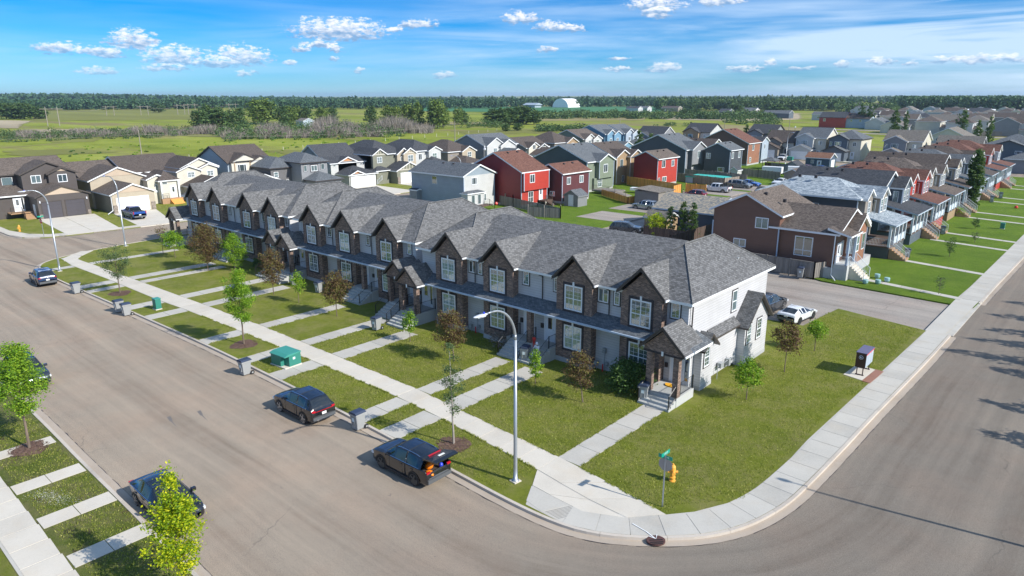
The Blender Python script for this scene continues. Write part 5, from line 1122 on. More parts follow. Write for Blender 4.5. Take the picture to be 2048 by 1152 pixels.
# houses seen between the rows (fronts of the rear street's other side are hidden)
# ------------------------------------------------------------------ right row: porch houses facing +X (side street)
h = House('house', (-29,81), 'brown bungalow with split roofs, white front steps and bay window at the lane corner')
BR = 'siding_brown'; RF = 'roof_brown'
h.sec('gy', -35.8,-28.0, 76.5,86.3, 6.15, 0.50, BR, RF, 'trim_white', gap=0.45); h.sec('gx', -28.8,-21.9, 76.8,86.2, 4.85, 0.42, BR, RF, 'trim_white')
h.sec('gx', -24.5,-20.9, 79.6,83.6, 4.9, 0.62, 'siding_rust', RF, 'trim_white', z0=1.1, oh=0.35); h.sec('gx', -24.5,-21.5, 82.0,86.0, 4.8, 0.6, 'siding_rust', RF, 'trim_white', z0=1.1, oh=0.35)
r = MB(); r.extr([(-20.35,4.62),(-20.35,4.8),(-22.8,5.45),(-22.8,5.2)], 'y', 76.2, 80.2, [1,0,1,1], cap=1); r.build('porch_roof', [RF,'trim_white'], h.o)
for (x,y) in ((-20.7,76.7),(-20.7,79.2)): m_ = MB(); m_.box(x-0.1,x+0.1,y-0.1,y+0.1,1.5,4.7); m_.build('porch_post', ['trim_blue'], h.o)
m_ = MB(); m_.box(-21.9,-20.5,76.5,79.4,-0.2,1.6); m_.build('landing', ['concrete_step'], h.o); stairs(h.o,-20.5,-18.9,77.4,79.3,1.6,7,'+X','concrete')
railing(h.o, [(-20.55,76.6,1.6),(-20.55,77.35,1.6),(-19.0,77.35,0.2)], 'rail_white'); railing(h.o, [(-21.8,76.55,1.6),(-20.6,76.55,1.6)], 'rail_white'); railing(h.o, [(-20.5,79.4,1.6),(-19.0,79.4,0.2)], 'rail_white')
door(h.o,'+X',-21.9,77.6,1.6,0.95,2.05); h.win('+X',-21.9,78.7,2.1,0.8,1.7,'n')
h.win('-Y',76.5,-30.0,4.45,1.5,1.25,'v','trim_white','glass_blind'); h.win('-Y',76.5,-32.4,2.05,1.5,0.95,'v','trim_white','glass_blind'); h.win('-Y',76.8,-25.3,1.95,1.95,2.15,'lv','trim_white','glass_dark')
h.win('+X',-20.9,80.7,2.4,1.0,1.8,'h'); h.win('+X',-20.9,82.7,2.4,1.1,1.8,'n','trim_white','glass_blind'); h.win('-Y',79.6,-21.35,2.3,0.7,1.8,'h'); h.corner_boards([(-20.9,79.6),(-20.9,83.6),(-28.0,76.45),(-35.8,76.45)],1.1,4.8,'trim_blue')
m_ = MB(); m_.tube((-22.0,76.4,4.7),(-22.0,76.4,0.4),0.06,0.06,6); m_.tube((-22.0,76.4,0.4),(-21.3,75.6,0.08),0.06,0.06,6); m_.build('downspout', ['trim_white'], h.o)
f = MB(); f.box(-35.82,-20.8,76.46,86.3,-0.2,1.15,0,skip='b'); f.build('foundation', ['foundation'], h.o); h.vents([(-31,79.5,8.0),(-28.8,79.5,7.4)])
def porch_house(k, lab, wall, front, roof, gab=1, hipmain=True, porchroof=None, ysh=0, base=None, two=True):
    y0 = 101.0+11.75*(k-3)+(1.0 if k == 2 else 0); y1 = y0+(7.4 if k == 2 else 8.3); odd = k%2; h = House('house', (-30,(y0+y1)/2), lab)
    h.sec('hip' if hipmain else 'gx', -36.0,-24.0, y0,y1, 6.9, 0.46, wall, roof, 'trim_white', oh=0.5)
    # front skin and projecting bay with a small white-edged gable
    w_ = MB(); w_.box(-24.0,-23.97,y0+0.03,y1-0.03,1.0,6.7); w_.build('front_wall', [front], h.o)
    b0, b1 = (y0+3.9,y1-0.5); h.sec('gx', -28,-22.4, b0,b1, 6.85, 0.62, front, roof, 'trim_white', z0=4.4, oh=0.3, gap=0.3)
    if two: h.sec('gx', -27,-23.2, y0+0.5,y0+3.7, 6.8, 0.62, front, roof, 'trim_white', z0=4.4, oh=0.3, gap=0.3)
    h.win('+X',-22.4,(b0+b1)/2-0.8,4.85,1.1,1.7,'hg'); h.win('+X',-22.4,(b0+b1)/2+0.8,4.85,1.1,1.7,'hg')
    h.win('+X',-23.2 if two else -23.97,y0+2.1,4.9,1.1,1.5,'hg'); h.win('-Y',b0,-23.2,4.9,0.7,1.5,'n'); h.win('-Y',y0,-29.3,4.2,1.7,1.7,'n','trim_white','glass_dark')
    h.corner_boards([(-23.97,y0),(-22.4,b0),(-22.4,b1),(-23.97,y1)],4.4,6.75,'trim_blue')
    r = MB(); p0, p1 = y0-0.2, y1+0.1; r.extr([(-19.35,3.94),(-19.35,4.1),(-24.1,5.15),(-24.1,4.9)], 'y', p0, p1, [1,0,1,1], cap=1); r.build('porch_roof', [porchroof or roof,'trim_blue'], h.o)
    d = MB(); d.box(-23.97,-19.9,y0,y1,1.3,1.45); d.build('porch_deck', ['wood_dark'], h.o); s_ = MB(); s_.box(-23.97,-19.95,y0+0.05,y1-0.05,-0.2,1.3,0,skip='bt'); s_.build('porch_skirt', [base or front], h.o)
    for i in range(5):
        y = y0+0.15+(y1-y0-0.3)*i/4; m_ = MB(); m_.box(-20.1,-19.85,y-0.11,y+0.11,1.4,4.05); m_.build('porch_post', ['rail_white'], h.o)
    yg = (y1-2.0) if odd else (y0+0.3); ra, rb_ = (y0+0.15, yg-0.1) if odd else (yg+1.7, y1-0.15); railing(h.o, [(-19.95,ra,1.45),(-19.95,rb_,1.45)], 'rail_white', step=0.16); sk = MB(); sk.box(-19.99,-19.95,ra+0.1,rb_-0.1,1.58,2.3); sk.build('rail_screen', ['rail_white'], h.o); railing(h.o, [(-23.9,y0+0.1,1.45),(-20.0,y0+0.1,1.45)], 'rail_white', step=0.16)
    stairs(h.o,-19.9,-18.0,yg,yg+1.6,1.45,6,'+X','wood_step'); railing(h.o, [(-19.9,yg,1.45),(-18.05,yg,0.1)], 'rail_white'); railing(h.o, [(-19.9,yg+1.6,1.45),(-18.05,yg+1.6,0.1)], 'rail_white')
    door(h.o,'+X',-23.97,yg+0.8,1.45,0.95,2.05); yw_ = (y0+2.2) if odd else (y1-2.2); h.win('+X',-23.97,yw_,2.0,1.8,1.5,'V'); h.win('+X',-23.97,yw_+(2.0 if odd else -1.9),2.0,0.9,1.5,'v')
    h.vents([(-30,y0+2.6,8.9),(-32,y0+2.6,8.9)]); return h
porch_house(2,'dark grey porch house with pale blue-grey shingles, next to the brown bungalow','siding_charcoal','siding_taupe','roof_bluegrey',two=True,base='siding_charcoal')
porch_house(3,'navy blue porch house with charcoal roof, next to the red porch house','siding_navy','siding_slate','roof_charcoal',hipmain=False,two=False,base='siding_slate')
porch_house(4,'red porch house with brown roof, nearest of the red fronts','siding_maroon','siding_red','roof_redbrown',base='siding_red')
porch_house(5,'dark brown porch house with taupe bay, beyond the red one','siding_darkgrey','siding_taupe','roof_brown',base='siding_tan')
porch_house(6,'tan porch house behind the tall aspen','siding_navy','siding_beige','roof_midbrown',hipmain=False,two=False,base='siding_charcoal')
porch_house(7,'blue-grey porch house with slate roof beyond the aspen','siding_navy','siding_slate','roof_slate',base='siding_grey')
porch_house(8,'dark green porch house with white bay frames','siding_darkgreen','siding_grey','roof_midbrown',base='siding_slate')
porch_house(9,'far red porch house with brick red skirt under the porch','siding_darkgreen','siding_red','roof_redbrown',base='siding_red',two=False)
porch_house(10,'last porch house of the row, plum with brown roof','siding_maroon','siding_lightgrey','roof_redbrown',base='siding_red',two=False)
# garages and sheds along the lane
def shed(lab, x0,x1,y0,y1,ze,wall,roof,ax='x',pitch=0.45,cat='shed',name='shed',doorf=None,trim='trim_white',oh=0.2):
    h = House(name, ((x0+x1)/2,(y0+y1)/2), lab, cat); h.sec('g'+ax,x0,x1,y0,y1,ze,pitch,wall,roof,trim,oh=oh,gap=oh)
    if doorf == 'mx': door(h.o,'+X',x1,(y0+y1)/2,0.05,0.9,1.9,'door_black' if trim == 'trim_dark' else 'door_white',False)
    if doorf == 'my': door(h.o,'-Y',y0,(x0+x1)/2,0.05,0.9,1.9,'door_black' if trim == 'trim_dark' else 'door_white',False)
    return h
h = shed('navy garage with mottled blue and tan shingles in front of the brown bungalow', -52,-42.6,91.4,99.0,2.85,'siding_navy','roof_mixed',cat='garage',name='garage',trim='trim_blue',oh=0.45); h.win('-Y',91.4,-46.5,1.2,0.8,1.1,'n')
h = shed('small charcoal garage roof behind the blue-grey roof', -46,-41.4,112,118,2.7,'siding_navy','roof_charcoal',cat='garage',name='garage',oh=0.35)
h = shed('dark grey garage with black roof near the blue shed', -50,-42,160,167,2.7,'siding_grey','roof_charcoal',ax='y',cat='garage',name='garage',oh=0.35)
h = shed('long blue shed with rust-orange roof and white doors', -65.8,-59.6,193.8,199,2.8,'siding_navy','roof_rust',cat='shed',name='shed',oh=0.25); door(h.o,'-Y',193.8,-62.2,0.05,0.95,2.0); h.win('-Y',193.8,-64,1.3,0.8,0.9,'v'); garage_door(h.o,'+X',-59.6,196.4,0.05,2.4,2.1)
h = shed('small grey resin shed with dark door behind the maroon house', -74.6,-71.6,98.6,101.4,1.9,'shed_grey','roof_slate',ax='y',pitch=0.6,doorf='my',trim='shed_grey')
h = House('shed', (-64,110.5), 'tall olive wooden shed with sloping roof beside the silver hatchback', 'shed'); m_ = MB(); m_.extr([(108.2,0),(108.2,2.5),(113.6,2.5),(113.6,0)],'x',-66.0,-61.2); m_.build('wall', ['wood_grey'], h.o)
m_ = MB(); m_.extr([(-66.2,2.75),(-66.2,2.87),(-61.0,2.5),(-61.0,2.4)],'y',108.0,113.9); m_.build('roof', ['roof_taupe'], h.o); door(h.o,'+X',-61.2,111.6,0.05,1.3,2.0,'shed_tan' if False else 'siding_beige',False)
h = shed('weathered wooden shed beside the white cargo trailers', -58.4,-54.8,159,166.6,2.1,'wood_old','roof_brown',ax='y'); 
h = shed('grey resin shed with peaked roof beside the tall old fence', -64,-60.6,174,178,2.2,'shed_grey','roof_charcoal',ax='y',pitch=0.6,doorf=None,trim='shed_grey')
h = shed('small white playhouse shed with dark roof by the charcoal house', -71.6,-69.8,160,162.4,1.7,'siding_lightgrey','roof_charcoal',ax='y',pitch=0.7)
h = shed('grey and beige shed roofs behind the townhouses', -51.4,-47.8,87.2,90.4,2.1,'siding_tan','roof_taupe',ax='x',pitch=0.45); h.win('+X',-47.8,88.6,0.9,0.5,0.9,'n')
# far garages fronting the crossing street (fronts face -Y)
def garage_house(lab, x0, x1, wall, roof, trim='trim_white', two=True, front='siding_lightgrey', y=222.0, hipm=False, dark=False):
    h = House('house', ((x0+x1)/2,y+6), lab); w = x1-x0; c = (x0+x1)/2
    ze = 6.3 if two else 4.6
    h.sec('hip' if hipm else 'gx', x0,x1, y+1.5,y+12, ze, 0.5 if two else 0.6, wall, roof, trim, side=(1,1))
    h.sec('gy', x0+0.3,x0+w*0.62, y,y+6, ze-0.1, 0.5, front, roof, trim, oh=0.35, side=(1,0)); h.sec('gy', x0-0.3,x0+w*0.66, y-3,y+1.6, 2.9, 0.45, front, roof, trim, oh=0.4, side=(1,0))
    garage_door(h.o,'-Y',y-3,x0+w*0.3,0.03,4.6,2.2)
    if two: h.win('-Y',y,x0+w*0.32,4.2,1.9,1.3,'V'); h.win('-Y',y,x0+w*0.1,4.2,0.7,1.2,'n'); h.win('-Y',y+1.5,x0+w*0.8,4.2,1.0,1.2,'v')
    else: h.win('-Y',y+1.5,x0+w*0.82,3.4,0.9,0.6,'n')
    door(h.o,'-Y',y+1.5,x0+w*0.76,0.4,0.95,2.05,'door_white' if two else 'door_black',True)
    h.win('+X',x1,y+7,4.0 if two else 2.2,1.0,1.3,'v'); return h
garage_house('brown roofed beige house with grey gable, leftmost of the far garage fronts', -89.2,-80,'siding_cream','roof_midbrown','trim_brown',False,'siding_taupe')
garage_house('white and grey gabled house with wide white garage, second of the far fronts', -79.2,-70.4,'siding_cream','roof_slate','trim_white',True,'siding_lightgrey')
garage_house('slate blue house with dark trimmed gable over a white garage', -69.4,-60.5,'siding_cream','roof_slate','trim_dark',True,'siding_slate',hipm=True)
garage_house('grey house with taupe roof and layered gables, right end of the far fronts', -54.4,-44.6,'siding_cream','roof_taupe','trim_white',True,'siding_grey')
garage_house('low house with taupe layered gable roof behind the porch row', -41.5,-31,'siding_grey','roof_taupe','trim_white',False,'siding_slate')
h = House('house', (-22,228), 'wide slate blue house with grey roof behind the end of the porch row'); h.sec('hip', -30,-17.5,221,233,6.2,0.42,'siding_slate','roof_slate','trim_dark'); h.sec('gy',-28.5,-20,219,226,6.0,0.36,'siding_slate','roof_slate','trim_dark',side=(1,0)); h.win('-Y',219,-26.5,4.3,1.5,0.8,'V'); h.win('-Y',219,-22,4.3,1.5,0.8,'V'); h.sec('hip',-24,-16.5,214.5,221.0,3.4,0.4,'siding_grey','roof_slate','trim_white')
garage_house('charcoal roofed house with tan front gable, behind the dark aspens', -123,-113,'siding_lightgrey','roof_charcoal','trim_dark',True,'siding_tan',y=232); garage_house('low charcoal roofed house left of the tan gable', -137,-126.5,'siding_grey','roof_charcoal','trim_white',False,'siding_grey',y=222)
garage_house('house with black roof and grey end gable behind the brown roof', -101,-92,'siding_grey','roof_charcoal','trim_dark',True,'siding_grey',y=236)
# ------------------------------------------------------------------ fences
def fence(pts, lab, mname, h=1.8, span=2.4, cap=False, postup=0.08, pm=None, z=0.0, picket=0.14):
    o = empty('fence', (pts[0][0], pts[0][1], 0), lab, 'fence'); pm = pm or mname
    for a, b in zip(pts[:-1], pts[1:]):
        a = Vector((*a,z)); b = Vector((*b,z)); L_ = (b-a).length; n = max(1, round(L_/span)); t = (b-a)/L_; nr = Vector((-t.y,t.x,0))
        for i in range(n+1):
            p = a.lerp(b, i/n); m_ = MB(); m_.box(p.x-0.06,p.x+0.06,p.y-0.06,p.y+0.06,z-0.2,z+h+postup); m_.build('post', [pm], o)
        for i in range(n):
            p = a.lerp(b, i/n)+t*0.07; q = a.lerp(b, (i+1)/n)-t*0.07; l = (q-p).length; k = max(1, int(l/picket)); m_ = MB()
            for j in range(k):
                u = p+t*(l*j/k+0.004); v = p+t*(l*(j+1)/k-0.004); off = nr*(0.012*((j%2)*2-1)); hh = h-0.04+RNG.uniform(-0.015,0.015)
                A_,B_ = u+off, v+off; c_ = nr*0.01
                m_.v += [tuple(A_-c_+ZV*0.05),tuple(B_-c_+ZV*0.05),tuple(B_+c_+ZV*0.05),tuple(A_+c_+ZV*0.05),tuple(A_-c_+ZV*hh),tuple(B_-c_+ZV*hh),tuple(B_+c_+ZV*hh),tuple(A_+c_+ZV*hh)]
                K = len(m_.v)-8
                for f in ((4,5,6,7),(0,1,5,4),(2,3,7,6),(1,2,6,5),(3,0,4,7)): m_.f.append(tuple(K+x for x in f)); m_.m.append(0)
            m_.build('fence_panel', [mname], o)
            if cap: m_ = MB(); m_.tube(p+ZV*h, q+ZV*h, 0.045,0.045,4); m_.build('top_rail', [mname], o)
    return o
fence([(-36.5,75.6),(-23.4,75.3)], 'long grey picket fence beside the brown bungalow', 'wood_grey', 1.75, cap=True); fence([(-23.4,75.3),(-22.2,77.9)], 'short grey fence return at the bungalow front corner', 'wood_grey', 1.75)
fence([(-36.5,76),(-42.4,78.5),(-42.4,91)], 'dark fence between the bungalow and the navy garage', 'wood_dark', 1.7)
fence([(-87,92.6),(-80,91),(-73,89.3),(-66.8,87.4)], 'grey board fence with raised bare posts behind the red house', 'wood_grey', 1.7, postup=0.5, pm='wood_old'); fence([(-72,85.5),(-66.8,87.4)], 'short weathered fence meeting the grey board fence', 'wood_grey', 1.6, postup=0.4)
fence([(-76.6,113.4),(-67.0,107.6),(-66.6,112.6)], 'low new orange fence round the deck yard', 'wood_new', 1.2, postup=0.0, cap=True)
fence([(-82.0,131.0),(-66.4,126.2),(-66.1,122.6)], 'tall new orange fence behind the dark red car', 'wood_new', 1.85, cap=True); fence([(-66.0,127.4),(-62,128.0)], 'new orange fence panel end with pale rail', 'wood_new', 1.95)
fence([(-80,145),(-64.5,141.6),(-63.5,147),(-72,153)], 'weathered brown fence round the pool cover', 'wood_old', 1.9); fence([(-80,153.5),(-68,152.4),(-63.4,150.5)], 'second weathered fence behind the pool', 'wood_old', 1.9)
fence([(-78,166),(-66,163),(-60,161)], 'old fence line behind the wooden shed', 'wood_old', 1.9); fence([(-70,181),(-61.5,177)], 'tall pale grey old fence left of the peaked resin shed', 'wood_grey', 2.0)
fence([(-74,187),(-61,184)], 'dark maroon fence in front of the pickups', 'siding_maroon', 1.5); fence([(-60,58),(-40,57.6)], 'grey fence at the back of the townhouse parking', 'wood_grey', 1.5)
fence([(-49.5,84.0),(-43.0,84.2)], 'small dark fence by the beige shed', 'wood_dark', 1.4)
fence([(-68,400),(-48,400)], 'grey fence behind the white far houses', 'wood_grey', 2.2, span=5, picket=2)
# pool cover, deck, tarpaulins
o = empty('pool', (-70,146.5,0), 'pool with teal cover inside the weathered fence', 'pool'); m_ = MB(); m_.box(-74.5,-65.6,143.4,149.2,0,1.25); m_.build('pool_wall', ['trim_blue'], o); m_ = MB(); m_.box(-74.6,-65.5,143.3,149.3,1.26,1.42); m_.build('pool_cover', ['tarp_teal'], o)
o = empty('deck', (-75,116,0), 'weathered wooden deck with steps in the orange fenced yard', 'deck'); m_ = MB(); m_.box(-80,-74.5,114.8,118.5,0.5,0.8); m_.build('deck_floor', ['wood_grey'], o); stairs(o,-74.5,-72.0,115.0,117.0,0.7,5,'+X','wood_grey'); railing(o, [(-80,114.9,0.8),(-74.6,114.9,0.8),(-72.1,114.9,0.1)], 'wood_dark')
o = empty('gazebo', (-71.5,184.5,0), 'open gazebo with grey-blue pitched canopy', 'gazebo')
for sx in (-1,1):
    for sy in (-1,1): m_ = MB(); m_.box(-71.5+sx*1.6-.06,-71.5+sx*1.6+.06,184.5+sy*1.6-.06,184.5+sy*1.6+.06,0,2.3); m_.build('post', ['wood_step'], o)
m_ = MB(); hip_roof(m_,-73.3,-69.7,182.7,186.3,2.3,0.45,0.2,0.12); m_.build('canopy', ['roof_slate','trim_dark'], o)

# ------------------------------------------------------------------ vehicles
def cr(a, b, c, d, t): return 0.5*((2*b)+(-a+c)*t+(2*a-5*b+4*c-d)*t*t+(-a+3*b-3*c+d)*t*t*t)
def loft(stations, sub=3):
    """stations: list of (x, [ (y,z) x K ]) front to back; returns dense grid and cell ids"""
    G = np.array([[(x, y, z) for (y, z) in sec] for x, sec in stations]); n, k, _ = G.shape
    def up(A):
        out = []; ids = []
        for i in range(len(A)-1):
            a = A[max(i-1,0)]; b = A[i]; c = A[i+1]; d = A[min(i+2,len(A)-1)]
            for s_ in range(sub): out.append(cr(a,b,c,d,s_/sub)); ids.append(i)
        out.append(A[-1]); return np.array(out), ids
    U, iu = up(G); V, iv = up(np.transpose(U,(1,0,2))); V = np.transpose(V,(1,0,2)); return V, iu, iv
def car_sections(spec):
    """spec rows: x, half width, z bottom, z belt, half width at roof edge, z roof; returns stations with 8 control points on one side"""
    st = []
    for (x, w, zb, zm, wr, zr) in spec:
        zs = zb+(zm-zb)*0.55; dz = zr-zm
        st.append((x, [(w*0.82,zb),(w*0.97,zb+0.07),(w,zs),(w*0.985,zm-0.05),(w*0.955,zm),(wr+(w*0.955-wr)*0.08,zm+dz*0.90),(wr*0.90,zm+dz*0.975+0.0),(wr*0.45,zr+0.012),(0,zr+0.02)]))
    return st
def build_car(kind, paint, rim='rim', tail='lens_red', open_hatch=False, roofm=None):
    S = dict(
     suv=dict(spec=[(2.33,0.62,0.40,0.62,0.40,0.64),(2.24,0.82,0.26,0.80,0.60,0.83),(2.0,0.91,0.24,0.93,0.72,0.98),(1.50,0.94,0.24,1.00,0.74,1.06),(1.02,0.945,0.24,1.05,0.74,1.13),(0.30,0.945,0.24,1.07,0.66,1.60),(0.16,0.945,0.24,1.07,0.66,1.63),(-0.62,0.945,0.24,1.08,0.67,1.67),(-0.74,0.945,0.24,1.08,0.67,1.67),(-1.40,0.94,0.24,1.10,0.65,1.64),(-1.52,0.94,0.24,1.11,0.65,1.63),(-1.86,0.92,0.26,1.12,0.62,1.59),(-2.20,0.90,0.28,1.10,0.66,1.18),(-2.30,0.87,0.32,0.92,0.66,0.98),(-2.36,0.74,0.42,0.70,0.5,0.72)],
        glass={4:'ws',5:None,6:'side',7:'pil',8:'side',9:'pil',10:'side',11:'rear'}, L=2.33, wb=1.36, wr=0.385),
     sedan=dict(spec=[(2.30,0.60,0.36,0.52,0.42,0.54),(2.2,0.80,0.22,0.66,0.62,0.70),(1.9,0.89,0.20,0.76,0.70,0.82),(1.35,0.91,0.20,0.84,0.70,0.92),(0.95,0.91,0.20,0.88,0.70,0.96),(0.15,0.91,0.20,0.91,0.57,1.36),(0.0,0.91,0.20,0.91,0.57,1.39),(-0.55,0.91,0.20,0.92,0.58,1.42),(-0.66,0.91,0.20,0.92,0.58,1.42),(-1.15,0.90,0.20,0.94,0.54,1.36),(-1.80,0.89,0.22,0.96,0.58,1.04),(-2.10,0.86,0.26,0.95,0.66,0.99),(-2.27,0.80,0.34,0.80,0.6,0.84),(-2.32,0.70,0.40,0.60,0.5,0.62)],
        glass={4:'ws',6:'side',7:'pil',8:'side',9:'rear'}, L=2.3, wb=1.36, wr=0.33),
     coupe=dict(spec=[(2.12,0.60,0.34,0.50,0.42,0.52),(2.05,0.78,0.20,0.62,0.62,0.66),(1.75,0.87,0.18,0.72,0.68,0.78),(1.2,0.90,0.18,0.80,0.68,0.88),(0.75,0.90,0.18,0.84,0.66,0.93),(-0.02,0.90,0.18,0.87,0.53,1.26),(-0.15,0.90,0.18,0.87,0.53,1.29),(-0.65,0.90,0.18,0.89,0.52,1.30),(-0.78,0.90,0.18,0.90,0.52,1.29),(-1.02,0.90,0.18,0.92,0.50,1.24),(-1.78,0.89,0.22,0.93,0.56,0.99),(-2.02,0.84,0.28,0.90,0.62,0.96),(-2.12,0.78,0.34,0.74,0.56,0.78)],
        glass={4:'ws',6:'side',7:'pil',8:'side',9:'rear'}, L=2.12, wb=1.29, wr=0.33),
     van=dict(spec=[(2.5,0.62,0.40,0.66,0.45,0.68),(2.4,0.85,0.24,0.84,0.64,0.88),(2.1,0.96,0.22,0.96,0.74,1.02),(1.6,0.99,0.22,1.04,0.76,1.14),(0.75,0.99,0.22,1.08,0.70,1.66),(0.6,0.99,0.22,1.08,0.70,1.70),(-0.35,0.99,0.22,1.08,0.72,1.75),(-0.5,0.99,0.22,1.08,0.72,1.75),(-1.4,0.99,0.22,1.09,0.71,1.73),(-1.52,0.99,0.22,1.09,0.71,1.72),(-2.15,0.97,0.24,1.10,0.68,1.66),(-2.42,0.94,0.28,1.08,0.72,1.2),(-2.52,0.86,0.36,0.80,0.6,0.84)],
        glass={3:'ws',5:'side',6:'pil',7:'side',8:'pil',9:'side',10:'rear'}, L=2.5, wb=1.5, wr=0.36),
     pickup=dict(spec=[(2.85,0.74,0.50,0.85,0.6,0.88),(2.76,0.94,0.36,1.08,0.74,1.12),(2.4,0.99,0.34,1.16,0.80,1.22),(1.45,1.0,0.34,1.20,0.82,1.28),(0.75,1.0,0.34,1.24,0.70,1.82),(0.6,1.0,0.34,1.24,0.70,1.86),(-0.10,1.0,0.34,1.25,0.71,1.88),(-0.22,1.0,0.34,1.25,0.71,1.88),(-0.80,1.0,0.34,1.26,0.69,1.86),(-0.95,1.0,0.34,1.26,0.72,1.80),(-1.02,1.0,0.36,1.24,0.90,1.27),(-1.1,1.0,0.36,1.24,0.90,1.25),(-2.7,0.99,0.40,1.24,0.90,1.25),(-2.85,0.96,0.44,1.18,0.86,1.19),(-2.90,0.93,0.50,0.9,0.8,0.92)],
        glass={3:'ws',5:'side',6:'pil',7:'side',9:'rear'}, L=2.85, wb=1.82, wr=0.40))[kind]
    st = car_sections(S['spec']); V, iu, iv = loft(st, 3); nx, ny, _ = V.shape
    body = MB(); glass = MB()
    for sy in (1, -1):
        kb = len(body.v); body.v += [(p[0], p[1]*sy, p[2]) for r in V for p in r]; kg = len(glass.v); glass.v += [(p[0]*1.0, p[1]*sy*1.002, p[2]+0.001) for r in V for p in r]
        for i in range(nx-1):
            g = S['glass'].get(iu[i])
            for j in range(ny-1):
                c = iv[j]; q = [i*ny+j, (i+1)*ny+j, (i+1)*ny+j+1, i*ny+j+1]; q = q if sy > 0 else q[::-1]
                isg = False
                if g in ('ws','rear') and c >= 5: isg = True
                if g == 'side' and c == 4: isg = True
                if g in ('ws','rear') and c == 4: isg = (g == 'ws')
                if open_hatch and c >= 4 and iu[i] in (11,12): continue
                if open_hatch and c >= 5 and iu[i] == 10 and False: continue
                if isg: glass.f.append(tuple(kg+x for x in q)); glass.m.append(0)
                else: body.f.append(tuple(kb+x for x in q)); body.m.append(0)
    # underside
    k = len(body.v); body.v += [(V[i,0,0], V[i,0,1]*s_, V[i,0,2]) for i in range(nx) for s_ in (1,-1)]
    for i in range(nx-1): body.f.append((k+2*i,k+2*i+1,k+2*i+3,k+2*i+2)); body.m.append(1)
    P_ = {}
    P_['body'] = body.mesh('body', [paint,'car_trim'], True); P_['window_glass'] = glass.mesh('window_glass', ['car_glass'], True)
    L_, wb, wr = S['L'], S['wb'], S['wr']; W = max(r[1] for r in S['spec'])
    t = MB(); t.lathe([(wr*0.70,-0.11),(wr*0.93,-0.12),(wr,-0.09),(wr,0.09),(wr*0.93,0.12),(wr*0.70,0.11)], 0, 0, 22); t.v = [(x, z, y) for x, y, z in t.v]; P_['wheel'] = t.mesh('wheel', ['rubber'], True)
    r = MB()
    for i in range(5):
        a = 2*math.pi*i/5; b = a+0.30; c_ = a-0.30
        r.poly([(0.05*math.cos(c_-.6),-0.125,0.05*math.sin(c_-.6)),(wr*0.74*math.cos(a-0.16),-0.125,wr*0.74*math.sin(a-0.16)),(wr*0.74*math.cos(a+0.16),-0.125,wr*0.74*math.sin(a+0.16)),(0.05*math.cos(b+.6),-0.125,0.05*math.sin(b+.6))])
    r.lathe([(wr*0.72,-0.122),(wr*0.79,-0.13),(wr*0.79,-0.11)], 0, 0, 20); m0 = len(r.v)-60; r.v[m0:] = [(x,z,y) for x,y,z in r.v[m0:]]
    r.lathe([(0.07,-0.132),(0.05,-0.135)], 0, 0, 10); m0 = len(r.v)-20; r.v[m0:] = [(x,z,y) for x,y,z in r.v[m0:]]
    r.f = [f for f in r.f if len(f) <= 10]; P_['rim'] = r.mesh('rim', [rim]); 
    dk = MB(); dk.prism([(wr*0.70*math.cos(2*math.pi*i/18), wr*0.70*math.sin(2*math.pi*i/18)) for i in range(18)], 0.0, 0.001); dk.v = [(x,-0.112-z,y) for x,y,z in dk.v]; P_['brake'] = dk.mesh('brake_disc', ['rim_dark'])
    ar = MB(); ro = wr*1.20
    for sy in (-1,1):
        pass
    arc = [(ro*math.cos(R_(a)), ro*math.sin(R_(a))) for a in range(-8,189,14)]; ar = MB(); n = len(arc)
    for i in range(n-1):
        (a0,b0),(a1,b1) = arc[i],arc[i+1]; f0 = wr*1.04/ro
        ar.v += [(a0,-0.015,b0),(a1,-0.015,b1),(a1*f0,-0.02,b1*f0),(a0*f0,-0.02,b0*f0)]; kk = len(ar.v)-4; ar.f.append((kk,kk+3,kk+2,kk+1)); ar.m.append(0)
    kk = len(ar.v); ar.v += [(x*wr*1.06/ro,-0.004,z*wr*1.06/ro) for x,z in arc]; ar.f.append(tuple(kk+i for i in reversed(range(n)))); ar.m.append(1)
    P_['wheel_arch'] = ar.mesh('wheel_arch', ['car_trim','black_hole'])
    zt = S['spec'][1][3]
    hl = MB(); hl.box(-0.13,0.06,-0.18,0.16,-0.07,0.07); P_['headlight'] = hl.mesh('headlight', ['lens_clear'])
    tl = MB(); tl.box(-0.035,0.05,-0.26,-0.02,-0.045,0.05) if kind != 'pickup' else tl.box(-0.03,0.08,-0.06,0.03,-0.22,0.2); P_['taillight'] = tl.mesh('taillight', [tail])
    gr = MB(); gr.box(-0.02,0.045,-0.42,0.42,-0.10,0.10); P_['grille'] = gr.mesh('grille', ['car_trim'])
    pl = MB(); pl.box(-0.012,0.012,-0.16,0.16,-0.08,0.08); P_['licence_plate'] = pl.mesh('licence_plate', ['plate'])
    mi = MB(); mi.box(-0.09,0.07,-0.17,0.03,-0.07,0.08); P_['mirror'] = mi.mesh('mirror', [paint])
    rr = MB(); P_['roof_rail'] = None
    if kind in ('suv','van'):
        z = S['spec'][7][5]; rr.path([(0.2,0,z-0.06),(0.0,0,z+0.0),(-1.3,0,z+0.0),(-1.6,0,z-0.07)], 0.018, 5); P_['roof_rail'] = rr.mesh('roof_rail', ['chrome'])
    bl = MB(); zb = S['spec'][7][3]; bl.tube((1.0,0,zb-0.02),(-1.75,0,zb+0.04),0.014,0.014,4); P_['window_trim'] = bl.mesh('window_trim', ['chrome'])
    sk = MB(); sk.box(-1.15,1.05,-0.05,0.02,0.22,0.34); P_['sill'] = sk.mesh('sill', ['car_trim'])
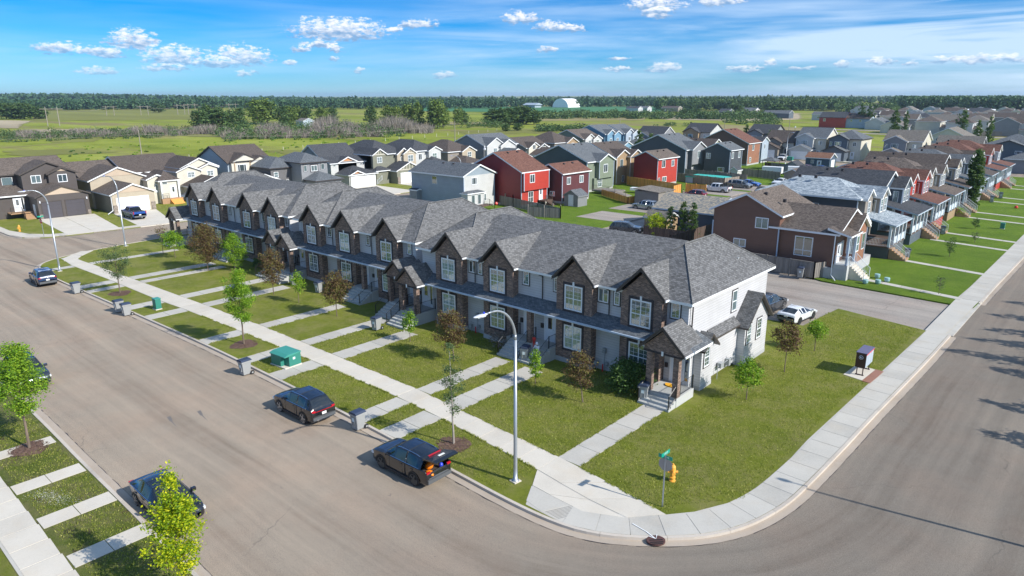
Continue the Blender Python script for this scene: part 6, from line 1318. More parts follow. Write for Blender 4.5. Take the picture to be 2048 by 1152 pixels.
    bp = MB(); bp.box(-0.06,0.16,-W*0.86,W*0.86,-0.10,0.12); P_['bumper'] = bp.mesh('bumper', ['car_grey_trim'])
    hd = MB(); hd.box(-0.09,0.09,-0.02,0.01,-0.015,0.015); P_['door_handle'] = hd.mesh('door_handle', [paint])
    sm = MB(); sm.box(-0.006,0.006,-0.004,0.004,-0.36,0.36); P_['door_seam'] = sm.mesh('door_seam', ['car_trim'])
    P_['S'] = S; P_['W'] = W; P_['kind'] = kind; P_['open'] = open_hatch; return P_
def place_car(P_, x, y, rz, lab, cat='car', name='parked_car', z=ROADZ, group='parked vehicles', detail=2, grp=True):
    """rz: heading angle (0 = nose towards +X)"""
    o = empty(name, (x,y,z), lab, cat, group if grp else None, rz); S = P_['S']; W = P_['W']; L_, wb, wr = S['L'], S['wb'], S['wr']
    put(P_['body'],'body',o); put(P_['window_glass'],'window_glass',o)
    for sx in (1,-1):
        for sy in (1,-1):
            wz = 0.0 if sy < 0 else math.pi
            w_ = put(P_['wheel'],'wheel',o,(sx*wb,sy*(W-0.11),wr),wz); put(P_['brake'],'brake_disc',w_); put(P_['rim'],'rim',w_)
            put(P_['wheel_arch'],'wheel_arch',o,(sx*wb,sy*(W+0.004),wr),wz)
    zf = S['spec'][1][3]-0.06; zr = S['spec'][-3][3]-0.10
    for sy in (1,-1):
        put(P_['headlight'],'headlight',o,(L_-0.16,sy*(W-0.20),zf),0)
        xb = S['spec'][-2][0]; 
        tlo = put(P_['taillight'],'taillight',o,(xb+0.0 if P_['kind'] != 'pickup' else xb-0.04,sy*(W-0.08 if P_['kind'] != 'pickup' else W-0.06),zr+0.0),0); tlo.scale = (1,sy,1)
        ms = put(P_['mirror'],'mirror',o,(0.86 if P_['kind'] != 'pickup' else 1.0,sy*(W+0.02)+(0.0 if sy < 0 else 0.1),S['spec'][5][3]+0.06),0)
        if detail > 1:
            put(P_['window_trim'],'window_trim',o,(0,sy*(W*0.962),0)); 
            for xx in (-0.32,-1.2): put(P_['door_handle'],'door_handle',o,(xx,sy*(W+0.004),S['spec'][5][3]-0.14))
            for xx in (0.62,-0.45,-1.28): put(P_['door_seam'],'door_seam',o,(xx,sy*(W+0.0015),0.68))
            put(P_['sill'],'sill',o,(0,sy*(W-0.02)+(0.03 if sy > 0 else 0),0))
        if P_['roof_rail']: put(P_['roof_rail'],'roof_rail',o,(0,sy*0.60,0))
    put(P_['grille'],'grille',o,(L_-0.05,0,zf-0.08))
    put(P_['licence_plate'],'licence_plate',o,(S['spec'][-1][0]-0.02,0,0.78 if not P_['open'] else 0.5)); put(P_['bumper'],'bumper',o,(S['spec'][-1][0]+0.02,0,0.50)); return o
PI = math.pi
suv_black = build_car('suv','paint_black'); o = place_car(suv_black,-36.05,21.2,PI,'black SUV with closed tailgate and silver rear bumper, parked by the grey bin',name='suv',cat='car')
o.scale = (0.95,0.95,0.97); m_ = MB(); m_.box(-2.42,-2.30,-0.55,0.55,0.36,0.44); c = local_obj(m_,'bumper_trim',['chrome'],o); m_ = MB(); m_.box(-2.345,-2.29,-0.74,0.74,0.93,0.955); local_obj(m_,'light_bar',['lens_red'],o)
m_ = MB()
suv_open = build_car('suv','paint_black','rim_dark',open_hatch=True); o = place_car(suv_open,-25.75,21.05,PI,'black SUV with its rear hatch raised and orange bags in the boot',name='suv'); SUVO = o; o.scale = (0.96,0.96,0.98)
h_ = MB(); h_.extr([(-1.85,1.60),(-2.0,1.70),(-2.75,1.86),(-2.98,1.82),(-2.98,1.76),(-2.72,1.76),(-1.98,1.60),(-1.85,1.54)],'y',-0.70,0.70)
h_.v = [(x,y*(1.0 if x > -2.5 else 1.12),z) for x,y,z in h_.v]; ht = local_obj(h_,'tailgate',['paint_black'],o)
m_ = MB(); m_.box(-2.05,-1.97,-0.42,0.42,1.735,1.765); q = local_obj(m_,'brake_light',['lens_red'],o); m_ = MB(); m_.box(-2.62,-2.48,-0.2,0.2,1.865,1.875); local_obj(m_,'licence_plate',['plate'],o); m_ = MB(); m_.box(-2.9,-2.8,-0.4,0.4,1.78,1.80); local_obj(m_,'tailgate_trim',['car_grey_trim'],o)
m_ = MB(); m_.box(-2.25,-1.05,-0.60,0.60,0.66,0.70); local_obj(m_,'cargo_floor',['cargo_mat'],o); m_ = MB(); m_.box(-1.08,-1.02,-0.66,0.66,0.66,1.25); m_.box(-1.1,-1.4,-0.66,0.66,1.18,1.22); local_obj(m_,'rear_seat',['cargo_mat'],o)
m_ = MB(); m_.box(-2.3,-2.05,-0.72,0.72,0.60,0.72); local_obj(m_,'load_sill',['car_grey_trim'],o)
def bag(loc, lab, m2, w=0.34, d=0.26, h=0.30, tint=None):
    b = MB(); n = 10; rows = [(0.8,0),(1,0.25),(0.95,0.6),(0.7,0.9),(0.25,1.0)]
    for (s_, z) in rows:
        for i in range(n): t = 2*math.pi*i/n; q = s_*(1+0.12*math.sin(i*2.7+z*5)); b.v.append((loc[0]+w/2*q*math.cos(t), loc[1]+d/2*q*math.sin(t), loc[2]+h*z))
    for r in range(4):
        for i in range(n): j = (i+1)%n; b.f.append((r*n+i,r*n+j,(r+1)*n+j,(r+1)*n+i)); b.m.append(0)
    b.f.append(tuple(4*n+i for i in range(n))); b.m.append(0); return b.build('shopping_bag', [m2], None, smooth=True, label=lab, category='bag', group='bags in the open boot')
bag((-23.75,20.62,0.60),'bright orange bag lying at the near side of the open boot','bag_orange',0.55,0.4,0.2); bag((-24.25,21.05,0.60),'orange and white bag deeper in the open boot','bag_orange',0.35,0.5,0.3); bag((-23.85,21.5,0.60),'small blue bag at the kerb side of the open boot','bag_blue',0.24,0.24,0.26)
sed = build_car('sedan','paint_black'); o = place_car(sed,-31.85,11.05,0,'black sedan half hidden by the yellow-green tree at the near kerb',name='sedan'); 
m_ = MB(); m_.prism([(2.34+0.0*1,0)],0,0) if False else None
suv_navy2 = build_car('suv','paint_slate'); place_car(suv_navy2,-55.0,11.35,0,'dark blue-grey car behind the near left tree, mostly out of view',name='suv')
suv_navy = build_car('suv','paint_navy'); o = place_car(suv_navy,-84.35,20.5,PI-0.06,'small navy SUV with pale roof parked at the far end of the kerb',name='suv'); o.scale = (0.93,0.95,0.97)
m_ = MB(); m_.box(-1.45,0.05,-0.56,0.56,1.60,1.715); 
m_.v = [(x,y,z-0.05*(abs(y)/0.56)) for x,y,z in m_.v]; local_obj(m_,'pale_roof',['paint_silver'],o)
pk_blue = build_car('pickup','paint_blue'); o = place_car(pk_blue,-119.4,43.0,PI-0.03,'blue pickup truck with black bed cover on the driveway of the beige house',cat='truck',name='pickup_truck',z=0.02)
m_ = MB(); m_.box(-2.72,-1.12,-0.86,0.86,1.26,1.285); local_obj(m_,'bed_cover',['car_trim'],o)
pk_white = build_car('pickup','paint_whitecar')
def open_bed(o, m2='car_trim'): m_ = MB(); m_.box(-2.74,-1.1,-0.84,0.84,1.262,1.27); local_obj(m_,'bed',[m2],o)
o = place_car(pk_white,-62.3,133.4,PI-0.0,'large white pickup truck on the pad beside the dark red car',cat='truck',name='pickup_truck'); open_bed(o)
hb_silver = build_car('suv','paint_silver'); place_car(hb_silver,-61.6,104.6,PI-0.05,'silver hatchback with tinted rear window beside the olive shed',name='hatchback',detail=1)
jeep = build_car('suv','paint_darkred','rim_dark'); o = place_car(jeep,-61.9,123.0,PI,'dark red SUV with its driver door open by the orange fence',name='suv'); REDC = o
m_ = MB(); m_.box(0.0,1.05,-0.03,0.03,-0.4,0.42); d_ = local_obj(m_,'open_door',['paint_darkred'],o); d_.location = (0.62,0.95,0.68); d_.rotation_euler = (0,0,R_(118))
van = build_car('van','paint_greycar'); place_car(van,-61.4,142.6,0.0,'grey people carrier next to the wooden shed',name='minivan',detail=1)
bl2 = build_car('sedan','paint_brightblue'); place_car(bl2,-61.2,147.2,0.0,'bright blue car mostly hidden behind the grey people carrier',name='sedan',detail=1)
wh2 = build_car('sedan','paint_whitecar'); place_car(wh2,-57.2,154.0,-1.7,'white car facing down the lane by the wooden shed',name='sedan',detail=1)
wh3 = build_car('coupe','paint_whitecar','rim_dark'); o = place_car(wh3,-19.75,60.3,R_(84),'white sports coupe parked at the side of the corner lawn',name='coupe')
gr = build_car('suv','paint_slate','chrome'); place_car(gr,-22.75,61.2,R_(86),'dark grey SUV nose visible behind the townhouse corner',name='suv')
place_car(suv_navy2,-52.6,84.4,R_(20),'dark car with sky-lit windscreen behind the townhouse roof',name='suv',detail=1)
place_car(suv_black,-103.9,92.5,R_(-72),'black SUV parked in the street beside the pale grey house',name='suv',detail=1); ws = build_car('suv','paint_whitecar'); place_car(ws,-115.5,104.8,R_(5),'white SUV on the driveway of the timbered gable house',name='suv',detail=1)
place_car(hb_silver,-100.6,89.6,R_(-80),'silver car peeking from behind the pale grey house',name='hatchback',detail=1)
place_car(pk_white,-79.2,213,R_(-80),'white pickup parked at the far garage apron',cat='truck',name='pickup_truck',detail=1); o = place_car(pk_white,-84,203,R_(4),'white pickup truck behind the maroon fence',cat='truck',name='pickup_truck',detail=1)
place_car(jeep,-63.5,186.5,R_(160),'dark red car half hidden by the dark garage roof',name='suv',detail=1); place_car(bl2,-60.5,189.5,R_(160),'blue-grey car roof in front of the long blue shed',name='sedan',detail=1)
place_car(suv_navy2,-15.0,210.5,R_(10),'dark vehicle at the far end of the side street',name='suv',detail=1)
# box trailers
def trailer(x, y, l, w, hh, rz, lab):
    o = empty('trailer', (x,y,0), lab, 'trailer', None, rz); m_ = MB(); m_.box(-l/2,l/2,-w/2,w/2,0.55,0.5+hh); local_obj(m_,'box_body',['trailer_white'],o)
    m_ = MB(); m_.box(-l/2-0.01,l/2+0.01,-w/2-0.01,w/2+0.01,0.5+hh,0.55+hh); local_obj(m_,'roof',['trim_white'],o)
    for sy in (-1,1):
        for sx in (-0.45,0.45): t = MB(); t.tube((sx,sy*w/2,0.33),(sx,sy*(w/2-0.2),0.33),0.33,0.33,12); local_obj(t,'wheel',['rubber'],o)
    m_ = MB(); m_.tube((l/2,0.4,0.5),(l/2+1.2,0,0.45),0.05,0.05,6); m_.tube((l/2,-0.4,0.5),(l/2+1.2,0,0.45),0.05,0.05,6); local_obj(m_,'drawbar',['car_trim'],o)
trailer(-65.5,170.5,4.6,2.0,1.5,R_(8),'long white cargo trailer in front of the pale grey fence'); trailer(-59.2,169.5,4.2,2.1,2.0,R_(20),'shorter white cargo trailer behind the wooden shed'); trailer(-72.8,121.5,4.0,1.6,0.5,R_(15),'low flat white trailer in the orange fenced yard')
# ------------------------------------------------------------------ street furniture
def bin_meshes():
    b = MB()
    def ring(hw, hd, z): return [(-hw,-hd,z),(hw,-hd,z),(hw,hd,z),(-hw,hd,z)]
    rr = [ring(0.21,0.23,0.08),ring(0.26,0.30,0.86),ring(0.29,0.34,0.87),ring(0.29,0.34,0.97)]
    for r in rr: b.v += r
    for q in range(3):
        for i in range(4): j = (i+1)%4; b.f.append((q*4+i,q*4+j,(q+1)*4+j,(q+1)*4+i)); b.m.append(0)
    b.f.append((3,2,1,0)); b.m.append(0)
    for s_ in (-0.1,0.1): b.box(s_-0.015,s_+0.015,-0.315,-0.25,0.3,0.84)
    l = MB(); l.box(-0.30,0.30,-0.37,0.35,0.972,1.0); l.extr([(-0.30,1.0),(-0.2,1.07),(0.2,1.07),(0.30,1.0)],'y',-0.34,0.33); l.tube((-0.26,0.36,0.97),(0.26,0.36,0.97),0.03,0.03,6)
    w = MB(); w.tube((0,0,0),(0.05,0,0),0.135,0.135,14); h = MB(); h.tube((0,0,0),(0.012,0,0),0.06,0.06,10)
    k = MB(); k.box(-0.09,0.09,-0.312,-0.305,0.55,0.75); s_ = MB(); s_.tube((-0.25,0.3,0.13),(0.25,0.3,0.13),0.02,0.02,6)
    return dict(bin_body=b.mesh('bin_body',['bin_grey']), lid=l.mesh('lid',['bin_lid']), wheel=w.mesh('wheel',['rubber']), hub=h.mesh('hub',['bin_grey']), mark=k.mesh('printed_mark',['bin_mark']), axle=s_.mesh('axle',['rubber']))
BN = bin_meshes()
def wheelie(x, y, rz, lab, z=0.0, sc=1.12, lid=True):
    o = empty('wheelie_bin', (x,y,z), lab, 'bin', 'grey wheelie bins', rz); o.scale = (sc,)*3
    put(BN['bin_body'],'bin_body',o); put(BN['lid'],'lid',o); put(BN['axle'],'axle',o); m_ = put(BN['mark'],'printed_mark',o)
    for sx in (-1,1): w_ = put(BN['wheel'],'wheel',o,(sx*0.25 if sx > 0 else -0.30,0.33,0.135)); put(BN['hub'],'hub',w_,(0.045 if sx > 0 else -0.008,0,0))
    return o
for (x,y,rz,lab,z) in [(-77.1,21.35,0.1,'grey bin at the kerb next to the small navy SUV',ROADZ),(-67.2,21.75,0.05,'left one of the two neighbouring grey bins at the kerb',ROADZ),(-65.6,21.8,0.0,'right one of the two neighbouring grey bins at the kerb',ROADZ),(-44.6,21.9,0.05,'grey bin standing alone at the kerb below the large green utility box',ROADZ),
        (-31.7,22.1,0.05,'grey bin with navy lid between the two black SUVs',ROADZ),(-45.1,33.9,0.2,'grey bin on the lawn between two front walks of the middle row',0.0),(-31.15,36.75,0.4,'grey bin beside the front steps near the two people',0.0),(-20.95,36.55,0.3,'grey bin beside the corner unit steps',0.0),
        (-58.6,37.3,0.2,'grey bin at the railing of the middle townhouse steps',0.0),(-62.9,37.2,-0.3,'grey bin by the left porch of the middle row',0.0),(-24.6,74.7,0.2,'grey bin against the grey fence by the lane',0.0),(-18.3,92.6,0.3,'grey bin at the foot of the pale porch house steps',0.0),(-18.2,112.2,0.2,'grey bin by the red porch house walk',0.0),(-17.9,152.2,0.2,'left grey bin of the pair beyond the tall aspen',0.0),(-17.4,159.0,0.2,'right dark bin of the pair beyond the tall aspen',0.0),(-130.3,33.4,1.4,'grey bin tucked beside the dark garage',0.0)]:
    wheelie(x,y,rz,lab,z)
# street lamps
def lamp_meshes(h=9.3, arm=1.65):
    p = MB(); p.lathe([(0.19,0),(0.19,0.03),(0.115,0.05),(0.10,0.8),(0.075,h-1.7)],0,0,12)
    b = MB(); b.box(-0.22,0.22,-0.22,0.22,-0.06,0.0); b.box(-0.05,0.05,-0.02,0.04,0.0,0.0)
    a = MB(); pts = []; 
    for i in range(11):
        t = i/10*R_(92); pts.append((-(1.7*(1-math.cos(t)))*0.78, 0, h-1.7+1.7*math.sin(t)))
    pts.append((-arm-0.1,0,h-0.02)); a.path(pts, [0.075-0.0028*i for i in range(12)], 10)
    hd = MB(); prof = [(0,0.04,0.03),(0.12,0.11,0.05),(0.4,0.16,0.055),(0.72,0.10,0.04),(0.8,0.02,0.01)]
    n = 10
    for (x, w, t) in prof:
        for i in range(n): q = 2*math.pi*i/n; hd.v.append((-arm-0.05-x, w*math.cos(q), h-0.03+t*math.sin(q)-0.04*x))
    for r in range(4):
        for i in range(n): j = (i+1)%n; hd.f.append((r*n+i,(r+1)*n+i,(r+1)*n+j,r*n+j)); hd.m.append(0)
    hd.f.append(tuple(range(n))); hd.m.append(0)
    pc = MB(); pc.lathe([(0.05,h+0.02),(0.05,h+0.09),(0.0,h+0.1)],-arm-0.25,0,8); ln = MB(); ln.box(-arm-0.65,-arm-0.2,-0.08,0.08,h-0.12,h-0.09)
    return dict(pole=p.mesh('pole',['galvanised'],True), base=b.mesh('base_plate',['concrete']), arm=a.mesh('arm',['galvanised'],True), head=hd.mesh('lamp_head',['lamp_head'],True), cell=pc.mesh('light_sensor',['bag_blue']), lens=ln.mesh('lens',['lens_clear']))
LP_ = lamp_meshes()
def lamp(x, y, rz, lab, sc=1.0, z=0.05):
    o = empty('street_lamp', (x,y,z), lab, 'street lamp', 'curved arm street lamps', rz); o.scale = (1,1,sc)
    for n_, k in (('pole','pole'),('base_plate','base'),('arm','arm')): put(LP_[k], n_, o)
    h_ = put(LP_['head'],'lamp_head',o); put(LP_['cell'],'light_sensor',h_); put(LP_['lens'],'lens',h_); return o
lamp(-20.75,23.75,R_(82),'tall curved street lamp by the corner ramp, nearest the camera'); lamp(-88.3,23.2,R_(78),'tall curved street lamp behind the small navy SUV',0.98); lamp(-97.0,33.4,R_(20),'curved street lamp on the lawn at the far left corner',0.97); lamp(4.9,35.6,R_(8),'street lamp across the side street, out of view, casting its long shadow')
lamp(-99.0,97,R_(20),'street lamp behind the pale grey house with slate roof',0.8); lamp(-73.2,199.5,R_(150),'street lamp left of the long blue shed',0.95)
for (x,y,h,lab) in [(-122,128,5.6,'black post lamp with white globe behind the grey roofs, left'),(-108,190,5.2,'black post lamp with white globe by the aspens'),(-107.5,300,5.5,'thin dark field lamp left of the red and blue house')]:
    o = empty('post_lamp', (x,y,0), lab, 'lamp post'); m_ = MB(); m_.lathe([(0.09,0),(0.06,h)],x,y,6); m_.build('pole', ['rail_black'], o); m_ = MB(); m_.lathe([(0.1,h),(0.3,h+0.2),(0.3,h+0.6),(0.08,h+0.8)],x,y,8); m_.build('globe', ['lamp_head'], o)
# signs
def text_mesh(s_, size, name, m2):
    c = D.curves.new(name, 'FONT'); c.body = s_; c.size = size; c.align_x = 'CENTER'; c.align_y = 'CENTER'; c.extrude = 0.002
    t = D.objects.new(name, c); me = bpy.data.meshes.new_from_object(t); me.name = name; me.materials.clear(); me.materials.append(M[m2]); D.objects.remove(t); D.curves.remove(c); return me
def street_sign(x, y, rzstop, lab, back=True, hh=2.95, t1='', t2=''):
    o = empty('street_sign', (x,y,0), lab, 'street sign'); m_ = MB(); m_.box(-0.03,0.03,-0.03,0.03,-0.1,hh-0.15); local_obj(m_,'post',['galvanised'],o,0.3)
    s_ = MB(); r = 0.36; oc = [(r*math.cos(R_(22.5+45*i)), r*math.sin(R_(22.5+45*i))) for i in range(8)]; s_.prism(oc,0,0.004,0,bottom=True); s_.v = [(z+0.04,a,b+2.25) for a,b,z in s_.v]; local_obj(s_,'stop_plate',['sign_back'],o,rzstop)
    f = MB(); f.prism(oc,0,0.003,0,bottom=True); f.v = [(z+0.0455,a*0.98,b*0.98+2.25) for a,b,z in f.v]; fo = local_obj(f,'stop_face',['sign_red'],o,rzstop)
    tm = text_mesh('STOP',0.24,'stop_lettering','sign_text'); to = put(tm,'stop_lettering',fo,(0.052,0,2.25)); to.rotation_euler = (R_(90),0,R_(90))
    for (rz, z, tx) in ((0.02,hh-0.30,t1),(R_(88),hh-0.10,t2)):
        b = MB(); b.box(-0.36,0.36,-0.006,0.006,z-0.095,z+0.095); bo = local_obj(b,'name_plate',['sign_green'],o,rz)
        tm = text_mesh(tx,0.13,'lettering','sign_text')
        for (yy, r2) in ((-0.0085,0.0),(0.0085,math.pi)):
            to = put(tm,'lettering',bo,(0,yy,z)); to.rotation_euler = (R_(90),0,r2)
    return o
street_sign(-13.95,26.65,R_(94),'grey-backed stop sign with two green street name plates at the corner pavement',t1='91 AVE',t2='112 ST')
street_sign(-112.1,28.3,R_(-80),'small street name post with stop sign by the dark house lawn',hh=3.0,t1='AVE',t2='ST')
# hydrants
def hydrant(x, y, lab, rz=0.0, z=0.0):
    o = empty('fire_hydrant', (x,y,z), lab, 'fire hydrant', 'yellow fire hydrants', rz)
    b = MB(); b.lathe([(0.17,0),(0.17,0.05),(0.12,0.06),(0.115,0.18),(0.16,0.19),(0.16,0.24),(0.115,0.25),(0.115,0.62),(0.15,0.64),(0.15,0.69),(0.12,0.70)],0,0,16); local_obj(b,'barrel',['hydrant'],o).data.polygons.foreach_set('use_smooth',[False]*len(b.f))
    c = MB(); c.lathe([(0.145,0.70),(0.14,0.80),(0.10,0.88),(0.045,0.91),(0.045,0.97),(0.0,0.98)],0,0,16); local_obj(c,'bonnet',['hydrant'],o)
    for (dx, dy, r, l) in ((1,0,0.06,0.22),(-1,0,0.06,0.22),(0,-1,0.085,0.24)): n_ = MB(); n_.tube((0,0,0.52),(dx*l,dy*l,0.52),r,r,10); n_.tube((dx*l,dy*l,0.52),(dx*(l+0.04),dy*(l+0.04),0.52),r*1.25,r*1.1,8); local_obj(n_,'hose_cap',['hydrant'],o)
    return o
hydrant(-14.75,29.05,'yellow-orange fire hydrant on the corner lawn behind the stop sign',R_(40)); hydrant(-119.6,27.3,'yellow fire hydrant on the lawn of the dark house at far left',R_(30))
# green utility boxes
def ubox(x, y, rz, w, d, h, lab, big=False, z=0.0):
    o = empty('utility_box', (x,y,z), lab, 'utility box', None, rz); p = MB(); p.box(-w/2-0.03,w/2+0.03,-d/2-0.05,d/2+0.03,-0.05,0.09); local_obj(p,'pad',['concrete'],o)
    if big:
        b = MB(); b.box(-w/2,w/2,-d/2+0.35,d/2,0.09,h); local_obj(b,'cabinet',['box_green'],o); b = MB(); b.box(-w/2+0.05,w/2-0.55,-d/2,-d/2+0.35,0.09,h*0.86); local_obj(b,'door',['box_green'],o)
        b = MB(); b.extr([(-d/2-0.04,h*0.9),(-d/2+0.3,h+0.02),(d/2+0.04,h+0.02),(d/2+0.04,h-0.05),(-d/2-0.04,h*0.84)],'x',-w/2-0.04,w/2+0.04); local_obj(b,'lid',['box_green_light'],o)
        s_ = MB(); s_.box(-w/2-0.005,-w/2,-0.1,0.25,0.45,0.75); local_obj(s_,'warning_sticker',['sticker_orange'],o); s_ = MB(); s_.box(w/2,w/2+0.005,0.0,0.2,h*0.55,h*0.72); local_obj(s_,'label_plate',['bin_mark'],o)
    else:
        b = MB(); b.box(-w/2,w/2,-d/2,d/2,0.09,h); local_obj(b,'cabinet',['box_green'],o); b = MB(); b.box(-w/2-0.03,w/2+0.03,-d/2-0.03,d/2+0.03,h,h+0.06); local_obj(b,'lid',['box_green_light'],o)
ubox(-43.95,25.0-0.25,R_(4),1.75,1.35,1.02,'large teal green utility box on the verge between two walks',True); ubox(-65.1,24.3,R_(3),0.62,0.5,1.0,'small tall green utility box on the verge by the two bins'); ubox(-12.5,122.5,0,0.55,0.5,0.85,'green utility box on the lush lawn in front of the porch houses'); ubox(-76.5,212,0,1.6,1.2,1.1,'green utility box on the far lawn by the white garages'); ubox(-10.5,188,0,1.1,0.8,0.8,'dark teal utility box at the far end of the porch house lawns')
# community mailbox
o = empty('mailbox', (-11.85,51.1,0), 'dark brown community mailbox with rows of pale blue doors on a concrete pad', 'mailbox')
p = MB(); p.prism([(-12.6,49.5),(-11.3,49.2),(-11.15,51.9),(-12.45,52.1)],-0.05,0.03); p.build('pad', ['concrete'], o)
p = MB(); p.prism([(-11.28,49.1),(-10.75,49.05),(-10.6,51.9),(-11.13,51.95)],-0.05,0.035); p.build('brick_strip', ['siding_rust'], o)
b = MB(); x0, x1, y0, y1 = -12.05,-11.4,49.95,51.75; b.box(x0,x1,y0,y1,0.62,1.68); b.build('cabinet', ['mailbox_brown'], o); b = MB(); b.box(x0-0.03,x1+0.05,y0-0.03,y1+0.03,1.68,1.73); b.build('top', ['mailbox_top'], o)
b = MB(); b.box(x1,x1+0.04,y0,y1,1.59,1.67); b.build('red_band', ['mailbox_red'], o)
for i in range(3):
    for j in range(6):
        d = MB(); ya = y0+0.04+i*0.58; za = 0.66+j*0.153; d.box(x1,x1+0.02,ya,ya+0.54,za,za+0.13); d.build('mail_door', ['mailbox_door'], o)
for y in (50.1,51.6):
    l = MB(); l.box(x0+0.1,x0+0.16,y-0.03,y+0.03,0.03,0.62); l.build('leg', ['mailbox_brown'], o); l = MB(); l.box(x1-0.16,x1-0.1,y-0.03,y+0.03,0.03,0.62); l.build('leg', ['mailbox_brown'], o); l = MB(); l.box(x0+0.05,x1-0.05,y-0.04,y+0.04,0.03,0.09); l.build('foot', ['mailbox_brown'], o)
e = MB(); e.lathe([(0.17,0),(0.17,0.006)],0,0,18); e.v = [(a*0.85-11.72,y0-0.004-c,b_*0.85+1.38) for a,b_,c in e.v]; e.build('round_emblem', ['bin_mark'], o); e = MB(); e.lathe([(0.145,0),(0.145,0.004)],0,0,18); e.v = [(a*0.85-11.72,y0-0.0105-c,b_*0.85+1.38) for a,b_,c in e.v]; e.build('emblem_disc', ['mailbox_top'], o)
e = MB(); e.poly([(-11.80,y0-0.016,1.45),(-11.63,y0-0.016,1.33),(-11.78,y0-0.016,1.34)]); e.build('emblem_wing', ['bin_mark'], o)
# planters by the bungalow steps
for i, (x, y, l) in enumerate([(-18.6,76.6,'nearest'),(-17.6,77.4,'right'),(-18.3,79.9,'left'),(-17.1,78.9,'rear')]):
    o = empty('planter', (x,y,0), l+' one of the teal planters at the bungalow steps', 'planter', 'teal planters'); b = MB(); b.lathe([(0.16,0),(0.27,0.15),(0.29,0.4),(0.26,0.48),(0.22,0.48)],x,y,12); b.build('pot', ['pot_teal'], o); b = MB(); b.lathe([(0.0,0.44),(0.22,0.45)],x,y,10); b.build('soil', ['mulch'], o)
# odds and ends in the yards
for (x,y,w,m2,l,c) in [(-79.9,99.2,0.5,'plastic_blue','blue plastic toy by the maroon house wall','toy'),(-78.6,99.5,0.6,'plastic_yellow','yellow plastic toy by the maroon house wall','toy'),(-80.9,87.6,0.5,'plastic_red','red object on the pale grey house deck','cushion'),(-13.6,147,0.5,'plastic_red','orange-red toy on the far lawn','toy'),(-23.3,119,0.6,'plastic_red','red chair on the red house porch','chair'),(-22.8,126.5,0.6,'plastic_red','second red chair under the porch roof','chair')]:
    b = MB(); b.lathe([(w*0.5,0.02),(w*0.6,w*0.4),(w*0.3,w*0.9)],x,y,8); 
    zz = 1.35 if x in (-23.3,-22.8) else (0.8 if x == -80.9 else 0.0); b.v = [(a,b_,c_+zz) for a,b_,c_ in b.v]; b.build('yard_toy' if c == 'toy' else c, [m2], None, label=l, category=c)
# utility poles
def pole(x, y, h, lab, lean=(0,0), arm=True):
    o = empty('utility_pole', (x,y,0), lab, 'utility pole', 'single wooden utility poles'); m_ = MB(); m_.tube((x,y,-0.2),(x+lean[0],y+lean[1],h),0.19,0.11,8); m_.build('mast', ['pole_wood'], o)
    if arm: m_ = MB(); m_.tube((x+lean[0]-0.9,y+lean[1]-0.7,h-1.2),(x+lean[0]+0.9,y+lean[1]+0.7,h-1.2),0.06,0.06,5); m_.tube((x+lean[0],y+lean[1],h),(x+lean[0],y+lean[1],h+1.2),0.03,0.02,5); m_.build('crossarm', ['pole_wood'], o)
    return o
pole(-221.8,84.6,9.2,'leaning wooden utility pole in the field behind the beige house'); pole(-212.2,204.9,8.6,'wooden utility pole in the field above the dark roofs'); pole(-204.8,317.8,7.5,'far wooden pole above the light blue house',arm=False); pole(-163.6,354.2,7.5,'far wooden pole right of the black roofed house',arm=False); pole(-121,330,9,'far thin pole left of the red and blue house',arm=False)
def wire(a, b, sag, lab, r=0.03):
    c = MB(); pts = [Vector(a).lerp(Vector(b), i/14)-ZV*(sag*4*(i/14)*(1-i/14)) for i in range(15)]; c.path(pts, r, 3); return c.build('overhead_wire', ['pole_wood'], None, label=lab, category='cable')
wire((-221.8,84.6,8.0),(-330,20,8),2.0,'overhead wire running left from the leaning field pole',0.05); wire((-221.8,84.6,8.0),(-212.2,204.9,7.4),2.2,'overhead wire between the two nearest field poles',0.05)
# pole pairs (H frames) far off on the left
def hframe(px, py_b, hpx, lab, dist):
    u = (px-1024)/1389.0; a = math.atan2(u, 1.038) ; az = R_(41.4)-a
    x, y = -dist*math.sin(az), dist*math.cos(az); h = hpx/1389*dist; o = empty('pylon', (x,y,0), lab, 'pylon', 'wooden H-frame pylons across the fields')
    dx, dy = math.cos(az)*3.3, math.sin(az)*3.3
    for s_ in (-1,1): m_ = MB(); m_.tube((x+s_*dx,y+s_*dy,-1),(x+s_*dx,y+s_*dy,h),0.32,0.22,5); m_.build('mast', ['pole_wood'], o)
    m_ = MB(); m_.tube((x-dx*2,y-dy*2,h*0.88),(x+dx*2,y+dy*2,h*0.88),0.18,0.18,4); m_.build('crossarm', ['pole_wood'], o); return Vector((x,y,h*0.9))
hp = [hframe(97,218,30,'H-frame pylon at the left by the near aspen clump',560)]
for i, (px, b, h_) in enumerate([(215,209,16),(284,211,16),(358,212,18),(380,215,19),(462,214,19)]): hp.append(hframe(px,b,h_,['first','second','third','fourth','fifth'][i]+' H-frame pylon from the left in front of the far wood',820))
for i in range(len(hp)-1): wire(hp[i], hp[i+1], 3.0, 'sagging line between far pylons %s' % ['left','inner left','middle','inner right','right'][i], 0.12)
# white fence posts across the field
for i in range(26):
    px = 0; t = i; x = -215-i*2.2+0; y = 70+i*9.5
    m_ = MB(); m_.box(x-0.07,x+0.07,y-0.07,y+0.07,-0.2,1.2); m_.build('field_post', ['siding_cream'], None, label='small white marker post in a line across the field', category='post', group='white marker posts across the field')
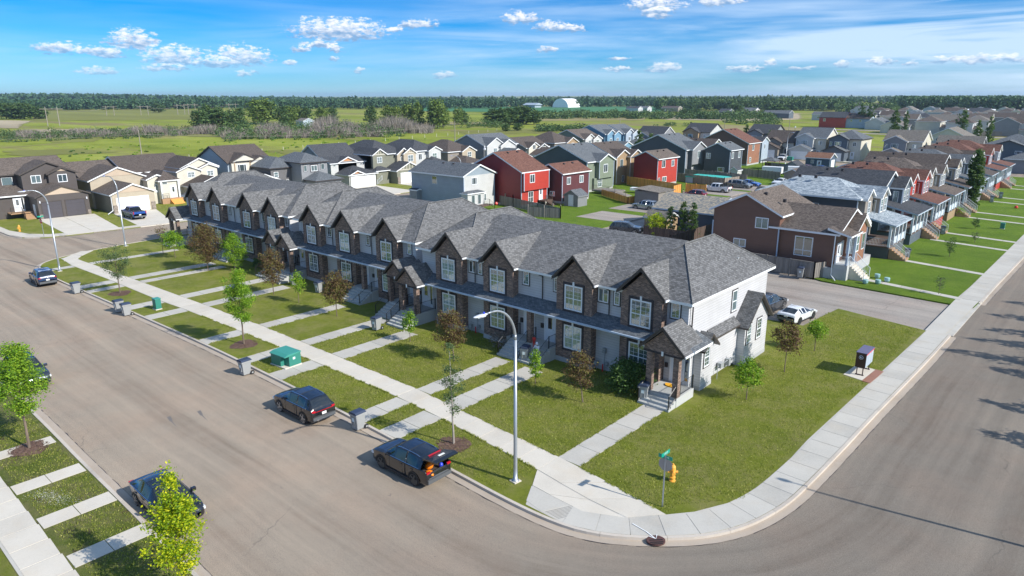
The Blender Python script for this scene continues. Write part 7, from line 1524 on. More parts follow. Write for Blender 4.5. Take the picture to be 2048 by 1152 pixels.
# arched white hall on the farmland
o = empty('arched_hall', (-700,893,0), 'white arched hall on the farmland near the horizon', 'hall'); b = MB(); ax = math.atan2(910-876, -680+719)
cx, cy = -692,900; c_, s_ = math.cos(R_(41.4)), math.sin(R_(41.4)); m_ = MB(); n = 12
for k in (0, 1):
    for i in range(n+1):
        t = math.pi*i/n; u = 15*math.cos(t); z = 13.5*math.sin(t); v = k*34; q = R_(-38)
        lx, ly = u*math.cos(q)-v*math.sin(q), u*math.sin(q)+v*math.cos(q); m_.v.append((cx+lx*c_-ly*s_, cy+lx*s_+ly*c_, z))
for i in range(n): m_.f.append((i,i+1,n+2+i,n+1+i)); m_.m.append(0)
m_.f.append(tuple(range(n+1))); m_.m.append(0); m_.f.append(tuple(n+1+i for i in reversed(range(n+1)))); m_.m.append(0)
m_.build('arched_shell', ['tent_white'], o)
m_ = MB(); m_.box(-738,-716,866,882,-0.2,4.0); m_.extr([(864,3.8),(874,7.0),(884,3.8)],'x',-740,-714); m_.build('low_wing', ['siding_paleblue'], o)
# people at the townhouse steps
def person(loc, joints, radii, lab, mats, rz=0.0, head=None, hair=None, name='person', scale=1.0, extra=None):
    """skin-modifier figure: joints name -> position, edges implicit"""
    o = empty(name, loc, lab, 'person', None, rz); o.scale = (scale,)*3
    order = ['pelvis','chest','neck','head0','head1','shL','elL','haL','shR','elR','haR','hipL','knL','anL','toL','hipR','knR','anR','toR']
    E_ = [(0,1),(1,2),(2,3),(3,4),(1,5),(5,6),(6,7),(1,8),(8,9),(9,10),(0,11),(11,12),(12,13),(13,14),(0,15),(15,16),(16,17),(17,18)]
    me = D.meshes.new('body'); me.from_pydata([joints[k] for k in order], E_, []); b = D.objects.new('body', me); C.objects.link(b)
    md = b.modifiers.new('s','SKIN'); sb = b.modifiers.new('u','SUBSURF'); sb.levels = 1; sb.render_levels = 1
    for i, k in enumerate(order): r = radii.get(k, 0.05); me.skin_vertices[0].data[i].radius = (r, r)
    me.skin_vertices[0].data[0].use_root = True
    dg = bpy.context.evaluated_depsgraph_get(); nm = bpy.data.meshes.new_from_object(b.evaluated_get(dg)); D.objects.remove(b); nm.name = 'body'
    nm.materials.clear()
    for m2 in mats: nm.materials.append(M[m2])
    for p in nm.polygons:
        z = p.center.z; d_head = (Vector(joints['neck'])-p.center).length; p.use_smooth = True
        hd = min((Vector(joints[k])-p.center).length for k in ('haL','haR')); up = (p.center-Vector(joints['neck'])).dot((Vector(joints['head1'])-Vector(joints['neck'])).normalized())
        leg = min((Vector(joints[k])-p.center).length for k in ('knL','knR','anL','anR','toL','toR'))
        body_d = min((Vector(joints[k])-p.center).length for k in ('pelvis','chest','shL','shR'))
        p.material_index = 0 if (up > 0.0 and d_head < 0.5 or hd < 0.14) else (2 if leg < body_d else 1)
    b = put(nm, 'body', o); h0 = Vector(joints['head1'])
    hr = MB(); hr.lathe([(0.0,0.11),(0.07,0.095),(0.105,0.03),(0.11,-0.03),(0.085,-0.10)],0,0,10); hr.v = [(x+h0.x-0.0,y+h0.y+0.022,z+h0.z) for x,y,z in hr.v]; put(hr.mesh('hair',[hair or 'hair_dark'],True),'hair',o)
    return o
sit = dict(pelvis=(0,0,0.12),chest=(0,-0.08,0.42),neck=(0,-0.10,0.60),head0=(0,-0.12,0.66),head1=(0,-0.13,0.75),shL=(0.17,-0.09,0.54),elL=(0.22,-0.22,0.32),haL=(0.12,-0.38,0.30),shR=(-0.17,-0.09,0.54),elR=(-0.26,-0.18,0.32),haR=(-0.22,-0.36,0.26),hipL=(0.10,-0.05,0.12),knL=(0.14,-0.45,0.18),anL=(0.14,-0.50,-0.20),toL=(0.15,-0.66,-0.24),hipR=(-0.10,-0.05,0.12),knR=(-0.16,-0.45,0.18),anR=(-0.15,-0.50,-0.20),toR=(-0.16,-0.66,-0.24))
rad = dict(pelvis=0.15,chest=0.145,neck=0.055,head0=0.07,head1=0.10,shL=0.065,shR=0.065,elL=0.045,elR=0.045,haL=0.035,haR=0.035,hipL=0.10,hipR=0.10,knL=0.07,knR=0.07,anL=0.045,anR=0.045,toL=0.035,toR=0.035)
person((-30.35,37.25,0.68),sit,rad,'woman in a patterned dress and headscarf sitting on the front steps beside a child',['skin_dark','cloth_pattern','cloth_pattern'],0.1,hair='cloth_pattern',scale=1.05)
std = dict(pelvis=(0,0,0.88),chest=(0,0,1.25),neck=(0,-0.01,1.45),head0=(0,-0.02,1.52),head1=(0,-0.03,1.62),shL=(0.19,0,1.38),elL=(0.24,-0.02,1.12),haL=(0.24,-0.12,0.90),shR=(-0.19,0,1.38),elR=(-0.25,-0.02,1.12),haR=(-0.25,-0.12,0.90),hipL=(0.10,0,0.86),knL=(0.11,-0.03,0.48),anL=(0.12,0.0,0.08),toL=(0.13,-0.15,0.03),hipR=(-0.10,0,0.86),knR=(-0.12,-0.03,0.48),anR=(-0.13,0.02,0.08),toR=(-0.14,-0.13,0.03))
person((-30.95,37.55,0.84),std,rad,'small child in red standing on the steps next to the seated woman',['skin_dark','cloth_red','cloth_red'],0.2,scale=0.60)
person((-63.4,121.4,ROADZ),std,rad,'person in pale clothes standing at the open door of the dark red SUV',['skin','cloth_tan','cloth_tan'],2.6,scale=1.0)
# ------------------------------------------------------------------ vegetation
def np_mesh(name, verts, nv, mats, smooth=False):
    """verts: (N*nv,3) array of separate polygons with nv corners each"""
    n = len(verts)//nv; me = D.meshes.new(name); me.vertices.add(len(verts)); me.vertices.foreach_set('co', verts.astype(np.float32).ravel())
    me.loops.add(len(verts)); me.loops.foreach_set('vertex_index', np.arange(len(verts), dtype=np.int32))
    me.polygons.add(n); me.polygons.foreach_set('loop_start', np.arange(0, len(verts), nv, dtype=np.int32)); me.polygons.foreach_set('loop_total', np.full(n, nv, dtype=np.int32))
    for m_ in mats: me.materials.append(M[m_])
    me.update(calc_edges=True); return me
def leaves(centers, size, rs, flat=0.5, asp=0.6, nv=4):
    """randomly turned leaf-shaped quads round the centres"""
    n = len(centers); a = rs.normal(size=(n,3)); a[:,2] *= flat; a /= np.linalg.norm(a,axis=1)[:,None]
    b = rs.normal(size=(n,3)); b -= (b*a).sum(1)[:,None]*a; b /= np.linalg.norm(b,axis=1)[:,None]
    s_ = size*rs.uniform(0.6,1.35,size=(n,1)); L_ = a*s_; W = b*s_*asp
    if nv == 4: q = np.stack([centers-L_, centers+W*0.9-L_*0.1, centers+L_, centers-W*0.9-L_*0.1], 1)
    else: q = np.stack([centers-L_*0.6-W, centers-L_*0.6+W, centers+L_], 1)
    return q.reshape(-1,3)
def tree_meshes(key, h, cb, R, nclump, nleaf, lsize, leafm, bark='bark', shape='round', seed=1, trunk=0.06, sparse=0.0, lean=(0,0), limbs=9, csize=0.32):
    rs = np.random.RandomState(seed); rg = random.Random(seed); T = MB()
    # trunk with a slight wander
    pts = [Vector((0,0,-0.05))]; n = 7
    for i in range(1, n+1): z = h*0.93*i/n; pts.append(Vector((lean[0]*z/h+rg.uniform(-.03,.03)*h*0.15, lean[1]*z/h+rg.uniform(-.03,.03)*h*0.15, z)))
    T.path(pts, [trunk*(1-0.86*i/n)+0.006 for i in range(n+1)], 7)
    def axis(z):
        f = max(0,min(0.999,z/(h*0.93)))*n; i = int(f); return pts[i].lerp(pts[min(i+1,n)], f-i)
    def rad(t):   # t 0..1 from crown base to top
        if shape == 'round': return R*math.sqrt(max(0.02,1-(2*t-0.92)**2/1.18))
        if shape == 'oval': return R*(max(0.0,math.sin(math.pi*(0.10+0.88*t)))**0.7)
        if shape == 'cone': return R*(1-t)**0.75*(0.55+0.6*min(1,t*5))
        if shape == 'column': return R*(0.55+0.45*math.sin(math.pi*min(1,0.15+t*0.8)))*(1.0 if t < 0.85 else (1-t)/0.15*0.9+0.1)
        if shape == 'vase': return R*(0.35+0.65*min(1,t*1.6))*(1.0 if t < 0.75 else math.sqrt(max(0,1-((t-0.75)/0.25)**2))*0.9+0.1)
    tips = []
    for i in range(limbs):
        t = (i+0.5)/limbs*0.9; z0 = cb+(h-cb)*t*0.85; a = i*2.39996+rg.uniform(-.3,.3); r = rad(min(1,t+0.1))*rg.uniform(.72,1.0); p0 = axis(z0*0.92); up = r*rg.uniform(0.45,0.95)
        e = p0+Vector((math.cos(a)*r, math.sin(a)*r, up)); mid = p0.lerp(e,0.5)+Vector((0,0,-r*0.06)); tr = trunk*(1-z0/h)*0.5+0.008
        T.path([p0,mid,e],[tr,tr*0.6,tr*0.2],5)
        for k in range(4):
            q = p0.lerp(e, rg.uniform(0.4,0.95)); f = q+Vector((rg.uniform(-1,1),rg.uniform(-1,1),rg.uniform(-.2,.9)))*R*0.35; T.tube(q,f,tr*0.3,0.004,4,caps=False); tips.append(f)
        tips.append(e)
    cl = []
    for i in range(nclump):
        t = rg.random()**0.85; z = cb+(h-cb)*t; r = rad(t); a = rg.uniform(0,6.283); q = math.sqrt(rg.uniform(0.04,1)); c = axis(z)
        if sparse and math.sin(a*2+z*2.1+seed) > 1-2*sparse*0.9: continue
        r *= 1+0.22*math.sin(3*a+seed)+0.15*math.sin(5*a+z*2)
        cl.append((c.x+r*q*math.cos(a), c.y+r*q*math.sin(a), z))
    for t_ in tips: cl.append(tuple(t_))
    cl = np.array(cl); idx = rs.randint(0,len(cl),size=nleaf); rr = csize*R*rs.uniform(0.55,1.15,size=(len(cl),1))
    C_ = cl[idx]+rs.normal(size=(nleaf,3))*rr[idx]*np.array([1,1,0.75])*0.55
    me = np_mesh('crown', leaves(C_, lsize, rs), 4, [leafm]); return T.mesh('trunk',[bark]), me
TREEM = {}
def tree(x, y, key, lab, name='tree', z=0.0, rz=0.0, sc=1.0, group=None, cat='tree', scz=None, **kw):
    if key not in TREEM: TREEM[key] = tree_meshes(key, **kw)
    t, c = TREEM[key]; o = empty(name, (x,y,z), lab, cat, group, rz); o.scale = (sc,sc,scz or sc); put(t,'trunk',o); put(c,'crown',o); return o
def T(x,y,key,lab,h,cb,R,ncl,nl,ls,lm,**k):
    base = dict(h=h,cb=cb,R=R,nclump=ncl,nleaf=nl,lsize=ls,leafm=lm); ex = {q:k.pop(q) for q in list(k) if q in ('bark','shape','seed','trunk','sparse','lean','limbs','csize')}; base.update(ex)
    return tree(x,y,key,lab,**base,**k)
# street and lawn trees in front of the townhouses
T(-43.4,8.4,'nl','broad green street tree in a mulch ring at the near left kerb',6.0,2.1,1.12,120,13000,0.058,'leaf_bright',shape='oval',seed=3,trunk=0.075,lean=(-0.45,0.2),csize=0.34,limbs=11)
T(-24.8,8.7,'nr','tall bright yellow-green street tree at the bottom left, in front of the black sedan',5.5,1.3,1.05,62,9500,0.056,'leaf_yellow',shape='cone',seed=8,trunk=0.06,sparse=0.3,lean=(-0.25,0.15),csize=0.30,limbs=15)
T(-50.2,24.8,'mid','tall leafy street tree in a mulch ring, middle of the verge',6.1,1.9,1.08,100,9500,0.060,'leaf_bright',shape='oval',seed=14,trunk=0.065,sparse=0.2,csize=0.33)
T(-73.4,24.1,'far','open-crowned darker street tree near the two bins',4.7,1.6,1.5,60,3600,0.062,'leaf_sage',shape='vase',seed=21,trunk=0.06,sparse=0.3,csize=0.26)
T(-25.9,24.35,'thin','thin sparse street tree rising behind the open-hatch SUV',5.9,1.9,0.62,38,2000,0.052,'leaf_sage',shape='oval',seed=25,trunk=0.06,sparse=0.2,bark='bark_grey',csize=0.42,limbs=8,lean=(-0.25,0.1))
T(-75.9,34.3,'mar1','largest dark maroon maple, in front of the farthest row',5.2,0.9,1.8,150,11000,0.068,'leaf_maroon',shape='oval',seed=31,trunk=0.05,csize=0.30)
T(-73.6,36.3,'gr1','round green tree right beside the largest maroon maple',4.1,0.7,1.25,90,6500,0.068,'leaf_bright',shape='oval',seed=35,trunk=0.045,csize=0.34)
T(-61.5,34.0,'mar2','maroon maple in front of the middle row, left one',4.4,1.2,1.15,80,6200,0.064,'leaf_maroon',shape='round',seed=41,trunk=0.04,csize=0.34)
T(-57.0,34.0,'sg1','small slim green tree between two maroon maples',2.95,1.1,0.62,40,1300,0.07,'leaf_bright',shape='oval',seed=45,trunk=0.03,csize=0.42)
T(-50.8,33.95,'mar3','maroon maple in front of the middle row, right one',4.0,1.2,1.1,80,5600,0.064,'leaf_maroon',shape='round',seed=49,trunk=0.04,csize=0.34)
T(-40.8,33.9,'sg2','small round green tree beside the walk of the nearest row',2.5,0.85,0.60,40,1300,0.07,'leaf_bright',shape='oval',seed=53,trunk=0.028,csize=0.42)
T(-35.1,33.3,'mar4','maroon-green maple on the lawn left of the tall near lamp',3.85,1.1,1.05,85,6000,0.058,'leaf_maroon',shape='round',seed=57,trunk=0.04,csize=0.34,lean=(-0.5,0))
T(-27.9,34.0,'sg3','small narrow bright green tree right of the tall near lamp',2.45,0.5,0.42,40,1500,0.06,'leaf_bright',shape='oval',seed=61,trunk=0.025,csize=0.5)
T(-23.7,33.7,'mar5','small leaning maroon maple in front of the brick bays',3.25,1.0,0.90,60,4000,0.055,'leaf_maroon',shape='round',seed=65,trunk=0.04,csize=0.34,lean=(-0.6,0.1))
T(-16.0,41.0,'gr2','bright green young tree beside the white side wall',2.75,1.05,0.85,60,2400,0.07,'leaf_green',shape='round',seed=69,trunk=0.032,csize=0.36)
T(-15.9,47.25,'mar6','dark maroon young tree beside the white side wall',3.6,1.35,1.0,60,2300,0.08,'leaf_maroon',shape='round',seed=73,trunk=0.035,sparse=0.2,csize=0.34)
T(-15.75,52.95,'gr3','small green tree near the white coupe',2.4,1.1,0.68,45,1500,0.07,'leaf_bright',shape='round',seed=77,trunk=0.028,csize=0.4)
T(-85.0,34.6,'gr4','small round green tree at the left end of the front lawns',3.2,1.2,1.15,80,2800,0.08,'leaf_bright',shape='round',seed=81,trunk=0.035,csize=0.34)
T(-88.4,34.6,'dm','nearly bare reddish sapling at the left end of the front lawns',3.7,2.0,0.75,20,420,0.07,'leaf_maroon',shape='vase',seed=85,trunk=0.03,csize=0.3)
T(-12.0,77.2,'sp1','tiny sapling on the lawn near the lane mouth',1.9,0.5,0.55,16,320,0.06,'leaf_sage',shape='vase',seed=89,trunk=0.02,csize=0.4)
T(-14.6,96.7,'sp2','small leafy sapling on the lawn of the pale porch house',2.3,0.4,0.62,28,800,0.07,'leaf_dark',shape='vase',seed=93,trunk=0.025,csize=0.4)
T(-15.5,120.0,'sp3','small bushy sapling near the green box on the lush lawn',1.6,0.2,0.6,24,500,0.08,'leaf_dark',shape='round',seed=95,trunk=0.02)
T(-13.8,108.5,'sp4','thin green sapling between two lawn walks',1.5,0.3,0.5,14,260,0.07,'leaf_sage',shape='vase',seed=96,trunk=0.02)
T(-19.3,139.8,'asp','tall columnar aspen rising in front of the porch row',9.9,0.5,1.05,190,6500,0.19,'leaf_dark',shape='column',seed=97,trunk=0.14,csize=0.4,limbs=16)
# shrubs
T(-22.7,37.4,'sh1','dark green shrub at the base of the corner brick bay',1.75,0.0,1.45,110,5200,0.085,'leaf_dark',shape='round',seed=101,trunk=0.03,name='shrub',cat='shrub',csize=0.3)
T(-56.3,38.3,'sh2','small shrub with yellow tips by the middle row',1.2,0.0,0.8,40,1200,0.08,'leaf_green',shape='round',seed=103,trunk=0.02,name='shrub',cat='shrub')
T(-72.9,38.8,'sh3','dark low shrub at the brick bay of the farthest row',1.1,0.0,0.8,40,1000,0.08,'leaf_dark',shape='round',seed=104,trunk=0.02,name='shrub',cat='shrub')
T(-34.6,37.6,'sh4','dry brown twiggy shrub beside the left front steps',1.2,0.0,0.8,30,700,0.06,'brush_grey',shape='round',seed=105,trunk=0.02,name='shrub',cat='shrub')
T(-19.6,131.5,'sh5','bright green shrub at the foot of the porch steps',1.1,0.0,1.1,50,1200,0.1,'leaf_bright',shape='round',seed=106,trunk=0.02,name='shrub',cat='shrub')
for i,(x,y,h,lab) in enumerate([(-46.3,85.6,4.2,'first slim aspen from the left behind the townhouse roof'),(-44.6,86.0,5.0,'second slim aspen behind the townhouse roof'),(-43.4,86.4,4.9,'third slim aspen behind the townhouse roof')]):
    T(x,y,'sa',lab,5.0,0.2,0.75,70,2200,0.11,'leaf_dark',shape='column',seed=110,trunk=0.05,sc=1.0,scz=h/5.0,rz=i*1.3)
T(-48.2,85.2,'yb','yellowish round bush behind the townhouse roof',3.0,0.1,1.5,60,1700,0.11,'leaf_yellow',shape='round',seed=112,trunk=0.04,name='shrub',cat='shrub')
# columnar trees across the side street (they cast the shadows on it)
for i,(x,y,h) in enumerate([(5.2,62.7,9.4),(5.3,66.9,8.8),(5.2,70.4,8.3),(5.1,59.9,7.0),(5.2,53.0,6.7),(5.1,47.8,6.1),(5.2,75.5,8.6),(5.2,81,8.2)]):
    T(x,y,'ca','%s columnar tree in the line across the side street' % ['first','second','third','fourth','fifth','sixth','seventh','eighth'][i],8.0,0.3,0.95,80,2600,0.12,'leaf_dark',shape='column',seed=120,trunk=0.09,scz=h/8.0,rz=i*0.9,group='columnar trees across the side street')
# aspens behind the houses
for i,(x,y,h,lab) in enumerate([(-106,175,9.0,'left of the three slim aspens behind the dark roofs'),(-104,178,8.2,'middle of the three slim aspens behind the dark roofs'),(-102,181,6.0,'short right one of the three slim aspens behind the dark roofs'),(-104,243,8.5,'aspen left of the black roofed house'),(-101,246,5.5,'short aspen beside the black roofed house'),(-91,232,7.6,'dark aspen right of the black roofed house'),
        (-124,452,13,'dense aspen left of the red and blue house'),(-119,450,12.5,'second dense aspen left of the red and blue house'),(-87,372,12,'slim aspen in front of the white gable house'),(-83,374,11,'slim aspen beside the white gable house'),(-59,368,12,'slim aspen between two far white houses'),(-43,300,10,'dark aspen by the red porch rail'),(-40,304,11,'second dark aspen by the red porch rail'),(-24,300,10.5,'dark aspen behind the grey-green house'),(-13,318,19,'tall dark aspen near the right edge of the view')]):
    T(x,y,'fa',lab,9.0,0.3,1.35,90,2200,0.22,'leaf_dark',shape='column',seed=130,trunk=0.1,scz=h/9.0,sc=1.0 if h < 12 else 1.7,rz=i)
for i,(x,y,h) in enumerate([(-19,312,9),(-8,322,10),(-3,330,11),(-15,345,10),(-6,355,12),(-22,362,9),(0,300,9)]):
    T(x,y,'fr','%s round bright green tree in the clump at the right edge' % ['first','second','third','fourth','fifth','sixth','seventh'][i],9.0,1.0,4.0,120,3000,0.3,'leaf_green',shape='round',seed=140,trunk=0.2,scz=h/9,rz=i*1.1,group='bright green trees at the right edge of the view')

# ---- trees of the fields, placed by their direction from the viewpoint
def polar(px, dist):
    u = (px-1024)/1389.0; a = math.atan2(u, 1.038); az = R_(41.4)-a; return (-dist*math.sin(az), dist*math.cos(az))
def add(px, dist, key, lab, h, R, lm, shape='oval', n=1600, ls=None, cb=0.08, seed=1, grp=None, **k):
    x, y = polar(px, dist); rr = RNG.uniform(0,6)
    return T(x,y,key,lab,h,h*cb,R,110,n,ls or h*0.035,lm,shape=shape,seed=seed,trunk=h*0.014,rz=rr,z=-0.2,group=grp,**k)
fl = [(395,430,13,5,'leaf_far'),(412,440,15,5.5,'leaf_far'),(432,435,13.5,5.5,'leaf_far'),(452,440,12,5,'leaf_far'),(474,450,13,4,'leaf_far'),(510,520,17,7,'leaf_poplar'),(530,530,18,8,'leaf_poplar'),(560,500,13,5,'leaf_far'),(575,510,13,4.5,'leaf_poplar'),(590,520,13,4,'leaf_poplar'),(608,515,12,5,'leaf_far'),
      (640,500,12,4.5,'leaf_poplar'),(660,510,12,4.5,'leaf_far'),(740,450,13.5,4,'leaf_far'),(772,430,14,4,'leaf_poplar'),(790,432,14,4,'leaf_poplar'),(812,436,15,4.5,'leaf_poplar'),(834,430,16,3.6,'leaf_poplar'),(872,425,18,4.8,'leaf_poplar'),(866,428,15,4,'leaf_far'),(885,430,14,4,'leaf_poplar'),(915,470,12,3.5,'leaf_poplar'),(926,480,10,3.5,'leaf_far'),(312,930,11,7,'leaf_far'),
      (985,470,11,6.5,'leaf_far'),(1000,470,12,7,'leaf_far'),(1018,475,11.5,7,'leaf_far'),(1036,480,12.5,7,'leaf_far'),(1052,480,12.5,7.5,'leaf_far'),(1068,482,10,6,'leaf_far'),(1035,395,4.5,3,'leaf_dark'),(1012,390,4,2.5,'leaf_dark'),(20,745,14,9,'leaf_far'),(40,740,14,9,'leaf_far'),(4,750,15,9,'leaf_far'),(60,735,12,8,'leaf_far'),(74,740,9,6,'leaf_far'),
      (1375,640,8,6,'leaf_far'),(1395,640,8,6,'leaf_far'),(1475,720,12,8,'leaf_far'),(1560,650,12,8,'leaf_far'),(1545,660,9,7,'leaf_far')]
words = {'leaf_far':'green','leaf_poplar':'yellow-green poplar','leaf_dark':'dark bushy'}
cnt = {}; O_ = ['first','second','third','fourth','fifth','sixth','seventh','eighth','ninth','tenth','eleventh','twelfth','thirteenth','fourteenth']
for i,(px,d,h,R,lm) in enumerate(sorted(fl)):
    side = 'the far left clump' if px < 100 else 'the open pasture' if px < 390 else 'the dark clump left of the scrub' if px < 480 else 'the middle of the scrub belt' if px < 700 else 'the right end of the scrub belt' if px < 940 else 'the clump before the arched hall' if px < 1080 else 'the far right fields'
    k = cnt.get(side,0); cnt[side] = k+1
    add(px,d,'F%s%d' % (lm,i%3),'%s from the left, %s tree in %s' % (O_[k],words[lm],side),14.0,4.6,lm,'oval' if i%2 else 'round',1500,0.62,0.05,200+i%3,'field trees of the scrub belt and clumps',scz=h/14.0*0.93,sc=R/4.6)
def cloud_mesh(name, centers, radii, per, lsz, matn, lab, rs, flat=0.6, kind='stuff', nv=4, zmin=0.0):
    idx = np.repeat(np.arange(len(centers)), per); n = len(idx); d = rs.normal(size=(n,3)); d /= np.linalg.norm(d,axis=1)[:,None]; q = rs.uniform(0.35,1.0,size=(n,1))**0.6
    P_ = centers[idx]+d*q*radii[idx]; P_[:,2] = np.maximum(P_[:,2], zmin); me = np_mesh(name, leaves(P_, lsz, rs, flat, 0.75, nv), nv, [matn]); o = put(me, name); return meta(o, lab, None, None, kind)
rs = np.random.RandomState(5)
# grey dead scrub in front of the trees: many thin upright twigs
def twigs(name, pxa, pxb, da, db, n, h0, h1, matn, lab):
    P_ = []; 
    for i in range(n):
        px = RNG.uniform(pxa,pxb); d = RNG.uniform(da,db); x, y = polar(px,d)
        if math.sin(px*0.11)+math.sin(px*0.031+2) < -1.25: continue
        h = RNG.uniform(h0,h1)*(0.8+0.35*math.sin(px*0.05)); P_.append((x,y,h))
    P_ = np.array(P_); n = len(P_); k = 9; out = []
    for j in range(k):
        b = P_.copy(); b[:,2] = 0; b[:,:2] += rs.normal(size=(n,2))*0.8; t = b.copy(); t[:,:2] += rs.normal(size=(n,2))*P_[:,2:3]*0.30; t[:,2] = P_[:,2]*rs.uniform(0.55,1.0,size=n)
        w = rs.normal(size=(n,3)); w[:,2] = 0; w /= np.linalg.norm(w,axis=1)[:,None]; w *= rs.uniform(0.05,0.16,size=(n,1)); out.append(np.stack([b-w, b+w, t+w*0.3, t-w*0.3],1).reshape(-1,3))
    o = put(np_mesh(name, np.concatenate(out), 4, [matn]), name, None, (0,0,-0.2)); return meta(o, lab, None, None, 'stuff')
twigs('scrub', 190, 420, 395, 440, 1500, 2.5, 4.6, 'brush_grey', 'grey leafless scrub belt, left part'); twigs('scrub', 440, 760, 345, 420, 3000, 2.6, 5.6, 'brush_grey', 'grey leafless scrub belt, middle part'); twigs('scrub', 620, 860, 370, 440, 1100, 4, 9, 'brush_grey', 'tall bare grey aspens at the right end of the scrub belt'); twigs('scrub', 20, 200, 400, 440, 700, 2, 3.5, 'brush_grey', 'low grey scrub at the far left')
def bushes(pxa, pxb, da, db, n, r0, r1, lm, lab, per=60, tall=0.7, ls=0.35):
    c = []; r = []
    for i in range(n):
        px = RNG.uniform(pxa,pxb); d = RNG.uniform(da,db); x, y = polar(px,d); q = RNG.uniform(r0,r1)
        if x > -162: continue
        c.append((x,y,q*tall*0.6-0.2)); r.append((q,q,q*tall))
    return cloud_mesh('bushes', np.array(c), np.array(r), per, ls, lm, lab, rs)
bushes(-20,420,370,450,170,1.2,3.4,'leaf_sage','olive bushes along the scrub belt, left',70,0.8); bushes(430,800,340,440,230,1.2,4.0,'leaf_far','green bushes among the grey scrub',70,1.0,0.4); bushes(440,700,330,350,16,1.5,3,'leaf_far','dark low bushes before the scrub',60,0.8)
bushes(1080,1550,590,680,200,3,5.5,'leaf_far','dense green willow band right of the arched hall',110,0.85,0.7); bushes(1075,1180,385,405,34,2.5,5,'leaf_far','low green bush band above the blue houses',90,0.6,0.45); bushes(900,1010,430,460,26,2,4.5,'leaf_far','low bushes at the field edge',70,0.8); bushes(1440,1560,500,540,26,3,5,'leaf_far','bushes in the reed field',80,0.7,0.5); bushes(1310,1430,450,480,14,1.5,3,'leaf_sage','small bushes in the pale reed field',60,0.6)
bushes(60,780,120,300,70,0.5,1.3,'leaf_dark','small dark weeds dotted over the near field',26,0.35,0.3)
bushes(90,1000,100,330,260,0.4,1.0,'leaf_green','low weed clumps in the near field',14,0.3,0.3)
# far woods: thousands of crowns, reading as one mass
def wood(pxa, pxb, da, db, n, h0, h1, lm, lab, per=34, ls=2.4, zb=0.0, spruce=0.05):
    c = []; r = []
    for i in range(n):
        px = RNG.uniform(pxa,pxb); d = da+(db-da)*RNG.random()**1.2; x, y = polar(px,d); h = RNG.uniform(h0,h1); w = h*RNG.uniform(0.26,0.4)
        if RNG.random() < spruce: h *= 1.35; w *= 0.5
        c.append((x,y,zb+h*0.55)); r.append((w,w,h*0.5))
    return cloud_mesh('wood', np.array(c), np.array(r), per, ls, lm, lab, rs, 0.8)
wood(-120,480,1150,1500,1000,10,14,'leaf_forest','dark wood on the left horizon',60,1.7); wood(480,1000,1050,1400,900,10,13.5,'leaf_forest','mixed wood behind the scrub belt',60,1.6); wood(1000,1720,1150,1600,1200,10,13,'leaf_forest','long wood across the middle of the horizon',50,1.8); wood(1310,1690,930,1060,420,11,15,'leaf_far','nearer green wood left of the far town',80,1.2); wood(1790,2200,900,1150,1500,14.5,17,'leaf_forest','tall poplar wood behind the far town',60,1.4,spruce=0.0)
wood(-150,2250,1700,3600,2600,9,13,'leaf_forest','distant woods along the whole horizon',24,3.2); wood(1680,1800,760,860,90,8,12,'leaf_far','trees at the left edge of the far town',70,0.9)
# low wooded rise on the left horizon
m_ = MB(); P0 = [polar(px, 1750) for px in range(-200, 760, 40)]; P1 = [polar(px, 2400) for px in range(-200, 760, 40)]
for i in range(len(P0)-1):
    hz = lambda i: 11*math.exp(-((i*40-200-90)/300.0)**2)
    m_.poly([(*P0[i],-1),(*P0[i+1],-1),(*P1[i+1],hz(i+1)),(*P1[i],hz(i))])
m_.build('hill', ['far_green'], None, kind='structure')
c = []; r = []
for i in range(700):
    px = RNG.uniform(-150,600); x, y = polar(px, RNG.uniform(2200,2420)); z = 11*math.exp(-((px-90)/300.0)**2)*0.95; h = RNG.uniform(10,16); c.append((x,y,z+h*0.5)); r.append((5,5,h*0.5))
cloud_mesh('wood', np.array(c), np.array(r), 16, 5.0, 'leaf_forest', 'woods on the low rise at the left horizon', rs)
# field patches (flat sheets in the land)
def patch(name, quad, matn, lab, z=-0.15):
    m_ = MB()
    out = []
    for px, py in quad:
        u = (px-1024)/1389.0; v = (py-576)/1389.0; dx, dy, dz = u, math.cos(R_(15.53))-v*math.sin(R_(15.53)), -math.sin(R_(15.53))-v*math.cos(R_(15.53)); t = -19.15/dz; a, b = dx*t, dy*t
        out.append((a*math.cos(R_(41.4))-b*math.sin(R_(41.4)), a*math.sin(R_(41.4))+b*math.cos(R_(41.4))))
    rg_ = random.Random(len(quad)*7+int(quad[0][0])); big = []
    for (x0,y0),(x1,y1) in zip(out, out[1:]+out[:1]):
        L_ = math.hypot(x1-x0,y1-y0); k = max(1,int(L_/6)) if name in ('meadow_patch','bare_patch','reed_bed') else 1
        for i in range(k): j = (1.3 if k > 1 else 0); big.append((x0+(x1-x0)*i/k+rg_.gauss(0,j), y0+(y1-y0)*i/k+rg_.gauss(0,j)))
    m_.poly([(x,y,z) for x,y in big]); return m_.build(name, [matn], None, kind='structure', label=lab)
patch('crop_field', [(-60,207),(500,208),(500,214),(150,216),(-60,213)], 'crop_teal', 'blue-green crop field at the left', -0.05)
patch('crop_field', [(830,213),(1400,213),(1400,220),(1290,226),(1000,224),(830,222)], 'crop_teal', 'blue-green crop field before the arched hall', -0.05)
patch('crop_field', [(880,210.5),(1480,212),(1480,216),(880,212.5)], 'crop_straw', 'pale straw strip behind the crop field', -0.06)
patch('pasture', [(80,218),(400,218),(390,238),(60,240)], 'crop_olive', 'olive-brown pasture at the left', -0.08)
patch('reed_bed', [(-40,238),(60,240),(30,255),(-40,254)], 'reed_tan', 'pale reed patch at the far left edge', -0.07); patch('reed_bed', [(60,257),(270,257),(265,262),(80,263)], 'reed_tan', 'thin pale reed strip below the scrub', -0.07)
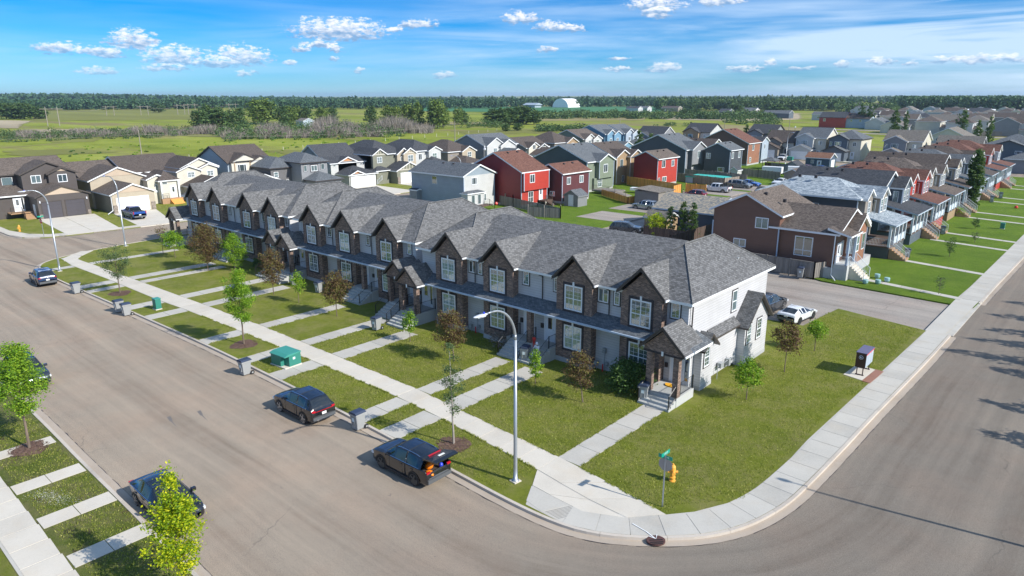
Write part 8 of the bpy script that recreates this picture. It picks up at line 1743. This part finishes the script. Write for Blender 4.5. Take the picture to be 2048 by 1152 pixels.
patch('reed_bed', [(1290,232),(1600,228),(1600,240),(1520,243),(1330,240)], 'reed_tan', 'pale reed meadow at the right', -0.07); patch('reed_bed', [(1400,248),(1640,258),(1610,268),(1450,262)], 'crop_straw', 'dry track near the aspen corner', -0.07)
def track(pts, w, lab):
    P_ = []
    for px, py in pts:
        u = (px-1024)/1389.0; v = (py-576)/1389.0; dx, dy, dz = u, math.cos(R_(15.53))-v*math.sin(R_(15.53)), -math.sin(R_(15.53))-v*math.cos(R_(15.53)); t = -19.15/dz; a, b = dx*t, dy*t
        P_.append((a*math.cos(R_(41.4))-b*math.sin(R_(41.4)), a*math.sin(R_(41.4))+b*math.cos(R_(41.4))))
    P_ = smooth(P_,2); A_, B_ = off_in(P_,w), off_in(P_,-w); m_ = MB()
    for i in range(len(P_)-1): m_.poly([(*B_[i],-0.12),(*B_[i+1],-0.12),(*A_[i+1],-0.12),(*A_[i],-0.12)])
    m_.build('track', ['crop_straw'], None, kind='structure', label=lab)
track([(-40,297),(60,290),(130,284),(200,276),(270,270),(420,271),(560,270),(700,266),(800,258),(890,250)], 0.9, 'pale footpath across the near field')
for (q, m3, z) in [([(0,300),(160,296),(220,304),(40,312)],'crop_olive',-0.1),([(330,262),(640,264),(700,270),(380,272)],'crop_olive',-0.09),([(520,300),(760,296),(820,303),(600,309)],'crop_olive',-0.1),([(-40,262),(60,262),(90,272),(-40,274)],'crop_olive',-0.09),([(760,246),(1000,243),(1020,247),(780,251)],'crop_straw',-0.09),([(1050,236),(1290,236),(1290,241),(1060,242)],'crop_straw',-0.09),([(430,240),(700,243),(720,250),(450,247)],'crop_olive',-0.09),([(900,262),(1100,258),(1150,264),(940,270)],'crop_olive',-0.1)]: patch('meadow_patch', q, m3, 'olive or straw coloured patch in the meadow', z)
patch('bare_patch', [(100,268),(200,268),(190,282),(110,284)], 'crop_olive', 'brown bare patch in the near field', -0.1)

# ------------------------------------------------------------------ far town
walls = ['siding_cream','siding_lightgrey','siding_taupe','siding_white','siding_white','siding_paleblue','siding_grey','siding_cream']; roofs = ['roof_midbrown','roof_charcoal','roof_taupe','roof_slate','roof_brown']
wn = dict(siding_cream='cream',siding_lightgrey='light grey',siding_taupe='taupe',siding_grey='grey',siding_beige='beige',siding_paleblue='pale blue',siding_slate='slate blue',siding_white='white'); rn = dict(roof_midbrown='dark brown',roof_charcoal='black',roof_taupe='taupe',roof_slate='grey',roof_brown='brown')
PROTO = {}
def far_house(x, y, wi, ri, var, rz, lab, grp='houses of the far town'):
    key = (wi, ri, var)
    if key not in PROTO:
        h = House('house', (0,0), lab); w, r = walls[wi], roofs[ri]
        if var == 0: h.sec('gx',-6,5,-5,5,5.9,0.5,w,r); h.sec('gy',-5,1,-7,-2,5.7,0.55,'siding_lightgrey',r,oh=0.35); h.sec('gy',-5.5,1.5,-9,-5,3.0,0.45,'siding_cream',r); h.win('+X',5,1,4,1.4,1.4,'v'); h.win('+X',5,-2,1,1.4,1.4,'v'); h.win('-Y',-7,-2,4.0,1.8,1.3,'v'); garage_door(h.o,'-Y',-9,-2,0.03,4.8,2.2)
        elif var == 1: h.sec('hip',-6,6,-5.5,5.5,5.9,0.45,w,r); h.win('+X',6,2,4,1.4,1.3,'v'); h.win('+X',6,-2.5,4,1.2,1.3,'v'); h.win('+X',6,0,1,2.0,1.6,'V'); h.win('-Y',-5.5,-2,4,1.5,1.3,'v'); h.win('-Y',-5.5,3,4,1.2,1.3,'v'); h.sec('gy',-5,1,-8,-5,3,0.45,'siding_lightgrey',r); garage_door(h.o,'-Y',-8,-2,0.03,4.6,2.2)
        elif var == 2: h.sec('gy',-5.5,5.5,-7,7,5.6,0.5,w,r); h.win('-Y',-7,-2.5,4,1.4,1.3,'v'); h.win('-Y',-7,2.5,4,1.4,1.3,'v'); h.win('+X',5.5,-3,4,1.2,1.3,'v'); h.win('+X',5.5,3,1.2,1.6,1.5,'v'); h.sec('hip',-5.5,0.5,-10,-7,3,0.4,'siding_cream',r); garage_door(h.o,'-Y',-10,-2.5,0.03,4.6,2.2)
        else: h.sec('gx',-7,7,-5,5,3.6,0.5,w,r); h.win('+X',7,0,1.4,2,1.4,'V'); h.win('-Y',-5,3,1.4,1.6,1.3,'v'); h.sec('gy',-6,0,-8,-4,3.2,0.45,'siding_lightgrey',r); garage_door(h.o,'-Y',-8,-3,0.03,4.6,2.2)
        PROTO[key] = h.o; h.o.location = (x,y,0); h.o.rotation_euler = (0,0,rz); h.o['group'] = grp; h.o['label'] = lab; return h.o
    return copy_thing(PROTO[key], (x,y,0), rz, lab, grp)
rg = random.Random(12); ordn = ['first','second','third','fourth','fifth','sixth','seventh','eighth','ninth','tenth','eleventh','twelfth','thirteenth','fourteenth','fifteenth','sixteenth','seventeenth','eighteenth','nineteenth','twentieth']
rows = [(300,-58,-44,14,[(1,3,1)]),]
spec = [(275,-64,-30,16,'nearest'),(405,-95,-5,16,'second'),(440,-112,-5,15,'third'),(478,-128,0,15,'fourth'),(520,-138,5,15,'fifth'),(565,-150,8,15.5,'sixth'),(615,-165,10,16,'seventh'),(670,-185,15,16.5,'eighth'),(735,-200,10,18,'ninth'),(1000,-330,-120,24,'tenth')]
fx = {}
for (y, xa, xb, st, nm) in spec:
    x = xa; i = 0
    while x <= xb:
        wi = rg.randrange(len(walls)); ri = rg.randrange(len(roofs)); var = rg.randrange(4)
        if nm == 'nearest': x += 18; 
        yy = y+rg.uniform(-5,5)
        far_house(x, yy, wi, ri, var, rg.choice([0,PI/2,PI/2]), '%s house with %s siding and %s roof in the %s far row' % (ordn[i], wn[walls[wi]], rn[roofs[ri]], nm)); i += 1; x += st*rg.uniform(0.9,1.15)
h = House('house', (-135,452), 'red and pale blue house with charcoal roof at the left edge of the far town'); h.sec('gx',-146,-131,446,458,5.8,0.5,'siding_red','roof_charcoal','trim_dark'); h.sec('gx',-131,-118,447,457,5.4,0.5,'siding_paleblue','roof_midbrown','trim_dark'); w_ = MB(); w_.box(-130.9,-118,446.9,446.97,0,5.3); w_.build('front_wall',['siding_paleblue'],h.o); h.win('-Y',446,-143,3.4,1.4,1.8,'h'); h.win('-Y',446.9,-128,3.6,1.2,1,'n'); h.win('-Y',446.9,-123,3.6,1.2,1,'n')
for (px, d, w, lab, wl, rf) in [(1560,640,22,'long slate blue bungalow in the far right field','siding_slate','roof_slate'),(1660,600,20,'white hall with grey roof left of the far town','siding_white','roof_slate'),(1270,830,16,'white farmhouse at the left of the middle wood','siding_white','roof_charcoal'),(1290,850,14,'second white farmhouse in the middle wood','siding_white','roof_slate'),(1345,860,22,'long low farm shed in the middle wood','siding_taupe','roof_midbrown'),(1500,760,18,'white farmhouse before the right wood','siding_white','roof_slate'),(606,480,8,'farmhouse roof half hidden in the scrub belt','siding_paleblue','roof_taupe'),(1725,900,30,'turquoise roofed hall beyond the town','siding_white','tarp_teal'),(1950,760,34,'long white industrial hall behind the town','siding_white','tent_white'),(1455,700,10,'low dark shed by the right wood','siding_slate','roof_charcoal')]:
    x, y = polar(px, d); h = House('house', (x,y), lab); h.sec('gx', x-w/2,x+w/2, y-min(5,w/2),y+min(5,w/2), 4.2 if w > 9 else 3.2,0.4, wl, rf); h.win('-Y',y-min(5,w/2),x-w/4,1.2,2,1.5,'v')
# grass blades over the nearest lawns: fine tufts that break the flat edge (stuff)
def tufts(n, region, lab, hh=0.055, matn='grass_blade'):
    P_ = []
    while len(P_) < n:
        x = RNG.uniform(region[0],region[1]); y = RNG.uniform(region[2],region[3])
        if region[4](x,y): P_.append((x,y,0))
    P_ = np.array(P_, dtype=float); n = len(P_); a = rs.uniform(0,6.283,size=n); w = np.stack([np.cos(a),np.sin(a),np.zeros(n)],1)*rs.uniform(0.012,0.03,size=(n,1)); t = P_+np.stack([rs.normal(size=n)*0.03,rs.normal(size=n)*0.03,hh*rs.uniform(0.5,1.6,size=n)],1)
    o = put(np_mesh('grass', np.stack([P_-w,P_+w,t],1).reshape(-1,3), 3, [matn]), 'grass'); return meta(o, lab, None, None, 'stuff')
def in_walk(x, m_=0.06):
    return any(abs(x-wx) < ww/2+m_ for wx, ww, *_ in walks)
def lawn_front(x, y):
    u, l = yat(swU, x), yat(swL, x)
    if x > -20.6: return y > yat(swU, x)+0.1 and not in_walk(x) and not (x > -21.4 and y > 35.5 and x < -18) if x < -13.5 else (x < -11.3 and y > 27.2+1.2*(x+13.5))
    if l-0.08 < y < u+0.08 or in_walk(x): return False
    return y < 38.2 and y > yat([p for p in line if p[1] < 24], x)+0.2
tufts(85000,(-46,-10.8,22.6,64,lambda x,y: lawn_front(x,y) if y < 46 else (x > -18.3 and x < -10.9 and not (-13.2 < x < -10.6 and 49 < y < 52.2))),'short mown grass blades on the near lawns'); tufts(8000,(-48,-26,6.8,9.6,lambda x,y: not any(abs(x+q) < 0.62 for q in (38.9,34.7,30.6,43.6))),'scruffy grass blades on the near left verge',0.06)
# ragged grass hanging over the edges of the walks and pavement
eg = []
for (wx, ww, th, *_) in walks:
    if wx < -56: continue
    for sx in (-1, 1):
        for i in range(900):
            y = RNG.uniform(22.9, ends[wx]-0.2)
            if yat(swL, wx)-0.1 < y < yat(swU, wx)+0.1 or (not th and y < 27): continue
            if math.sin(y*2.3+wx)+math.sin(y*5.1+sx) > -0.5: eg.append((wx+sx*(ww/2+RNG.gauss(0,0.03)), y))
for P_, o_ in ((swU, 0.0), (swL, 0.0)):
    for i in range(7000):
        x = RNG.uniform(-60,-14)
        if in_walk(x, 0) or (P_ is swL and x > -20.7): continue
        if math.sin(x*1.9)+math.sin(x*4.7) > -0.6: eg.append((x, yat(P_, x)+RNG.gauss(0,0.035)))
eg = np.array([(a,b,0.0) for a,b in eg]); n = len(eg); a = rs.uniform(0,6.283,size=n); w = np.stack([np.cos(a),np.sin(a),np.zeros(n)],1)*rs.uniform(0.015,0.04,size=(n,1)); t = eg+np.stack([rs.normal(size=n)*0.05,rs.normal(size=n)*0.05,rs.uniform(0.03,0.11,size=n)],1)
meta(put(np_mesh('grass', np.stack([eg-w,eg+w,t],1).reshape(-1,3), 3, ['grass_blade']), 'grass'), 'ragged grass along the edges of the walks', None, None, 'stuff')
# white clover patch on the near left verge
cl = []; 
for i in range(900):
    x = -36.9+RNG.gauss(0,0.9); y = 7.6+RNG.gauss(0,0.28)+(x+36.9)*0.35
    if -38.3 < x < -35.3 and 6.6 < y < 9.5: cl.append((x,y,0.05))
# thin summer haze over the whole land
hz = MB(); hz.box(-9100,7100,-3100,12100,-1.3,45); M['haze'] = D.materials.new('haze'); M['haze'].use_nodes = True
_n = NT(M['haze'].node_tree); M['haze'].node_tree.nodes.clear(); _v = _n.node('ShaderNodeVolumePrincipled'); _v.inputs['Color'].default_value = (0.62,0.80,1.0,1); _v.inputs['Density'].default_value = 0.00009; _v.inputs['Anisotropy'].default_value = 0.2
_o = _n.node('ShaderNodeOutputMaterial'); _n.l.new(_v.outputs[0], _o.inputs['Volume']); hz.build('haze', ['haze'], None, kind='stuff', label='thin summer haze over the land')
o = put(np_mesh('clover', leaves(np.array(cl), 0.012, rs), 4, ['paint_white']), 'clover'); meta(o, 'patch of small white clover flowers on the near left verge', None, None, 'stuff')
